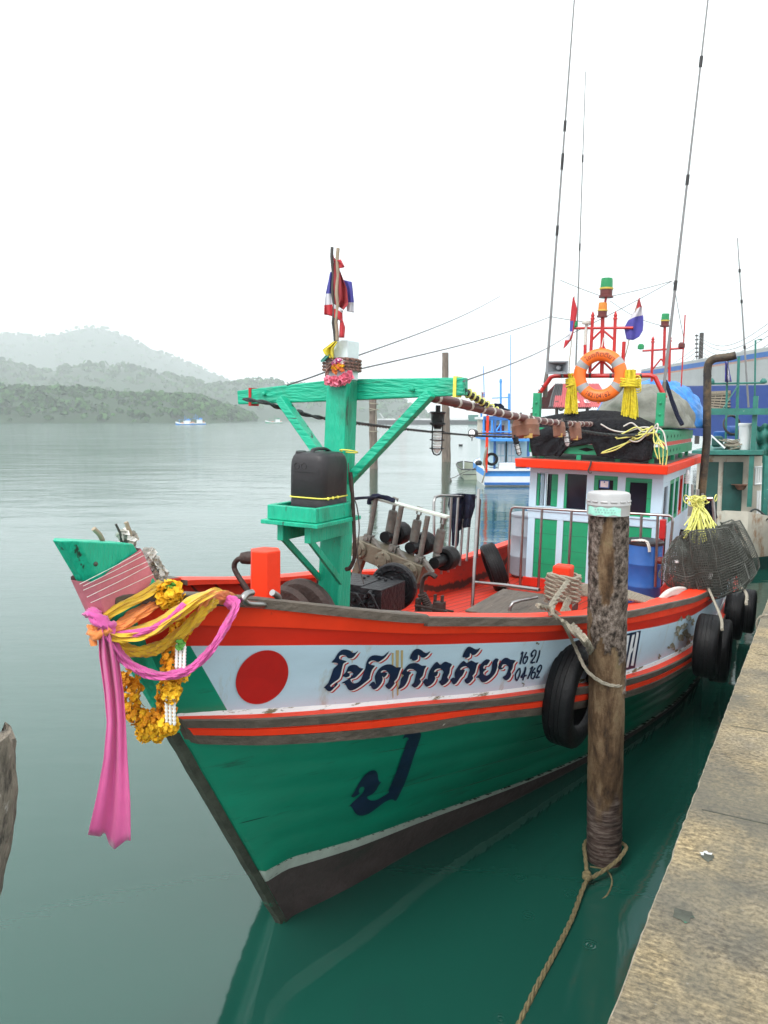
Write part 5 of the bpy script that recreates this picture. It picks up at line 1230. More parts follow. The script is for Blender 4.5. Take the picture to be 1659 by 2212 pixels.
mb = MB(BM); mb.grid(cloth_px([[F5(x, y) for x, y in r] for r in ([(380, 1700), (430, 1680), (430, 1720)], [(300, 1780), (360, 1760), (420, 1750)], [(310, 1800), (360, 1790), (400, 1770)])], MS-.10, .01, 1)); tag(mb.build('rag', 'old_green', solid=.002), 'small teal rag poking out at the mast head', 'rag')

# bow cloths and garlands
def pw(x, y, d=0.0):      # point near the prow's side facing the viewer
    p = bt(x, y, .075 + d); return p
mb = MB(BM); rows = []
for k in range(9):
    f_ = k/8; a = bt(203+33*f_, 1256+78*f_, .068); b = bt(301+46*f_, 1186+88*f_, .068)
    a.y = b.y = 0; sl_ = .060-.012*f_
    ja = .003*sin(k*2.3)
    nrow = [V((a.x-.024, -sl_*.45, a.z)), V((a.x-.027, sl_*.45, a.z)), V((a.x-.002, sl_+.009+ja, a.z))] + [a.lerp(b, q)+V((0, sl_+.010+.004*sin(9*q+k*1.3), 0)) for q in (.2, .4, .6, .72, .76, .80, .9)] + [V((b.x+.012, sl_+.004, b.z)), V((b.x+.02, 0, b.z)), V((b.x+.012, -sl_-.004, b.z)), V((a.x+.01, -sl_-.008, a.z))]
    rows.append(nrow)
mb.grid(rows, closed_u=True)
wr = mb.build('bow_wrap', 'faded_pink', smooth=50); tag(wr, 'faded pink cloth band wrapped round the prow and bound with thread', 'cloth')
mb = MB(BM)
for (x0, y0, x1, y1) in ((172, 1262, 305, 1192), (180, 1275, 318, 1213), (188, 1290, 322, 1222), (196, 1302, 332, 1240), (180, 1266, 310, 1200)):
    a = bt(x0, y0, .08); b = bt(x1, y1, .08); mb.tube([a, a.lerp(b, .5)+V((0, .004, 0)), b], .0014, 4)
mb.build('thread', 'rope_white', wr)
def sash_px(name, pts, d0, wd, th, m, label, folds=5, tw=3., cat='sash'):
    mb = MB(BM); P = [bt(p[0], p[1], (p[2] if len(p) > 2 else d0)) for p in pts]
    mb.sash(P, wd, th, 0, folds, tw); o = mb.build(name, m, smooth=70); return tag(o, label, cat)
sash_px('sash', [(348, 1262, .03), (335, 1268, .07), (300, 1290, .075), (260, 1308, .07), (228, 1328, .05), (212, 1345, .02)], .07, .055, .03, 'yellow_cloth', 'yellow sash wrapped tight over the upper prow', 4, 1)
sash_px('sash', [(350, 1290, .05), (330, 1305, .085), (290, 1330, .095), (262, 1350, .09), (235, 1358, .07)], .09, .058, .028, 'orange_cloth', 'orange sash wrapped under the yellow one on the prow', 4, 1.5)
sash_px('sash', [(222, 1362, .06), (262, 1372, .11), (320, 1362, .17), (372, 1330, .25), (420, 1298, .30), (455, 1284, .26), (500, 1300, .22)], .1, lambda u: .085+.02*sin(pi*u), .034, 'yellow_cloth', 'thick yellow sash swagged from the prow to the rail', 5, 2)
sash_px('sash', [(238, 1392, .07), (300, 1408, .12), (352, 1394, .18), (400, 1360, .26), (440, 1318, .31), (462, 1295, .32)], .1, .052, .04, 'yellow_cloth', 'twisted yellow sash lowest of the swags on the bow', 4, 5)
sash_px('sash', [(250, 1370, .10), (300, 1368, .17), (345, 1352, .23), (378, 1328, .28), (400, 1306, .30)], .1, .034, .026, 'magenta_cloth', 'lilac pink sash laid along the yellow swag', 3, 3)
sash_px('sash', [(430, 1320, .29), (448, 1292, .32), (478, 1290, .30), (505, 1298, .28)], .3, .05, .03, 'orange_cloth', 'short orange sash end on the bow rail', 4, 2)
sash_px('sash', [(228, 1362, .08), (262, 1418, .12), (300, 1446, .17), (345, 1460, .24), (395, 1452, .30), (428, 1432, .34), (462, 1395, .38), (490, 1348, .40), (508, 1310, .38), (490, 1298, .33)], .1, lambda u: .068-.022*u, lambda u: .030-.006*u, 'magenta_cloth', 'long twisted magenta sash looping below the bow rail', 4, 6)
mb = MB(BM)
k0 = bt(214, 1340, .05)
mb.sash([k0+V((.02, -.05, .02)), k0+V((-.03, .0, .03)), k0+V((-.02, .04, .0)), k0+V((.02, .05, -.03))], .055, .04, 0, 3, 3, 18, 5); mb.sash([k0+V((.0, -.03, -.03)), k0+V((-.03, .02, -.05)), k0+V((.0, .06, -.02))], .05, .035, 1, 3, 3, 18, 5)
mb.sash([bt(196, 1350, .03), bt(200, 1370, .04), bt(203, 1395, .05)], .03, .02, 1, 3, 2, 14, 4)
tag(mb.build('knot', ['magenta_cloth', 'orange_cloth'], smooth=70), 'knot of pink and orange cloth on the front edge of the prow', 'knot')
kY = (BM @ k0).y - .03
mb = MB()
Lp = [(212, 1352), (215, 1420), (226, 1500), (231, 1560), (224, 1640), (209, 1720), (190, 1803)]; Rp = [(238, 1352), (256, 1420), (267, 1500), (271, 1560), (275, 1640), (281, 1730), (282, 1816)]
rows = []; nseg = 30; nu = 24
for i in range(nseg+1):
    q = i/nseg*6; a = min(5, int(q)); f_ = q-a
    l = V((Lp[a][0]+(Lp[a+1][0]-Lp[a][0])*f_, Lp[a][1]+(Lp[a+1][1]-Lp[a][1])*f_, 0)); r = V((Rp[a][0]+(Rp[a+1][0]-Rp[a][0])*f_, Rp[a][1]+(Rp[a+1][1]-Rp[a][1])*f_, 0))
    row = []; v = i/nseg
    for j in range(nu+1):
        u = j/nu; x = l.x+(r.x-l.x)*u; y = l.y+(r.y-l.y)*u + v**10*(24*max(0, 1-abs(u-.62)/.28) - 16*max(0, 1-abs(u-.40)/.10))
        dep = .018*(1-.75*v)*sin(u*pi*2*2.3+v*1.5) + .010*sin(u*15+v*4)*(1-v)**2 + .025*v*(.5-abs(u-.52))*4*v
        row.append(wY(x, y, kY + dep))
    rows.append(row)
mb.grid(rows); tag(mb.build('ribbon', 'pink_cloth', solid=.0025, smooth=80), 'long bright pink ribbon hanging from the prow above the water', 'ribbon')
def gar(name, pts, r, m, label, dens=9, n=22):
    mb = MB(BM); P = cr([bt(*p) for p in pts], 10); acc = 0; last = P[0]
    for p in P:
        if (p-last).length < r*.55 and p != P[0]: continue
        last = p; petals(mb, p, r, int(n*1.8), 0 if random.random() < .78 else 1, .27)
    o = mb.build(name, m); return tag(o, label, 'garland')
gar('garland', [(385, 1330, .12), (392, 1350, .14), (386, 1370, .16), (370, 1400, .19), (372, 1440, .22), (392, 1462, .25)], .044, ['marigold', 'marigold_yellow'], 'marigold garland hanging down behind the swags on the bow')
gar('garland', [(280, 1462, .05), (283, 1490, .06), (280, 1520, .07), (300, 1548, .1), (325, 1560, .13), (352, 1545, .17), (362, 1512, .20), (366, 1480, .22), (380, 1462, .23)], .046, ['marigold', 'marigold_yellow'], 'marigold garland looped in a U under the bow')
for x, y, t, r, lab in ((371, 1497, .26, .042, 'yellow marigold pompom beside the garland loop'), (362, 1567, .22, .045, 'large yellow marigold pompom at the foot of the loop'), (320, 1577, .14, .05, 'wide yellow marigold cluster under the loop'), (342, 1592, .17, .024, 'smallest marigold dangling lowest below the loop'), (366, 1285, .14, .06, 'yellow marigold pompom on top of the bow rail')):
    mb = MB(BM); petals(mb, bt(x, y, t), r, 150, 0, .25); tag(mb.build('marigold', 'marigold_yellow'), lab, 'flower')
for pts, lab in (([(389, 1398, .27), (388, 1440, .28)], 'white jasmine string beside the hanging marigold garland'), ([(366, 1510, .26), (367, 1560, .25)], 'white jasmine string below the yellow pompom')):
    mb = MB(BM); a = bt(*pts[0]); b = bt(*pts[1])
    for q in range(3):
        for k in range(7):
            c = a.lerp(b, k/6)+V((.004*q, (q-1)*.016, 0)); mb.lathe(c, (0, 0, -1), [(.003, -.012), (.008, 0), (.004, .012)], 7)
    tag(mb.build('jasmine_string', 'jasmine', smooth=60), lab, 'flowers')
for (x, y, t, lab) in ((388, 1392, .27, 'green leaf tuft above the white jasmine string'), (372, 1268, .16, 'green leaf tuft on top of the bow rail flowers')):
    mb = MB(BM); petals(mb, bt(x, y, t), .02, 14, 0, .6); tag(mb.build('leaf_tuft', 'leaf_green'), lab, 'leaves')
# sticks and dried flowers behind the prow head
for (a, b, r, lab) in (((222, 1168), (202, 1142), .010, 'short grey stick standing left on the prow'), ((282, 1170), (272, 1128), .009, 'pale bamboo stick standing upright on the prow'), ((262, 1170), (250, 1132), .005, 'thin dark bent stick on the prow'), ((344, 1262), (322, 1245), .010, 'brown stick end poking out behind the pink wrap')):
    mb = MB(BM); p = bt(*a, -.02); q = bt(*b, -.02); mb.tube([p, p.lerp(q, .5)+V((.004, .004, 0)), q], r, 7); tag(mb.build('stick', 'bamboo' if r > .006 else 'dark_pole', smooth=60), lab, 'stick')
mb = MB(BM); petals(mb, bt(272, 1166, -.03), .045, 40, 0, .5); tag(mb.build('dried_flowers', 'rope_white'), 'dried white flowers lying on top of the prow', 'flowers')
mb = MB(BM)
for (x, y) in ((328, 1212), (318, 1200), (336, 1232), (345, 1240)): petals(mb, bt(x, y, -.02), .03, 22, 0, .7)
tag(mb.build('dried_flowers', 'rope_white'), 'dried white flowers stuck behind the prow', 'flowers')

# tyres
def hang_tyre(c, ax, R, wd, hole, label, M=BM, group=None):
    mb = MB(M); tread_tyre(mb, c, ax, R, wd, hole, 72); o = mb.build('tyre', 'rubber', smooth=35); return tag(o, label, 'tyre', group)
hang_tyre((1.50, 1.225, 1.10), (-.10, 1, -.06), .345, .18, .20, 'big worn car tyre hanging on the bow side beside the mooring pile')
hang_tyre((6.6, -1.12, .80), (.45, .8, .35), .33, .2, .19, 'black tyre leaning on deck against the far bulwark')
c = bt(1528, 1395, 1.80); hang_tyre(c, (.0, 1, 0), .275, .19, .17, 'black fender tyre hanging under the net traps by the pier')
c = bt(1556, 1405, 1.86); hang_tyre(c, (.0, 1, 0), .30, .17, .18, 'black fender tyre hanging just behind the one under the traps')
c = bt(1586, 1330, 1.86); hang_tyre(c, (.0, 1, 0), .275, .19, .17, 'fender tyre with pale rope farther back by the pier edge')
c = bt(1615, 1320, 1.95); hang_tyre(c, (.0, 1, 0), .28, .18, .17, 'rearmost dark fender tyre close to the pier edge')
mb = MB(BM); mb.rope([bt(1570, 1262, 1.7), bt(1598, 1268, 1.85), bt(1612, 1282, 2.05), bt(1612, 1305, 2.08)], .014, 0); mb.rope([bt(1530, 1270, 1.7), bt(1556, 1330, 1.95), bt(1560, 1360, 2.0)], .011, 0); tag(mb.build('rope', 'rope_grey', smooth=60), 'pale ropes holding the fender tyres by the pier', 'rope')

# mooring rope on the red post
mb = MB(BM); pc = V((1.87, 1.02, 0))
for k in range(6):
    z = 1.60+.030*k; mb.rope([pc+V((-.085, -.085, z)), pc+V((.085, -.085, z+.005)), pc+V((.085, .085, z+.01)), pc+V((-.085, .09, z+.016)), pc+V((-.085, -.085, z+.03))], .019, 0, seg=4)
A_ = pc + V((-.09, .05, 1.66))
post_hit = BI @ wY(1278, 1405, 4.68)
mb.rope([pc+V((.05, .08, 1.72)), bt(1215, 1330, 1.10), bt(1238, 1352, 1.25), bt(1262, 1380, 1.4), post_hit], .021, 0)
mb.rope([pc+V((-.08, .06, 1.75)), bt(1190, 1318, 1.16), bt(1222, 1348, 1.22), bt(1262, 1384, 1.36), post_hit + V((0, 0, -.02))], .021, 0)
mb.rope([pc+V((.0, .09, 1.68)), bt(1225, 1310, 1.1), bt(1242, 1342, 1.2), bt(1228, 1348, 1.2), bt(1195, 1320, 1.15), bt(1162, 1308, 1.14)], .017, 0)
for k in range(7): mb.rope([pc+V((.08, .03, 1.69-.01*k)), pc+V((.6, .2+.02*k, 1.60-.012*k)), pc+V((1.4, .45+.01*k, 1.36-.01*k))], .012, 0)
tag(mb.build('mooring_rope', 'rope_grey', smooth=60), 'thick grey mooring rope wound round the red post', 'rope')
mb = MB(); pts = [BM @ bt(1215, 1340, 1.30), wY(1240, 1392, 4.66), wY(1262, 1440, 4.60), wY(1282, 1462, 4.575), wY(1310, 1478, 4.565), wY(1337, 1481, 4.60), wY(1346, 1474, 4.70), wY(1310, 1468, 4.82), wY(1276, 1455, 4.70)]
mb.rope(pts, .011, 0); tag(mb.build('rope', 'rope_grey', smooth=60), 'thin grey rope looped round the bark mooring pile', 'rope')
mb = MB(BM); c = bs(680, 1313, .35)
for k in range(4): mb.rope([c+V((.07*cos(a+k)*(1-.08*k), .08*sin(a+k)*(1-.08*k), .022*k)) for a in [2*pi*i/9 for i in range(10)]], .013, 0)
tag(mb.build('rope_coil', 'rope_grey', smooth=60), 'small coil of grey rope at the foot of the green mast', 'rope')
mb = MB(BM)
mb.rope([bs(526, 862, MS+.0), bs(575, 870, MS+.02), bs(600, 880, MS+.1), bs(642, 892, MS+.3), bs(720, 907, MS+.6), bs(830, 922, MS+2), bs(940, 934, MS+3.6), bs(1040, 942, 6.2), bs(1150, 946, 7.1)], .014, 0, strands=2)
mb.blob(bs(645, 891, MS+.3), .035, 0, 8, 5, .6)
tag(mb.build('tow_rope', 'rope_dark', smooth=60), 'dark rope running from the left end of the crossarm to the wheelhouse', 'rope')
mb = MB(BM); mb.rope([bs(1001, 845, MS+.1), bs(1030, 862, MS+.8), bs(1062, 882, MS+1.8), bs(1085, 896, MS+2.6), bs(1130, 904, 4.2), bs(1220, 924, 5.6), bs(1320, 940, 6.7), bs(1425, 938, 7.12)], .020, 0)
for k in range(8): c = bs(1012+10*k, 850+6.0*k, MS+.2+.27*k); mb.torus(c, (1, .6, -.4), .024, .0055, 12, 6, 1)
mb.sash([bs(1075, 878, MS+2.3), bs(1090, 890, MS+2.6), bs(1108, 902, MS+2.9), bs(1118, 912, 3.8)], .07, .06, 2, 3, 3, 14, 4)
tag(mb.build('tow_rope', ['rope_dark', 'cord_lime', 'jeans'], smooth=60), 'thick knotted rope slanting from the right end of the crossarm to the roof rack', 'rope')
mb = MB(BM); cc_ = bs(1412, 925, 7.02)
for k in range(9):
    e = [cc_] + [cc_ + V((-.02*i, (-1 if k % 3 else .4)*(.12+.05*k)*i/3*.9 + .03*sin(k+i), -.05*i*(k % 4)*.5 + .06*sin(i*1.3+k))) for i in range(1, 5)]
    if k % 2: e = e + [cc_+V((0, .02, -.05))]
    mb.tube(cr(e, 5), .009, 5, k % 2)
for k in range(4): mb.tube(cr([cc_, cc_+V((-.02, .06, -.12)), cc_+V((-.03, .03+.05*k, -.24)), cc_+V((-.03, .08+.03*k, -.38-.06*k))], 5), .007, 5, 1)
tag(mb.build('rope_tangle', ['rope_white', 'cord_lime'], smooth=60), 'tangle of white and lime cords tied at the corner of the roof rack', 'rope')

# lifebuoy with bands, grab points and lettering
LC = bs(1296, 811, 7.30); LR, Lr = .268, .082
mb = MB(BM)
band = lambda i: 1 if (i % 16) in (7, 8) else 0
mb.torus(LC, (-1, .0, 0.0), LR, Lr, 64, 16, rz=.75, mf=lambda i: 1 if any(abs(((i*5.625 - a + 180) % 360) - 180) < 9 for a in (35, 145, 215, 325)) else 0)
lb = mb.build('lifebuoy', ['orange_buoy', 'reflective'], smooth=60); tag(lb, 'orange lifebuoy with grey bands hanging on the light gantry', 'lifebuoy')
mb = MB(BM)
for a in (0, 90, 180, 270): mb.blob(LC + V((-.01, sin(radians(a))*(LR+Lr), cos(radians(a))*(LR+Lr))), .018, 0, 8, 5)
mb.tube([LC+V((0, 0, LR+Lr)), LC+V((.05, .01, LR+Lr+.14))], .007, 5, 1); mb.build('grab_lug', ['orange_buoy', 'rope_white'], lb)
def ring_text(txt, size, rad, flip, mname='ink_brown', wscale=1.0):
    vs, fs = text_polys(txt, size); 
    if not vs: return
    xs = [v.x for v in vs]; xm = (min(xs)+max(xs))/2
    mb = MB(BM)
    for v in vs:
        a = (v.x-xm)*wscale/rad; r = rad + (v.y if not flip else v.y)
        if flip: ang = pi - a; rr2 = rad - v.y
        else: ang = a; rr2 = rad + v.y
        dx = (rr2-LR)/Lr; h_ = sqrt(max(.05, 1-dx*dx))*Lr*.75 + .004
        mb.v(LC + V((-h_, sin(ang)*rr2, cos(ang)*rr2)))
    for f_ in fs: mb.f(f_)
    mb.build('lettering', mname, lb, recalc=False)
ring_text('โชคกิตติยา', .085, LR-.025, False, wscale=1.0)
ring_text('162104162', .088, LR+.03, True, wscale=.92)
# yellow net bundles
def bundle(name, x, y0, y1, s, wd, label, ytie):
    rnd = random.Random(int(x)); mb = MB(BM)
    for k in range(64):
        q = rnd.uniform(-1, 1); a = bs(x+q*wd*.35, y0+abs(rnd.gauss(0, 3)), s+rnd.uniform(-.04, .04)); b = bs(x+q*wd*.30+rnd.gauss(0, 1), ytie, s-.02+rnd.uniform(-.05, .05)); c = bs(x-2+q*wd*.52+rnd.gauss(0, 1.5), y1-abs(rnd.gauss(0, 5)), s+rnd.uniform(-.07, .05)); m_ = b.lerp(c, .5)+V((rnd.uniform(-.01, .01), rnd.uniform(-.012, .012), 0))
        mb.tube(cr([a, b, m_, c], 3), .0085, 4)
    for k in range(6): p = bs(x, ytie-6+2.6*k, s); mb.torus(p, (.05, rnd.uniform(-.3, .3), 1), wd*.0034, .011, 18, 6)
    for k in range(5): mb.torus(bs(x+wd*.45, ytie-8+5*k, s-.05), (1, .4, .2), .05, .006, 16, 5)
    o = mb.build(name, 'net_yellow', smooth=60); return tag(o, label, 'net bundle')
bundle('net_bundle', 1361, 798, 908, 7.28, 36, 'full yellow net bundle hanging right of the lifebuoy', 828)
bundle('net_bundle', 1236, 806, 895, 7.32, 24, 'thin yellow net bundle half hidden left of the lifebuoy', 826)
# flags on the light gantry
f3 = pole('flag', (1341, 810), (1379, 648), 7.45, .007, 'bamboo', 'ragged national flag flying right of the lifebuoy'); 
f3.matrix_basis = f3.matrix_basis
def F4(x, y): return ((1900 + x*.70645)*.54004, (1050 + y*.70645)*.54004)
mb = MB(BM); mb.grid(cloth_px([[F4(x, y) for x, y in r] for r in ([(930, 196), (932, 205), (934, 215)], [(905, 270), (935, 250), (945, 255)], [(860, 340), (905, 320), (953, 310)], [(845, 368), (900, 360), (953, 350)], [(850, 400), (895, 400), (950, 385)], [(858, 435), (895, 440), (930, 420)])], 7.44, .03, 1.5), lambda i, j: (0 if i < 5 else (1 if i < 9 else 2)) if not (i > 13 and j > 7) else 2); mb.build('flag_cloth', ['flag_red', 'flag_white', 'flag_blue'], f3, solid=.003, smooth=60)
f4 = pole('flag', (1228, 815), (1241, 640), 7.4, .006, 'bamboo', 'narrow drooping national flag left of the lifebuoy')
mb = MB(BM); mb.grid(cloth_px([[F4(x, y) for x, y in r] for r in ([(555, 190), (560, 200), (562, 205)], [(545, 260), (560, 270), (580, 265)], [(538, 330), (555, 330), (570, 335)], [(536, 390), (550, 390), (556, 400)], [(510, 440), (530, 440), (550, 430)], [(500, 488), (510, 480), (520, 470)])], 7.38, .015, 1), lambda i, j: (0, 0, 2, 1, 0)[min(4, i//5)] if j < 6 else 0); mb.build('flag_cloth', ['flag_red', 'flag_white', 'flag_blue'], f4, solid=.003, smooth=60)
# black net cover over the roof rack
def drape(rows_px, s_fn, m, name, label, cat, amp=.03, solid=.006, sub=6):
    out = []; R_ = len(rows_px)
    for i in range((R_-1)*sub+1):
        a = min(i//sub, R_-2); f_ = i/sub-a; n = len(rows_px[0]); row = []
        for j in range((n-1)*sub+1):
            b = min(j//sub, n-2); g_ = j/sub-b
            q = lambda r: V((rows_px[r][b][0]+(rows_px[r][b+1][0]-rows_px[r][b][0])*g_, rows_px[r][b][1]+(rows_px[r][b+1][1]-rows_px[r][b][1])*g_, 0))
            sm_ = f_*f_*(3-2*f_); p = q(a).lerp(q(a+1), sm_)
            u = j/((n-1)*sub); v = i/((R_-1)*sub); s = s_fn(u, v) + amp*noise.noise(V((u*7, v*5, 1)))*1.3 + amp*.5*noise.noise(V((u*19, v*13, 4)))
            row.append(bs(p.x, p.y, s))
        out.append(row)
    mb = MB(BM); mb.grid(out); return tag(mb.build(name, m, smooth=70, solid=solid), label, cat)
drape([[(1150, 905), (1215, 893), (1290, 888), (1345, 890), (1400, 910)], [(1143, 935), (1205, 915), (1285, 905), (1345, 915), (1410, 940)], [(1145, 962), (1185, 950), (1212, 952), (1225, 960), (1228, 966)], [(1150, 985), (1172, 985), (1195, 984), (1204, 986), (1210, 986)]], lambda u, v: 7.45-.40*min(1, v*2.4), 'black_net', 'net_cover', 'black net cover hanging over the left part of the roof rack', 'net cover')
drape([[(1225, 893), (1280, 886), (1330, 888), (1370, 896), (1412, 915)], [(1268, 918), (1300, 905), (1345, 905), (1390, 915), (1415, 935)], [(1275, 950), (1310, 950), (1345, 950), (1385, 950), (1414, 950)], [(1290, 985), (1320, 990), (1350, 992), (1385, 997), (1408, 992)]], lambda u, v: 7.38-.36*min(1, v*2.4), 'black_net', 'net_cover', 'black net cover bulging over the right part of the roof rack', 'net cover')
# tarpaulins behind
def dome(c, rx, ry, rz, m, name, label, a0=0, a1=2*pi, seedv=0):
    mb = MB(BM); rows = []
    for i in range(33):
        th = (pi*.5)*i/32; row = []
        for j in range(97):
            ph = a0+(a1-a0)*j/96; p = V((cos(ph)*cos(th)*rx, sin(ph)*cos(th)*ry, sin(th)*rz)); p *= 1+.10*noise.noise(p*3.2+V((seedv, 0, 0)))+.05*noise.noise(p*7)-.05*abs(noise.noise(V((p.x*5, p.y*5, p.z*2.2+seedv))))-.03*abs(noise.noise(V((p.x*12, p.y*12, p.z*5+seedv)))); row.append(V(c)+p)
        rows.append(row)
    mb.grid(rows); return tag(mb.build(name, m, smooth=60, solid=.006), label, 'tarpaulin')
dome((9.0, .28, 2.69), .85, .72, .62, 'tarp_grey', 'tarpaulin', 'crumpled grey tarpaulin covering a heap on the boat roof', seedv=3)
dome((9.75, .25, 2.69), .85, .88, .72, 'tarp_blue', 'tarpaulin', 'bright blue tarpaulin over the stern roof behind the grey one', seedv=8)
mb = MB(BM); mb.sash([bs(1437, 822, 8.35), bs(1447, 850, 8.2), bs(1458, 885, 8.1), bs(1473, 918, 8.0)], .05, .04, 0, 6, 1, 18, 6); tag(mb.build('strap', 'jeans', smooth=60), 'dark gathered strap running down the grey tarpaulin', 'strap')
# trousers on the far rail
drape([[(972, 1068), (990, 1066), (1008, 1067), (1027, 1068)], [(968, 1090), (990, 1088), (1010, 1090), (1026, 1095)], [(974, 1120), (990, 1120), (1006, 1120), (1018, 1120)], [(976, 1150), (985, 1150), (1003, 1140), (1016, 1138)]], lambda u, v: bt(1000, 1100, tf).x-.05+.05*sin(u*14), 'jeans', 'trousers', 'dark blue trousers hung over the steel guard rail to dry', 'trousers', .05)
drape([[(974, 1120), (980, 1120), (986, 1121), (992, 1121)], [(976, 1150), (982, 1150), (988, 1150), (992, 1148)], [(976, 1178), (983, 1181), (988, 1180), (991, 1172)]], lambda u, v: bt(1000, 1100, tf).x-.06, 'jeans', 'trouser_leg', 'leg', 'leg', .02)
_leg = bpy.data.objects['trouser_leg']; _tr = bpy.data.objects['trousers']
del _leg['label']; del _leg['category']
_leg.parent = _tr; _leg.matrix_basis = WM['trousers'].inverted() @ WM['trouser_leg']
# barrels
def barrel(c, r, hgt, m, label, rim='black_plastic', M=BM):
    mb = MB(M); mb.lathe(c, (0, 0, 1), [(r*.94, 0), (r, .02), (r, hgt*.30), (r*1.02, hgt*.31), (r*1.02, hgt*.33), (r, hgt*.34), (r, hgt*.64), (r*1.02, hgt*.65), (r*1.02, hgt*.67), (r, hgt*.68), (r, hgt*.95), (r*.97, hgt)], 32); o = mb.build('barrel', m, smooth=35); tag(o, label, 'barrel')
    mb = MB(M); mb.lathe(V(c)+V((0, 0, hgt*.955)), (0, 0, 1), [(r*1.03, 0), (r*1.05, .01), (r*1.05, .035), (r*1.0, .045), (r*.9, .05)], 32); mb.build('lid', rim, o, smooth=35); return o
bb0 = bz(1384, 1312, deck_z(6.6)); br = barrel((6.62, .78, deck_z(6.6)), .222, .80, 'blue_plastic', 'blue plastic barrel standing beside the bark pile on deck')
mb = MB(BM); mb.lathe(V((6.48, .98, deck_z(6.6)+.60)), (-.3, 1, 0), [(.045, 0), (.045, .05), (.03, .07)], 12); mb.build('bung', 'maroon', br)
mb = MB(BM); mb.sash([(6.42, .66, deck_z(6.6)+.815), (6.43, .78, deck_z(6.6)+.83), (6.42, .86, deck_z(6.6)+.80), (6.405, .88, deck_z(6.6)+.70)], .07, .025, 0, 3, 2, 14, 5); tag(mb.build('rag', 'rope_white', smooth=60), 'white rag lying on the lid of the blue barrel', 'rag')
barrel((8.0, -1.10, .46), .26, .92, 'grey_plastic', 'grey plastic barrel behind the far corner of the wheelhouse', 'grey_plastic')
mb = MB(BM)
for k in range(3): mb.tube(cr([bt(1425, 1296, 1.45), bt(1445, 1284-3*k, 1.5), bt(1475, 1280-4*k, 1.5), bt(1500, 1278+3*k, 1.5), bt(1490, 1290, 1.5)], 5), .022, 8)
tag(mb.build('hose', 'label_tan', smooth=60), 'coiled cream hose lying on the near rail under the traps', 'hose'); bpy.data.objects['hose'].data.materials[0] = MATS['rope_white']
# folded net traps hanging over the rail
tr_ = thing('net_traps', 'bunch of folded grey net traps hanging by lime cords over the rail', 'fishing traps', wY(1530, 1290, 7.75))
rnd = random.Random(11); top = wY(1508, 1088, 7.85)
panels = [((1472, 1150), (1556, 1146), (1598, 1268), (1488, 1286), .0), ((1462, 1160), (1492, 1150), (1506, 1284), (1421, 1243), .06), ((1446, 1185), (1484, 1150), (1534, 1290), (1440, 1264), .02),
          ((1535, 1142), (1585, 1128), (1634, 1238), (1572, 1280), .06), ((1556, 1128), (1598, 1124), (1641, 1222), (1604, 1262), .12), ((1490, 1148), (1572, 1140), (1618, 1250), (1512, 1291), -.06),
          ((1456, 1172), (1530, 1148), (1566, 1289), (1462, 1276), .12), ((1500, 1135), (1548, 1132), (1580, 1282), (1500, 1280), .20), ((1478, 1146), (1590, 1135), (1630, 1235), (1470, 1262), .28)]
for L_, (A_, B_, C_, D_2, dY) in enumerate(panels):
    A_, B_, C_, D_2 = [V((x, y, 0)) for x, y in (A_, B_, C_, D_2)]
    nu = 24; nv = 26; rows = []
    for i in range(nv+1):
        v = i/nv; row = []
        for j in range(nu+1):
            u = j/nu; q = A_.lerp(B_, u).lerp(D_2.lerp(C_, u), v); q += V((6*noise.noise(V((u*3, v*3, L_)))+10*sin(pi*v)*(u-.5), 6*noise.noise(V((u*3, v*3, L_+9)))+13*sin(pi*u)*v*v, 0))
            row.append(wY(q.x, q.y, 7.62+dY+.10*noise.noise(V((u*2.5, v*2.5, L_+3)))-.12*sin(pi*u)*sin(pi*v)))
        rows.append(row)
    mb = MB(); mb.grid(rows); mb.build('trap_netting', 'trap_wire', tr_, wire=.0070, recalc=False)
    mb = MB(); edge = rows[0] + [r[-1] for r in rows] + rows[-1][::-1] + [r[0] for r in rows][::-1]
    mb.tube(edge[::3], .0065, 5, closed=True); mb.tube([r[nu//2] for r in rows], .005, 5); mb.tube(rows[nv*2//3], .005, 5); mb.build('trap_frame', 'trap_wire', tr_)
    if L_ in (7, 8):
        mb = MB(); mb.grid([[p+V((0, .10, 0)) for p in r[::2]] for r in rows[::2]]); mb.build('trap_lining', 'black_net', tr_, smooth=60, recalc=False)
    if L_ == 6: mb = MB(); mb.grid([[p+V((0, .06, 0)) for p in r[::3]] for r in rows[::3]]); mb.build('trap_lining', 'trap_wire', tr_, wire=.020, recalc=False)
mb = MB()
for _ in range(46):
    q = rnd.uniform(-1, 1); b = wY(1512+q*38+rnd.gauss(0, 3), 1150+rnd.uniform(-10, 26)-6*abs(q), 7.66+rnd.uniform(-.06, .08)); m_ = top.lerp(b, .5)+V((rnd.gauss(0, .02), rnd.gauss(0, .02), rnd.uniform(0, .03)))
    mb.tube(cr([top+V((rnd.gauss(0, .02), rnd.gauss(0, .02), rnd.gauss(0, .015))), m_, b], 3), .0065, 4)
for _ in range(34):
    c = top+V((rnd.gauss(0, .06), rnd.gauss(0, .04), rnd.uniform(-.02, .06))); a = V((rnd.gauss(0, 1), rnd.gauss(0, 1), rnd.gauss(0, 1))).normalized(); R_ = rnd.uniform(.015, .042)
    mb.torus(c, a, R_, .0050, 14, 4)
mb.build('lime_cord', 'cord_lime', tr_)
mb = MB(); mb.blob(wY(1462, 1213, 7.55), .022, 0, 8, 5); mb.box(wY(1535, 1245, 7.55), (.035, .01, .05)); mb.build('trap_tag', 'paper', tr_)
mb = MB(BM)
for x in (1496, 1507, 1516): mb.tube([bs(x, 1190, 6.2), bs(x+(x-1500)*.1, 1040+(x-1490), 6.2)], .016, 7)
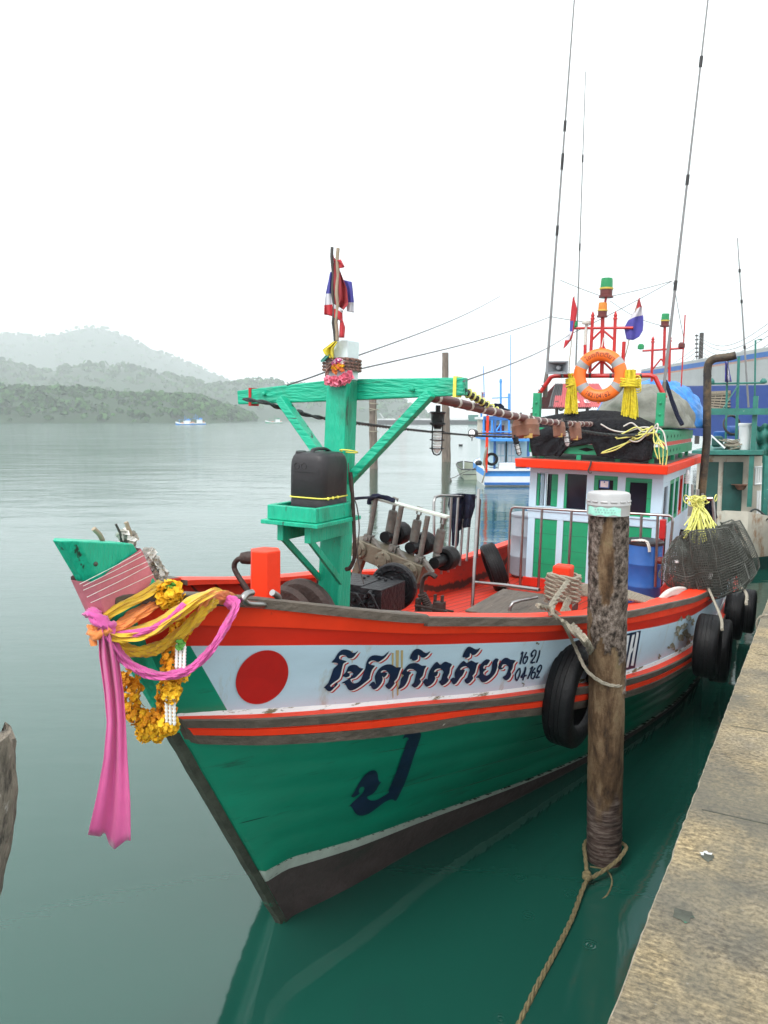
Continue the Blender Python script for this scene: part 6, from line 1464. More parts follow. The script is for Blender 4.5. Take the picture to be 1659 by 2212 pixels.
mb.tube([bs(1482, 1078, 6.2), bs(1540, 1077, 6.2)], .02, 8); mb.tube([bs(1540, 1077, 6.2), bs(1552, 1250, 6.2)], .02, 8)
mb.build('trap_rail', 'steel', boat, smooth=60)
drape([[(1515, 1072), (1530, 1072), (1545, 1080)], [(1518, 1105), (1535, 1100), (1548, 1110)], [(1525, 1130), (1538, 1128), (1550, 1118)]], lambda u, v: 6.3+.03*sin(u*12), 'jeans', 'dark_cloth', 'dark blue cloth draped on the rail behind the net traps', 'cloth', .03)

# ------------------------------------------------------------------ mooring pile with a pipe cap, rope at its foot, broken stump
pb = wY(1305, 1856, 4.82); pt_ = wY(1315, 1075, 4.56); _k = (pt_-pb); pb = pb - _k*(.6+pb.z)/_k.z
def pileY(z): return 4.82-.26*z/2.4
mp_ = thing('mooring_pile', 'bark covered mooring pile with a grey plastic pipe cap', 'mooring pile', V((pb.x, pb.y, 0)))
mb = MB(); rows = []; n = 72; barkv = []
for i in range(261):
    v = i/260; c = pb.lerp(pt_, v); row = []; z = c.z
    for k in range(n):
        a = 2*pi*k/n; e = V((cos(a), sin(a), 0)); q = V((e.x*1.1, e.y*1.1, z*3))
        edge = noise.noise(q*1.6+V((4, 1, 2)))*.55 + noise.noise(q*5)*.22
        ang = ((a - radians(262) + pi) % (2*pi)) - pi        # 0 faces the viewer
        hole = 1-((ang+.20)/.42)**2 - ((z-1.98)/.30)**2      # long bare strip under the cap
        bare_low = (1.42 - z)*2.2 + .35*(-ang if abs(ang) < 1.6 else 0)
        bk = 1 if (z > 1.0 and max(hole*.8, bare_low)+edge < 0) else 0
        lowm = max(0, min(1, (.52 + edge*.25 - z)*9))
        rr2 = .104+.006*(1-v) + .004*noise.noise(q*1.4) + .0025*noise.noise(q*9)
        if bk: rr2 += .008 + .004*noise.noise(q*14)
        if lowm > .5: rr2 += .004*noise.noise(V((e.x*.8, e.y*.8, z*26)))
        barkv.append((bk, lowm)); row.append(c+e*rr2)
    rows.append(row)
ids = mb.grid(rows, closed_u=True); mb.f(ids[-1]); tk = mb.build('trunk', 'bark', mp_, smooth=70, recalc=False)
ca = tk.data.color_attributes.new('bark', 'FLOAT_COLOR', 'POINT')
for i, (b_, l_) in enumerate(barkv): ca.data[i].color = (b_, l_, 0, 1)
cc = wY(1314, 1100, 4.56); cc.z = wY(1314, 1116, 4.46).z
mb = MB(); zt = wY(1315, 1062, 4.56).z; hh = zt-cc.z
mb.lathe(cc, (.0, 0, 1), [(.120, 0), (.120, hh*.42), (.121, hh*.44), (.124, hh*.45), (.124, hh*.50), (.121, hh*.55), (.120, hh*.88), (.114, hh*.96), (.10, hh), (.02, hh+.004)], 48)
for k in range(14):
    a0 = 2*pi*k/14+.2; mb.tube([cc+V((.121*cos(a0+q), .121*sin(a0+q), hh*.62)) for q in (-.15, -.08, 0, .08, .15)], .006, 6)
cp = mb.build('cap', 'pvc', mp_, smooth=35)
mb = MB(); rows = []
for i in range(3):
    rows.append([cc+V((.1225*cos(a), .1225*sin(a), hh*(.05+.34*i/2) + .004*sin(j*1.1))) for j, a in enumerate([radians(192+6*j) for j in range(17)])])
mb.grid(rows); stk = mb.build('sticker', 'sticker', mp_, recalc=False, solid=.001)
mb = MB(); cc2 = cc + V((0, 0, hh*.06))
for r_, (zz, hl) in enumerate(((.19, .05), (.08, .05))):
    for k in range(7):
        a = radians(218+8*k+r_*3); 
        for (da, dz, h2) in ((0, 0, 1), (2.6, .0, 1), (1.3, .8, .2)) if k % 2 else ((0, 0, 1), (1.4, .4, .25), (2.8, .3, .7)):
            b0 = radians(218+8*k+da+r_*3); rr3 = .1245
            mb.poly([cc2+V((rr3*cos(b0+q), rr3*sin(b0+q), hh*(zz+dz*hl*1.3)+hz_)) for q, hz_ in ((0, 0), (.016, 0), (.016, hh*hl*1.5*h2), (0, hh*hl*1.5*h2))])
mb.build('sticker_marks', 'sticker_ink', mp_, recalc=False)
mb = MB(); c0 = pb.lerp(pt_, .6/(pt_.z+.6)); c0.z = 0; kn = wY(1271, 1890, 4.55); kn.z = .05
def wzp(x, y, z): return wz(x, y, z)
mb.rope([wzp(1268, 1886, .06), wzp(1264, 1850, .10), V((c0.x-.12, c0.y+.02, .10)), V((c0.x, c0.y+.13, .10)), V((c0.x+.125, c0.y, .10)), wzp(1345, 1845, .09), wzp(1320, 1870, .07), wzp(1280, 1895, .05), wzp(1270, 1898, .05)], .013, 0)
mb.rope([wzp(1270, 1895, .05), wzp(1255, 1930, .03), wzp(1235, 1985, .02), wzp(1200, 2055, .015), wzp(1165, 2120, .01), wzp(1140, 2170, .005), wzp(1110, 2235, -.01)], .014, 0)
for k in range(6): mb.blob(wzp(1268+rnd.uniform(-4, 4), 1894+rnd.uniform(-7, 7), .06), .02, 0, 7, 5)
mb.tube(cr([wzp(1275, 1872, .06), wzp(1310, 1880, .03), wzp(1322, 1905, .01), wzp(1310, 1935, .0), wzp(1285, 1950, -.01)], 5), .005, 5)
tag(mb.build('pile_rope', 'rope_brown', smooth=60), 'weedy brown rope knotted round the foot of the bark pile', 'rope')
mb = MB(); rows = []
for i in range(50):
    v = i/49; zc = -.5+v*2.0; zt_ = wY(0, 1604, 2.6).z; q0 = wY(-14, 1620, 2.6); zc = -.5 + v*(zt_+.5); q0.x -= .20*(zt_-zc); row = []
    for k in range(26):
        a = 2*pi*k/26; q = V((cos(a)*1.6, sin(a)*1.6, zc*2.5)); rr2 = .092+.006*v + .016*noise.noise(q*1.7) + .010*noise.noise(q*5)
        if v > .93: rr2 *= 1-(v-.93)*7*(.6+.5*noise.noise(V((a*2, 0, 3))))
        row.append(V((q0.x+cos(a)*rr2, q0.y+sin(a)*rr2, zc + (.10*(v-.9)*10*noise.noise(V((cos(a)*2.5, sin(a)*2.5, 5))) if v > .9 else 0))))
    rows.append(row)
ids = mb.grid(rows, closed_u=True); mb.f(ids[-1]); tag(mb.build('broken_stump', 'dead_wood', smooth=60), 'broken grey wooden stump at the left edge of the picture', 'pile')
mb = MB(PM); mb.rope([(-.02, 5.05, PTOP-.2), (.0, 5.05, PTOP+.008), (.3, 5.07, PTOP+.010), (.9, 5.12, PTOP+.01), (1.8, 5.2, PTOP+.01)], .009, 0); tag(mb.build('cord', 'rope_grey', smooth=60), 'thin grey cord lying across the concrete pier', 'cord')
# ------------------------------------------------------------------ piles out in the water
def pile(name, x0, y0, x1, y1, r, label, lean=0):
    b = wz(x0, y0); t = wY(x1, y1, b.y); b.z = -.6; mb = MB(); rows = []
    for i in range(25):
        v = i/24; c = b.lerp(t, v)+V((.03*noise.noise(V((v*4, x0, 0))), 0, 0)); rows.append([c+V((cos(a), sin(a), 0))*r*(1-.12*v+.13*noise.noise(V((cos(a)*1.5, sin(a)*1.5, v*9+x0)))) for a in [2*pi*k/16 for k in range(16)]])
    ids = mb.grid(rows, closed_u=True); mb.f(ids[-1]); o = mb.build(name, 'old_pile', smooth=60); return tag(o, label, 'pile')
pl_ = pile('water_pile', 808, 1012, 805, 858, .235, 'rope wrapped wooden pile in the water behind the mast')
mb = MB(); 
for y in (872, 884, 886, 932, 990): c = wY(807, y, wz(808, 1012).y-.2); mb.torus(c, (rnd.uniform(-.2, .2), 0, 1), .25, .03, 16, 6)
mb.tube(cr([wY(812, y, wz(808, 1012).y-.3) for y in (886, 900, 915, 930)], 4), .03, 5); mb.build('rope_band', 'rope_grey', pl_)
pile('water_pile', 962, 997, 962, 762, .235, 'taller of the twin piles in the water, tied with rope near its top'); pile('water_pile', 969, 997, 966, 880, .18, 'shorter of the twin piles in the water, leaning on its taller mate')
# ------------------------------------------------------------------ fishing boats and barge far out
def small_boat(x, y, Lpx, label, hullm, cabm, hdg, mastn=1):
    c = wz(x, y); L_ = Lpx/F*c.y; M = Matrix.Translation(c) @ Matrix.Rotation(hdg, 4, 'Z') @ Matrix.Scale(L_/12, 4)
    t = thing('fishing_boat', label, 'fishing boat', c, M.normalized() if False else None)
    mb = MB(M); rows = []
    for i in range(13):
        u = i/12; X = -6+12*u; hb = 1.6*(1-max(0, (u-.55)/.45)**2.2)*(.8+.2*min(1, u*4)); sh = .95+1.5*max(0, u-.5)**2*4*.9+.3*(1-u)**2; rake = .5*max(0, u-.6)
        rows.append([V((X, -hb*.75, -.3)), V((X+rake, -hb, sh*.55)), V((X+rake*2, -hb*1.04, sh)), V((X+rake*2, 0, sh-.25)), V((X+rake*2, hb*1.04, sh)), V((X+rake, hb, sh*.55)), V((X, hb*.75, -.3))])
    mb.grid(rows, lambda i, j: 0 if j in (0, 5) else 1); mb.poly(rows[0]); mb.build('hull', [hullm, cabm], t)
    mb = MB(M); mb.box((-2.6, 0, 1.9), (3.0, 2.0, 2.0)); mb.box((-2.4, 0, 3.0), (4.0, 2.4, .16), 1); mb.box((-3.2, 0, 3.4), (1.8, 1.6, .7), 1); mb.box((-2.6, -1.02, 2.2), (2.4, .04, .6), 2); mb.box((-1.08, 0, 2.2), (.04, 1.5, .6), 2); mb.build('cabin', [cabm, hullm, 'glass_dark'], t)
    mb = MB(M)
    for k in range(mastn+1): mb.tube([(-1.5+.9*k, .3*k, 3.0), (-1.5+.9*k, .3*k, 5.2+.8*(k % 2))], .09, 5)
    mb.tube([(3.4, 0, .9), (3.4, 0, 3.6)], .14, 6); mb.tube([(3.4, -1.6, 3.2), (3.4, 1.6, 3.2)], .09, 5); mb.tube([(3.4, 0, 3.0), (-1.5, 0, 3.9)], .05, 4); mb.build('mast', hullm, t)
    mb = MB(M); mb.box((1.0, 0, 1.3), (1.4, 1.1, .7)); mb.box((-4.9, 0, 1.4), (1.0, 1.4, .8)); mb.build('deck_gear', 'building_trim', t)
    return t
small_boat(421, 917.5, 46, 'pale blue fishing boat, right one of the pair anchored off the headland', 'light_blue', 'boat_white', pi+.15, 2)
small_boat(398, 918, 40, 'pale blue fishing boat, left one of the pair anchored off the headland', 'light_blue', 'boat_white', pi-.25, 1)
small_boat(592, 914.5, 36, 'small green and white fishing boat alone in the bay', 'fence_green', 'boat_white', pi+.05, 1)
c = wz(915, 916.5); M = Matrix.Translation(c) @ Matrix.Rotation(.02, 4, 'Z')
bg_ = thing('barge', 'long dark row of moored barges with pale covers on the horizon', 'barge', c)
px = c.y/F
for (x0, x1) in ((816, 862), (866, 940), (944, 1030)):
    mb = MB(); a = (x0-915)*px; b = (x1-915)*px; mid = (a+b)/2; yc = c.y
    mb.box((c.x+mid, yc, .9), (b-a, 9, 2.6), 0); mb.build('barge_hull', 'barge_dark', bg_)
    mb = MB(); mb.box((c.x+mid-1, yc, 2.6), ((b-a)*.86, 7, .9), 0, taper=.92); mb.build('cargo_cover', 'barge_light', bg_)
for x in (828, 905, 968): mb = MB(); mb.beam(wY(x, 903, c.y-4.6), wY(x-8, 892, c.y-4.6), .7, .7); mb.build('barge_davit', 'barge_light', bg_)
mb = MB(); mb.box(wY(1022, 903, c.y-3), (5, 4, 3.2)); mb.build('barge_cabin', 'old_green', bg_)
mb = MB(); mb.box(wY(870, 904, c.y-3), (4, 4, 2.8)); mb.build('barge_cabin', 'tin_red', bg_)
# ------------------------------------------------------------------ skiff, marker float
SK = wz(1022, 1036); 
sk = thing('skiff', 'small olive grey skiff with an outboard motor beside the blue boat', 'skiff', SK)
def sy(x, y, d=0.): return wY(x, y, SK.y+d)
mb = MB(); rows = []
for (d, f_) in ((0, 1.0), (.6, 1.05), (1.6, 1.08), (2.8, 1.0), (3.8, .7), (4.5, .1)):
    cx0 = 1022; q = lambda x, y: sy(cx0+(x-cx0)*f_, y, d) if False else sy(x, y) * 1 + V((0, d, 0))
    rows.append([V((SK.x+(p.x-SK.x)*f_, p.y, p.z + .03*d)) for p in [q(997, 1014), q(1000, 1026), q(1004, 1036), q(1022, 1042), q(1042, 1036), q(1045, 1026), q(1046, 1014)]])
mb.grid(rows, lambda i, j: 0 if j in (0, 5) else (0 if j in (1, 4) else 1)); mb.poly([rows[0][k] for k in (0, 1, 2, 4, 5, 6)], 0); mb.build('hull', ['olive_grey', 'barge_dark'], sk, solid=.03)
mb = MB(); mb.tube([r[0] for r in rows], .03, 6); mb.tube([r[6] for r in rows], .03, 6); mb.tube([rows[0][0], rows[0][6]], .035, 6); a = sy(1000, 1025, -.02); mb.tube([a, sy(1044, 1025, -.02)], .018, 5); mb.build('gunwale', 'barge_dark', sk)
mb = MB(); oc = sy(1034, 1000, .1); mb.blob(oc, .17, 0, 12, 8, .75); mb.box(oc+V((0, 0, -.16)), (.24, .3, .14), 1); mb.box(oc+V((0, -.05, -.40)), (.10, .14, .5), 1); mb.build('outboard_motor', ['black_plastic', 'black_iron'], sk, smooth=60)
mb = MB(); mb.tube([sy(1030, 1010), sy(998, 1022, -.2), sy(984, 1030, -.6), sy(972, 1034, -.9)], .018, 6); mb.beam(sy(972, 1034, -.9), sy(975, 1042, -.9), .03, .10); mb.beam(sy(972, 1034, -.9), sy(967, 1027, -.9), .02, .08); mb.build('propeller_shaft', 'grey_metal', sk)
c = wz(995, 963); mb = MB(); mb.tube([c+V((-.2, 0, .05)), c+V((.2, 0, .05))], .12, 12); tag(mb.build('float', 'black_plastic', smooth=40), 'small black float bobbing in the bay', 'float')
# ------------------------------------------------------------------ blue and white boat behind
YB = wz(1095, 1050).y
def by(x, y, d=0.): p = wY(x, y, YB); return p + V((0, d, 0))
bb = thing('fishing_boat', 'blue and white wooden fishing boat seen stern on beyond the wheelhouse', 'fishing boat', wz(1110, 1052))
def pbox(mb, x0, y0, x1, y1, d0, d1, m=0):
    a = by(x0, y1); b = by(x1, y0); mb.box(((a.x+b.x)/2, YB+(d0+d1)/2, (a.z+b.z)/2), (b.x-a.x, d1-d0, b.z-a.z), m)
mb = MB(); rows = []
def stern(d, k): xc = by(1111, 1050).x; return [V((xc+(p.x-xc)*k, p.y+d, p.z)) for p in [by(1047, 1015), by(1046, 1029), by(1049, 1060), by(1173, 1060), by(1176, 1029), by(1175, 1015)]]
rows = [stern(0, 1), stern(3, .97), stern(6, .85), stern(9, .5), stern(11, .05)]
mb.grid(rows, lambda i, j: {0: 1, 1: 0, 3: 0, 4: 1}.get(j, 2)); q_ = rows[0]; mb.poly(q_[1:5]); mb.poly([q_[0], q_[1], q_[4], q_[5]], 1)
mb.poly([p+V((0, 0, -.02)) for p in (rows[0][0], rows[1][0], rows[2][0], rows[3][0], rows[4][0], rows[4][5], rows[3][5], rows[2][5], rows[1][5], rows[0][5])], 0)
mb.build('hull', ['boat_white', 'light_blue', 'barge_dark'], bb)
mb = MB(); pbox(mb, 1045, 1013, 1176, 1017, -.10, .25); mb.build('rail_cap', 'boat_white', bb)
mb = MB(); pbox(mb, 1046, 1042, 1176, 1047, -.12, .0); mb.build('rub_rail', 'boat_blue', bb)
mb = MB(); pbox(mb, 1068, 950, 1160, 1014, 1.6, 5); mb.build('cabin', 'pale_blue', bb)
for x0, x1 in ((1083, 1104), (1107, 1128)):
    mb = MB(); pbox(mb, x0, 955, x1, 1006, 1.55, 1.598); mb.build('cabin_door', 'pale_blue', bb)
    mb = MB()
    for q in ((.14, .46), (.54, .86)):
        for (v0, v1) in ((.12, .62), (.68, .92)): pbox(mb, x0+(x1-x0)*q[0], 955+51*v0, x0+(x1-x0)*q[1], 955+51*v1, 1.535, 1.549)
    mb.build('door_moulding', 'boat_white', bb)
mb = MB(); pbox(mb, 1104.2, 955, 1106.8, 1006, 1.54, 1.56); mb.build('door_gap', 'dark_inside', bb)
mb = MB(); pbox(mb, 1059, 948, 1150, 953, -.2, 5.4); mb.build('cabin_roof', 'light_blue', bb)
mb = MB(); pbox(mb, 1046, 899, 1112, 908, .1, .35); mb.build('gallows_beam', 'boat_blue', bb)
for (x0, x1, y0, y1) in ((1067, 1073, 908, 1013), (1140, 1146, 950, 1013)): mb = MB(); pbox(mb, x0, y0, x1, y1, .1, .3); mb.build('gallows_post', 'boat_blue', bb)
mb = MB(); mb.beam(by(1049, 1020, -.1), by(1053, 898, -.1), .10, .10, (1, 0, 0)); mb.build('red_post', 'red_bright', bb)
mb = MB(); pbox(mb, 1062, 905, 1140, 948, 3.4, 5.2); mb.build('upper_cabin', 'label_tan', bb); bpy.data.objects['upper_cabin'].data.materials[0] = MATS['rusty_white']
mb = MB(); pbox(mb, 1066, 908, 1080, 946, 3.3, 3.39); pbox(mb, 1096, 920, 1115, 940, 3.3, 3.39); mb.build('upper_window', 'maroon', bb)
mb = MB(); pbox(mb, 1058, 900, 1144, 906, 3.0, 5.6); mb.build('upper_roof', 'boat_white', bb)
mb = MB()
for x in (1064, 1084, 1104, 1124): mb.tube([by(x, 948, 3.0), by(x, 906, 3.0)], .045, 6)
mb.tube([by(1060, 935, 2.9), by(1140, 935, 2.9)], .035, 6); mb.tube([by(1060, 942, 2.9), by(1140, 942, 2.9)], .03, 6); mb.tube([by(1090, 938, 2.9), by(1104, 915, 2.9)], .04, 6); mb.build('upper_rail', 'light_blue', bb)
mb = MB(); pbox(mb, 1082, 872, 1118, 876, 6, 8); 
for x in (1084, 1100, 1116): mb.tube([by(x, 900, 7), by(x, 874, 7)], .05, 5)
for x in (1122, 1136): mb.tube([by(x, 903, 7), by(x, 872, 7)], .03, 5)
for y in (878, 885, 892): mb.tube([by(1122, y, 7), by(1136, y, 7)], .02, 4)
mb.build('roof_frame', 'light_blue', bb)
mb = MB(); mb.tube([by(1131, 905, 6.5), by(1131, 810, 6.5)], .05, 6); mb.tube([by(1086, 885, 6), by(1083, 770, 6)], .02, 5); mb.tube([by(1105, 852, 6), by(1150, 850, 6)], .025, 5); mb.tube([by(1152, 890, 6), by(1153, 690, 6)], .018, 5); mb.tube([by(1148, 900, 6), by(1148, 840, 6)], .05, 6); mb.lathe(by(1131, 812, 6.5), (0, 0, 1), [(.06, 0), (.07, .1), (.04, .2)], 8); mb.build('mast', 'light_blue', bb)
mb = MB(); pbox(mb, 1078, 1000, 1114, 1014, -.02, .45); mb.build('ice_box', 'boat_white', bb, bevel=.03)
mb = MB()
for k in range(3): mb.rope([by(1047, 1012, -.2), by(1043+k, 1000-8*k, -.2), by(1047+2*k, 985-10*k, -.2), by(1049, 970, -.2)], .03, 0)
mb.tube(cr([by(1047, 1015, -.3), by(1043, 1030, -.3), by(1040, 1042, -.2)], 4), .03, 5); tag(mb.build('rope', 'rope_grey', smooth=60), 'ropes wound on the red post of the blue and white boat', 'rope')
mb = MB(); mb.torus(by(1062, 992, .0), (0, 1, 0), .22, .06, 20, 8); tag(mb.build('tyre', 'rubber', smooth=60), 'small tyre hanging inside the blue boat beside its red post', 'tyre')
fl = MB(); fl.tube([by(1092, 858, 8), by(1092, 832, 8)], .02, 5); fo_ = fl.build('flag', 'dark_pole'); tag(fo_, 'tiny national flag above the blue and white boat', 'flag')
mb = MB(); rows = [[by(1092+1.3*j, 834+2.6*i+.5*sin(j), 8+.04*sin(j*1.7)) for j in range(7)] for i in range(6)]; mb.grid(rows, lambda i, j: (0, 1, 2, 1, 0)[i]); mb.build('flag_cloth', ['flag_red', 'flag_white', 'flag_blue'], fo_, solid=.01)
# ------------------------------------------------------------------ red roofed hut on stilts over the water
YH = 42
def hy(x, y, d=0.): return wY(x, y, YH)+V((0, d, 0))
hut = thing('stilt_hut', 'open hut with a red corrugated roof beyond the wheelhouse', 'hut', V((hy(1250, 905).x, YH, 0)))
mb = MB(); rows = []
nx_ = 60
for (y, d, xl, xr) in ((881, 0, 1185, 1330), (855, 1.3, 1202, 1326), (826, 2.6, 1222, 1322)):
    rows.append([hy(xl+(xr-xl)*i/nx_, y, d) + V((0, 0, .06*sin(i*pi))) + V((0, -.03*(i % 2), .07*(i % 2))) for i in range(nx_+1)])
mb.grid(rows, lambda i, j: 1 if (j < 11 and i == 1) or j < 4 else 0); rows2 = [[p+V((0, 0, 0)) for p in rows[2]], [hy(1190+(1335-1190)*i/nx_, 880, 5.6) for i in range(nx_+1)]]; mb.grid(rows2); mb.build('roof', ['tin_red', 'barge_dark'], hut, solid=.03)
vs, fs = text_polys('S E', 1.0); mb = MB()
a = hy(1245, 874, .0); ux = (hy(1300, 874)-hy(1245, 874)).normalized(); uy = (hy(1222, 826, 2.6)-hy(1222, 881, 0)).normalized(); off_ = hy(1242, 874, .25)+V((0, -.16, .10)); sc_ = .52
for v in vs: mb.v(off_+ux*v.x*sc_*1.3+uy*v.y*sc_)
for f_ in fs: mb.f(f_)
mb.build('roof_letters', 'boat_white', hut, recalc=False)
for x in (1208, 1240, 1275, 1310): 
    mb = MB(); p = hy(x, 876, .6); mb.tube([V((p.x, p.y, -.5)), V((p.x, p.y, p.z+.25))], .09, 7); mb.build('post', 'old_pile', hut)
mb = MB(); p = hy(1213, 884, .1); mb.blob(p, .14, 0, 10, 6, .7); mb.tube([p, p+V((0, 0, .35))], .012, 4); mb.build('hanging_pot', 'dark_pole', hut)
# ------------------------------------------------------------------ quay building and land on the right
mb = MB(); mb.box((40, 60, .4), (40, 90, 1.7)); mb.M = PM
mb2 = MB(PM); mb2.box((18, 45, .4), (26, 110, 1.5)); tag(mb2.build('quay_land', 'concrete_edge'), 'quay ground behind the pier', 'quay', kind='structure')
YQ = 30
bl = thing('building', 'blue and grey quay building with a blue edged sloping roof', 'building', PM @ V((6, 26, 1.15)))
def q0(x, y, Y): return wY(x, y, Y)
pA = (1385, 808, 44); pB = (1700, 757, 23)
def wallq(mb, y0a, y0b, y1a, y1b, m, th=.3, xa=1385, xb=1700, Ya=44, Yb=23):
    a = [q0(xa, y1a, Ya), q0(xb, y1b, Yb), q0(xb, y0b, Yb), q0(xa, y0a, Ya)]; n_ = (a[1]-a[0]).cross(V((0, 0, 1))).normalized()
    if n_.x < 0: n_ = -n_
    mb.hexa(a, [p+n_*th for p in a], m)
mb = MB(); wallq(mb, 812, 766, 835, 832, 0, .3); mb.build('upper_wall', 'building_grey', bl)
mb = MB(); wallq(mb, 834, 831, 930, 960, 0, .32); mb.build('lower_wall', 'building_blue', bl)
mb = MB(); wallq(mb, 803, 752, 812, 764, 0, .9); n_ = 0; mb.build('roof_edge', 'building_blue', bl); bpy.data.objects['roof_edge'].data.materials[0] = MATS['boat_blue']
mb = MB(); wallq(mb, 812, 764, 815, 768.5, 0, .35); mb.build('roof_trim', 'building_trim', bl)
mb = MB()
e1 = [q0(1385, 803, 44), q0(1700, 752, 23)]; n_ = (e1[1]-e1[0]).cross(V((0, 0, 1))).normalized(); n_ = n_ if n_.x > 0 else -n_
mb.hexa([e1[0], e1[1], e1[1]+n_*14+V((0, 0, 2.5)), e1[0]+n_*14+V((0, 0, 2.5))], [p+V((0, 0, .12)) for p in (e1[0], e1[1], e1[1]+n_*14+V((0, 0, 2.5)), e1[0]+n_*14+V((0, 0, 2.5)))]); mb.build('roof', 'building_grey', bl)
Yw = lambda x: 44+(23-44)*((x-1385)/315)
mb = MB(); 
def wp(x, y, d=-.12): return q0(x, y, 1/((1/44)+(1/23-1/44)*((x-1385)/315)))+V((-.05, d, 0))
mb.hexa([wp(1532, 890), wp(1574, 892), wp(1574, 848), wp(1532, 850)], [wp(1532, 890, -.02), wp(1574, 892, -.02), wp(1574, 848, -.02), wp(1532, 850, -.02)]); wn = mb.build('window', 'dark_inside', bl)
mb = MB()
for k in range(7): mb.beam(wp(1532, 854+5*k, -.2), wp(1574, 848+6.5*k+4, -.2), .06, .06)
for k in range(3): mb.beam(wp(1536+14*k, 892, -.24), wp(1546+14*k, 850, -.24), .06, .06)
mb.beam(wp(1531, 849, -.2), wp(1575, 847, -.2), .10, .10); mb.build('window_lattice', 'bamboo', wn)
# utility pole and wires
c = wY(1513, 785, 55); up_ = MB(); up_.lathe(V((c.x, c.y, 1.1)), (0, 0, 1), [(.16, 0), (.135, wY(1513, 719, 55).z-1.1)], 10); uo = up_.build('utility_pole', 'dark_pole', smooth=50); tag(uo, 'dark utility pole behind the quay building', 'utility pole')
mb = MB()
for k in range(8): mb.lathe(wY(1505, 725+9*k, 54.8), (-1, 0, 0), [(.05, -.1), (.05, .1)], 6)
mb.tube([wY(1505, 722, 54.8), wY(1505, 790, 54.8)], .03, 5); mb.build('insulator', 'dark_pole', uo)
for k, (y0, x1, y1) in enumerate(((723, 1680, 684), (729, 1680, 700), (740, 1680, 712), (750, 1680, 732), (757, 1680, 737), (766, 1680, 742), (772, 1680, 756), (780, 1680, 762))):
    p = wY(1505, y0, 54.8); q = wY(x1, y1, 30); mb = MB(); mb.tube([p.lerp(q, i/16)+V((0, 0, -.9*sin(pi*i/16))) for i in range(17)], .014, 4); tag(mb.build('power_line', 'wire'), 'thin power line running right from the utility pole', 'power line', 'power lines right of the pole')
for k, (y0, x1, y1) in enumerate(((750, 1350, 815), (760, 1340, 826), (772, 1330, 830))):
    p = wY(1505, y0, 54.8); q = wY(x1, y1, 90); mb = MB(); mb.tube([p.lerp(q, i/12)+V((0, 0, -.8*sin(pi*i/12))) for i in range(13)], .016, 4); tag(mb.build('power_line', 'wire'), 'thin power line running left from the utility pole', 'power line', 'power lines left of the pole')
# ------------------------------------------------------------------ green wheelhouse boat moored astern
YG = 16.0
gb = thing('fishing_boat', 'weathered dark green fishing boat moored astern with a white bucket on its roof', 'fishing boat', wY(1595, 1200, YG))
def gy(x, y, d=0.): return wY(x, y, YG+d)
def gbox(mb, x0, y0, x1, y1, d0, d1, m=0, bev=0):
    a = gy(x0, y1, d0); b = gy(x1, y0, d0); L_ = d1-d0; ax = V((sin(TH), cos(TH), 0))*L_
    f_ = [V((a.x, a.y, a.z)), V((b.x, a.y, a.z)), V((b.x, a.y, b.z)), V((a.x, a.y, b.z))]
    mb.hexa(f_, [p+ax for p in f_], m)
mb = MB(); rows = []
for (k, f_) in ((-1.6, .15), (-.8, .6), (0, .9), (1.2, 1), (4, 1), (7, .9)):
    o_ = gy(1600, 1150)+V((sin(TH), cos(TH), 0))*k; e = V((cos(TH), -sin(TH), 0)); up = .25*max(0, -k)
    rows.append([V((o_.x, o_.y, 0))+e*t*f_+V((0, 0, z)) for t, z in ((-1.15, -.3), (-1.3, .25), (-1.35, .50+up), (-1.35, .72+up), (1.35, .72+up), (1.35, .50+up), (1.3, .25), (1.15, -.3))])
mb.grid(rows, lambda i, j: {0: 2, 1: 0, 2: 0, 3: 1, 4: 0, 5: 0}.get(j, 2)); mb.poly(rows[0]); mb.build('hull', ['rusty_white', 'weathered', 'dark_green'], gb)
mb = MB(); gbox(mb, 1528, 1129, 1650, 1135, -.35, -.05); mb.build('hull_rail', 'old_green', gb)
mb = MB(); gbox(mb, 1500, 985, 1646, 1132, .35, 5); who2 = mb.build('wheelhouse', 'pale_blue', gb); bpy.data.objects[who2.name].data.materials[0] = MATS['rusty_white']
for x0, x1 in ((1520, 1553), (1557, 1606)): mb = MB(); gbox(mb, x0, 998, x1, 1129, .31, .345); mb.build('door', 'dark_green', gb, bevel=.006)
mb = MB(); gbox(mb, 1494, 973, 1648, 983, -.05, 5.3); mb.build('roof', 'old_green', gb, bevel=.01)
mb = MB(); gbox(mb, 1613, 984, 1629, 1095, .0, .16); mb.build('porch_post', 'old_green', gb)
mb = MB(); gbox(mb, 1621, 855, 1638, 973, .0, .16); mb.build('gallows_post', 'old_green', gb)
mb = MB(); gbox(mb, 1534, 882, 1668, 896, -.10, .0); mb.build('gallows_beam', 'old_green', gb)
mb = MB(); mb.beam(gy(1650, 1130, -.1), gy(1655, 985, -.1), .09, .09, (1, 0, 0)); mb.build('corner_post', 'old_green', gb)
for k in range(5): pass
mb = MB(); 
for x in (1632, 1637, 1642, 1647, 1652): mb.tube([gy(x, 1045, .2), gy(x+1, 1010, .2)], .02, 5)
mb.tube([gy(1630, 1010, .2), gy(1655, 1008, .2)], .025, 5); mb.tube([gy(1630, 1046, .2), gy(1655, 1044, .2)], .025, 5)
for x in (1636, 1641, 1646, 1651): mb.tube([gy(x, 1110, .2), gy(x+1, 1060, .2)], .02, 5)
mb.build('window_bars', 'boat_white', gb)
mb = MB(); c = gy(1600, 1058, .2); mb.lathe(c, (0, 0, 1), [(.06, 0), (.10, .05), (.12, .10), (.19, .105)], 14); mb.build('lamp_bowl', 'ballast_brown', gb, smooth=40)
mb = MB(); mb.tube([gy(1536, 829, .6), gy(1652, 827, .6)], .022, 6); 
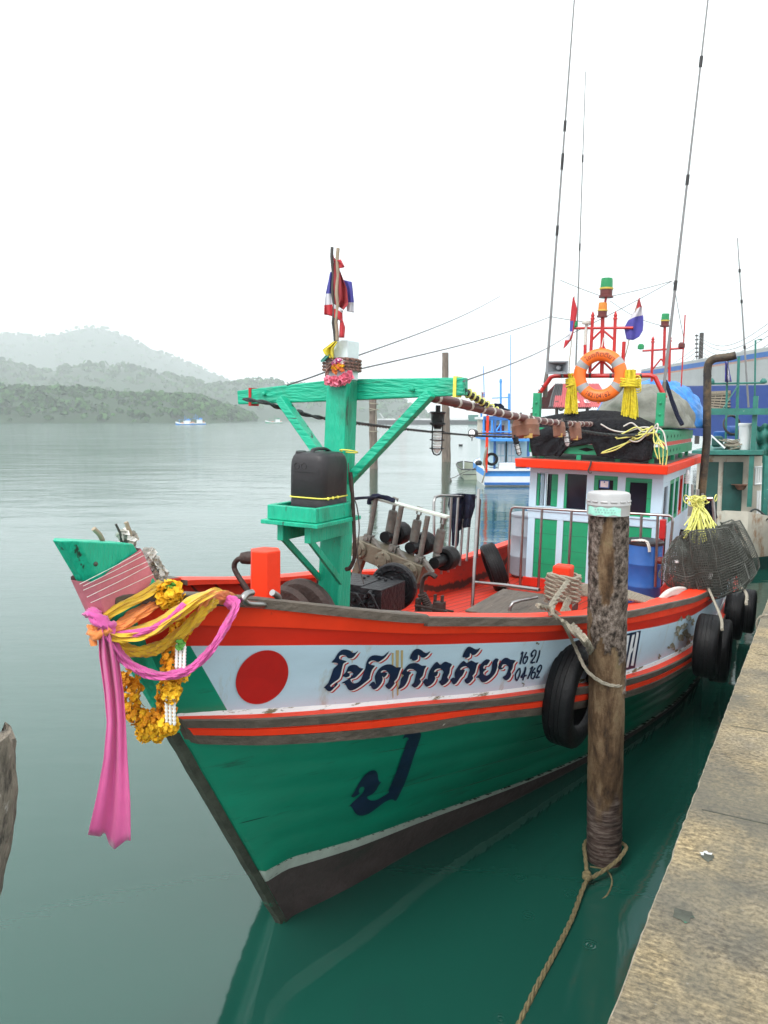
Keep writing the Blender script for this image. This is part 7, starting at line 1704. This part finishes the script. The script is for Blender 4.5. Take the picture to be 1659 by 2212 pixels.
for x in (1536, 1649): mb.lathe(gy(x, 829, .6), (0, 0, 1), [(.03, 0), (.07, .02), (.07, .06), (.03, .11)], 8)
mb.tube([gy(1590, 975, .6), gy(1593, 860, .6), gy(1596, 770, .6)], .03, 7); mb.tube([gy(1567, 975, .7), gy(1572, 762, .7)], .022, 6); mb.tube([gy(1629, 975, .7), gy(1632, 735, .7), gy(1645, 733, .7)], .018, 6); mb.tube([gy(1557, 890, .4), gy(1596, 830, .5)], .012, 5); mb.build('signal_mast', 'old_green', gb)
beacon(gy(1572, 761, .7), .085, .20, 'beacon_clear', gb)
mb = MB(); p = gy(1617, 880, .8); q = gy(1593, 514, .8); mb.tube([p.lerp(q, i/20) for i in range(21)], lambda u: .022-.012*u, 6)
for k in (.35, .62, .8): mb.tube([p.lerp(q, k), p.lerp(q, k+.02)], .024, 6, 1)
mb.build('antenna', ['antenna_white', 'black_tape'], gb)
fl = MB(); fl.tube([gy(1571, 832, .5), gy(1572, 778, .5)], .014, 5); fo_ = fl.build('flag', 'dark_pole'); tag(fo_, 'drooping blue and white flag above the white bucket on the green boat', 'flag')
mb = MB(); rows = [[gy(1569+(j-3)*1.5*(.6+.1*i)+1.4*i*.3, 781+4.4*i, .5+.05*sin(j*1.9+i*.6)) for j in range(7)] for i in range(11)]; mb.grid(rows, lambda i, j: 2 if j < 3 else (1 if j < 5 else 2)); mb.build('flag_cloth', ['flag_red', 'flag_white', 'flag_blue'], fo_, solid=.006, smooth=60)
zr = gy(1600, 973, 0).z
def groof(x, y): r = ray(x, y); return CAM + r*((zr-H)/r.z)
def onroof(x, y, d): p = gy(x, y, d); return V((p.x, p.y, zr+.005))
mb = MB(); c = onroof(1608, 968, .25); h_ = gy(1608, 914, .25).z-c.z; mb.lathe(c, (0, 0, 1), [(.10, 0), (.105, .01), (.125, h_*.88), (.135, h_*.9), (.135, h_*.98), (.125, h_), (.118, h_*.99), (.10, .02)], 24); tag(mb.build('bucket', 'boat_white', smooth=35), 'tall white bucket on the roof of the green boat', 'bucket')
mb = MB(); c = gy(1585, 931, 1.0); mb.lathe(c+V((-.14, 0, 0)), (1, .2, 0), [(.09, 0), (.11, .02), (.11, .26), (.09, .28)], 20); tag(mb.build('drum', 'blue_plastic', smooth=35), 'small blue plastic drum lying behind the white bucket', 'drum')
mb = MB(); gbox(mb, 1540, 932, 1566, 955, .9, 1.6); tag(mb.build('crate', 'blue_plastic', bevel=.02), 'blue crate on the green boat roof left of the drum', 'crate')
mb = MB(); gbox(mb, 1536, 942, 1560, 966, .45, .8); tag(mb.build('jerrycan', 'dark_green', bevel=.05), 'dark teal jerrycan on the green boat roof near its edge', 'jerrycan')
mb = MB()
for k in range(14): mb.torus(onroof(1579+rnd.uniform(-6, 6), 960, .4)+V((rnd.uniform(-.06, .1), rnd.uniform(-.1, .1), .02+.012*k)), (rnd.uniform(-.4, .4), rnd.uniform(-.4, .4), 1), rnd.uniform(.10, .20), .013, 20, 6)
tag(mb.build('rope_coil', 'rope_brown', smooth=60), 'untidy coil of tan rope on the green boat roof', 'rope'); bpy.data.objects[[o.name for o in COL.objects if o.name.startswith('rope_coil')][-1]].data.materials[0] = MATS['rope_grey']
mb = MB()
for k in range(6): mb.torus(gy(1581, 918, .75), (.25, -1, .1+.05*k), .20+.012*rnd.uniform(-1, 1), .013, 26, 6)
tag(mb.build('cable_coil', 'dark_pole', smooth=60), 'dark coiled cable hanging behind the blue drum', 'cable')
mb = MB(); mb.beam(gy(1536, 940, .2), gy(1566, 968, .1), .04, .03); tag(mb.build('board', 'boat_white'), 'white stick leaning on the edge of the green boat roof', 'board')
rows = [[gy(1634+(1680-1634)*j/14, 918+9*i+4*sin(j*.8)+1.2*i*sin(j*.4), .5+.10*sin(i*1.9)+.05*sin(j)) for j in range(15)] for i in range(9)]
mb = MB(); mb.grid(rows); tag(mb.build('net_cover', 'old_green', smooth=70, solid=.01), 'folded green net hung at the right of the green boat', 'net cover')
mb = MB(); tread_tyre(mb, gy(1640, 1210, -.6), (-.3, 1, 0), .42, .26, .24, 56); tag(mb.build('tyre', 'rubber', smooth=35), 'large treaded tyre hanging on the green boat astern', 'tyre')
mb = MB(); mb.tube(cr([gy(1602, 1145, -.8), gy(1625, 1150, -.9), gy(1650, 1128, -1.2), gy(1670, 1112, -1.6)], 5), .014, 5); mb.tube(cr([gy(1608, 1120, -.3), gy(1630, 1100, -.3), gy(1655, 1115, -.3)], 5), .02, 5); tag(mb.build('rope', 'rope_dark', smooth=60), 'dark mooring lines of the green boat astern', 'rope')
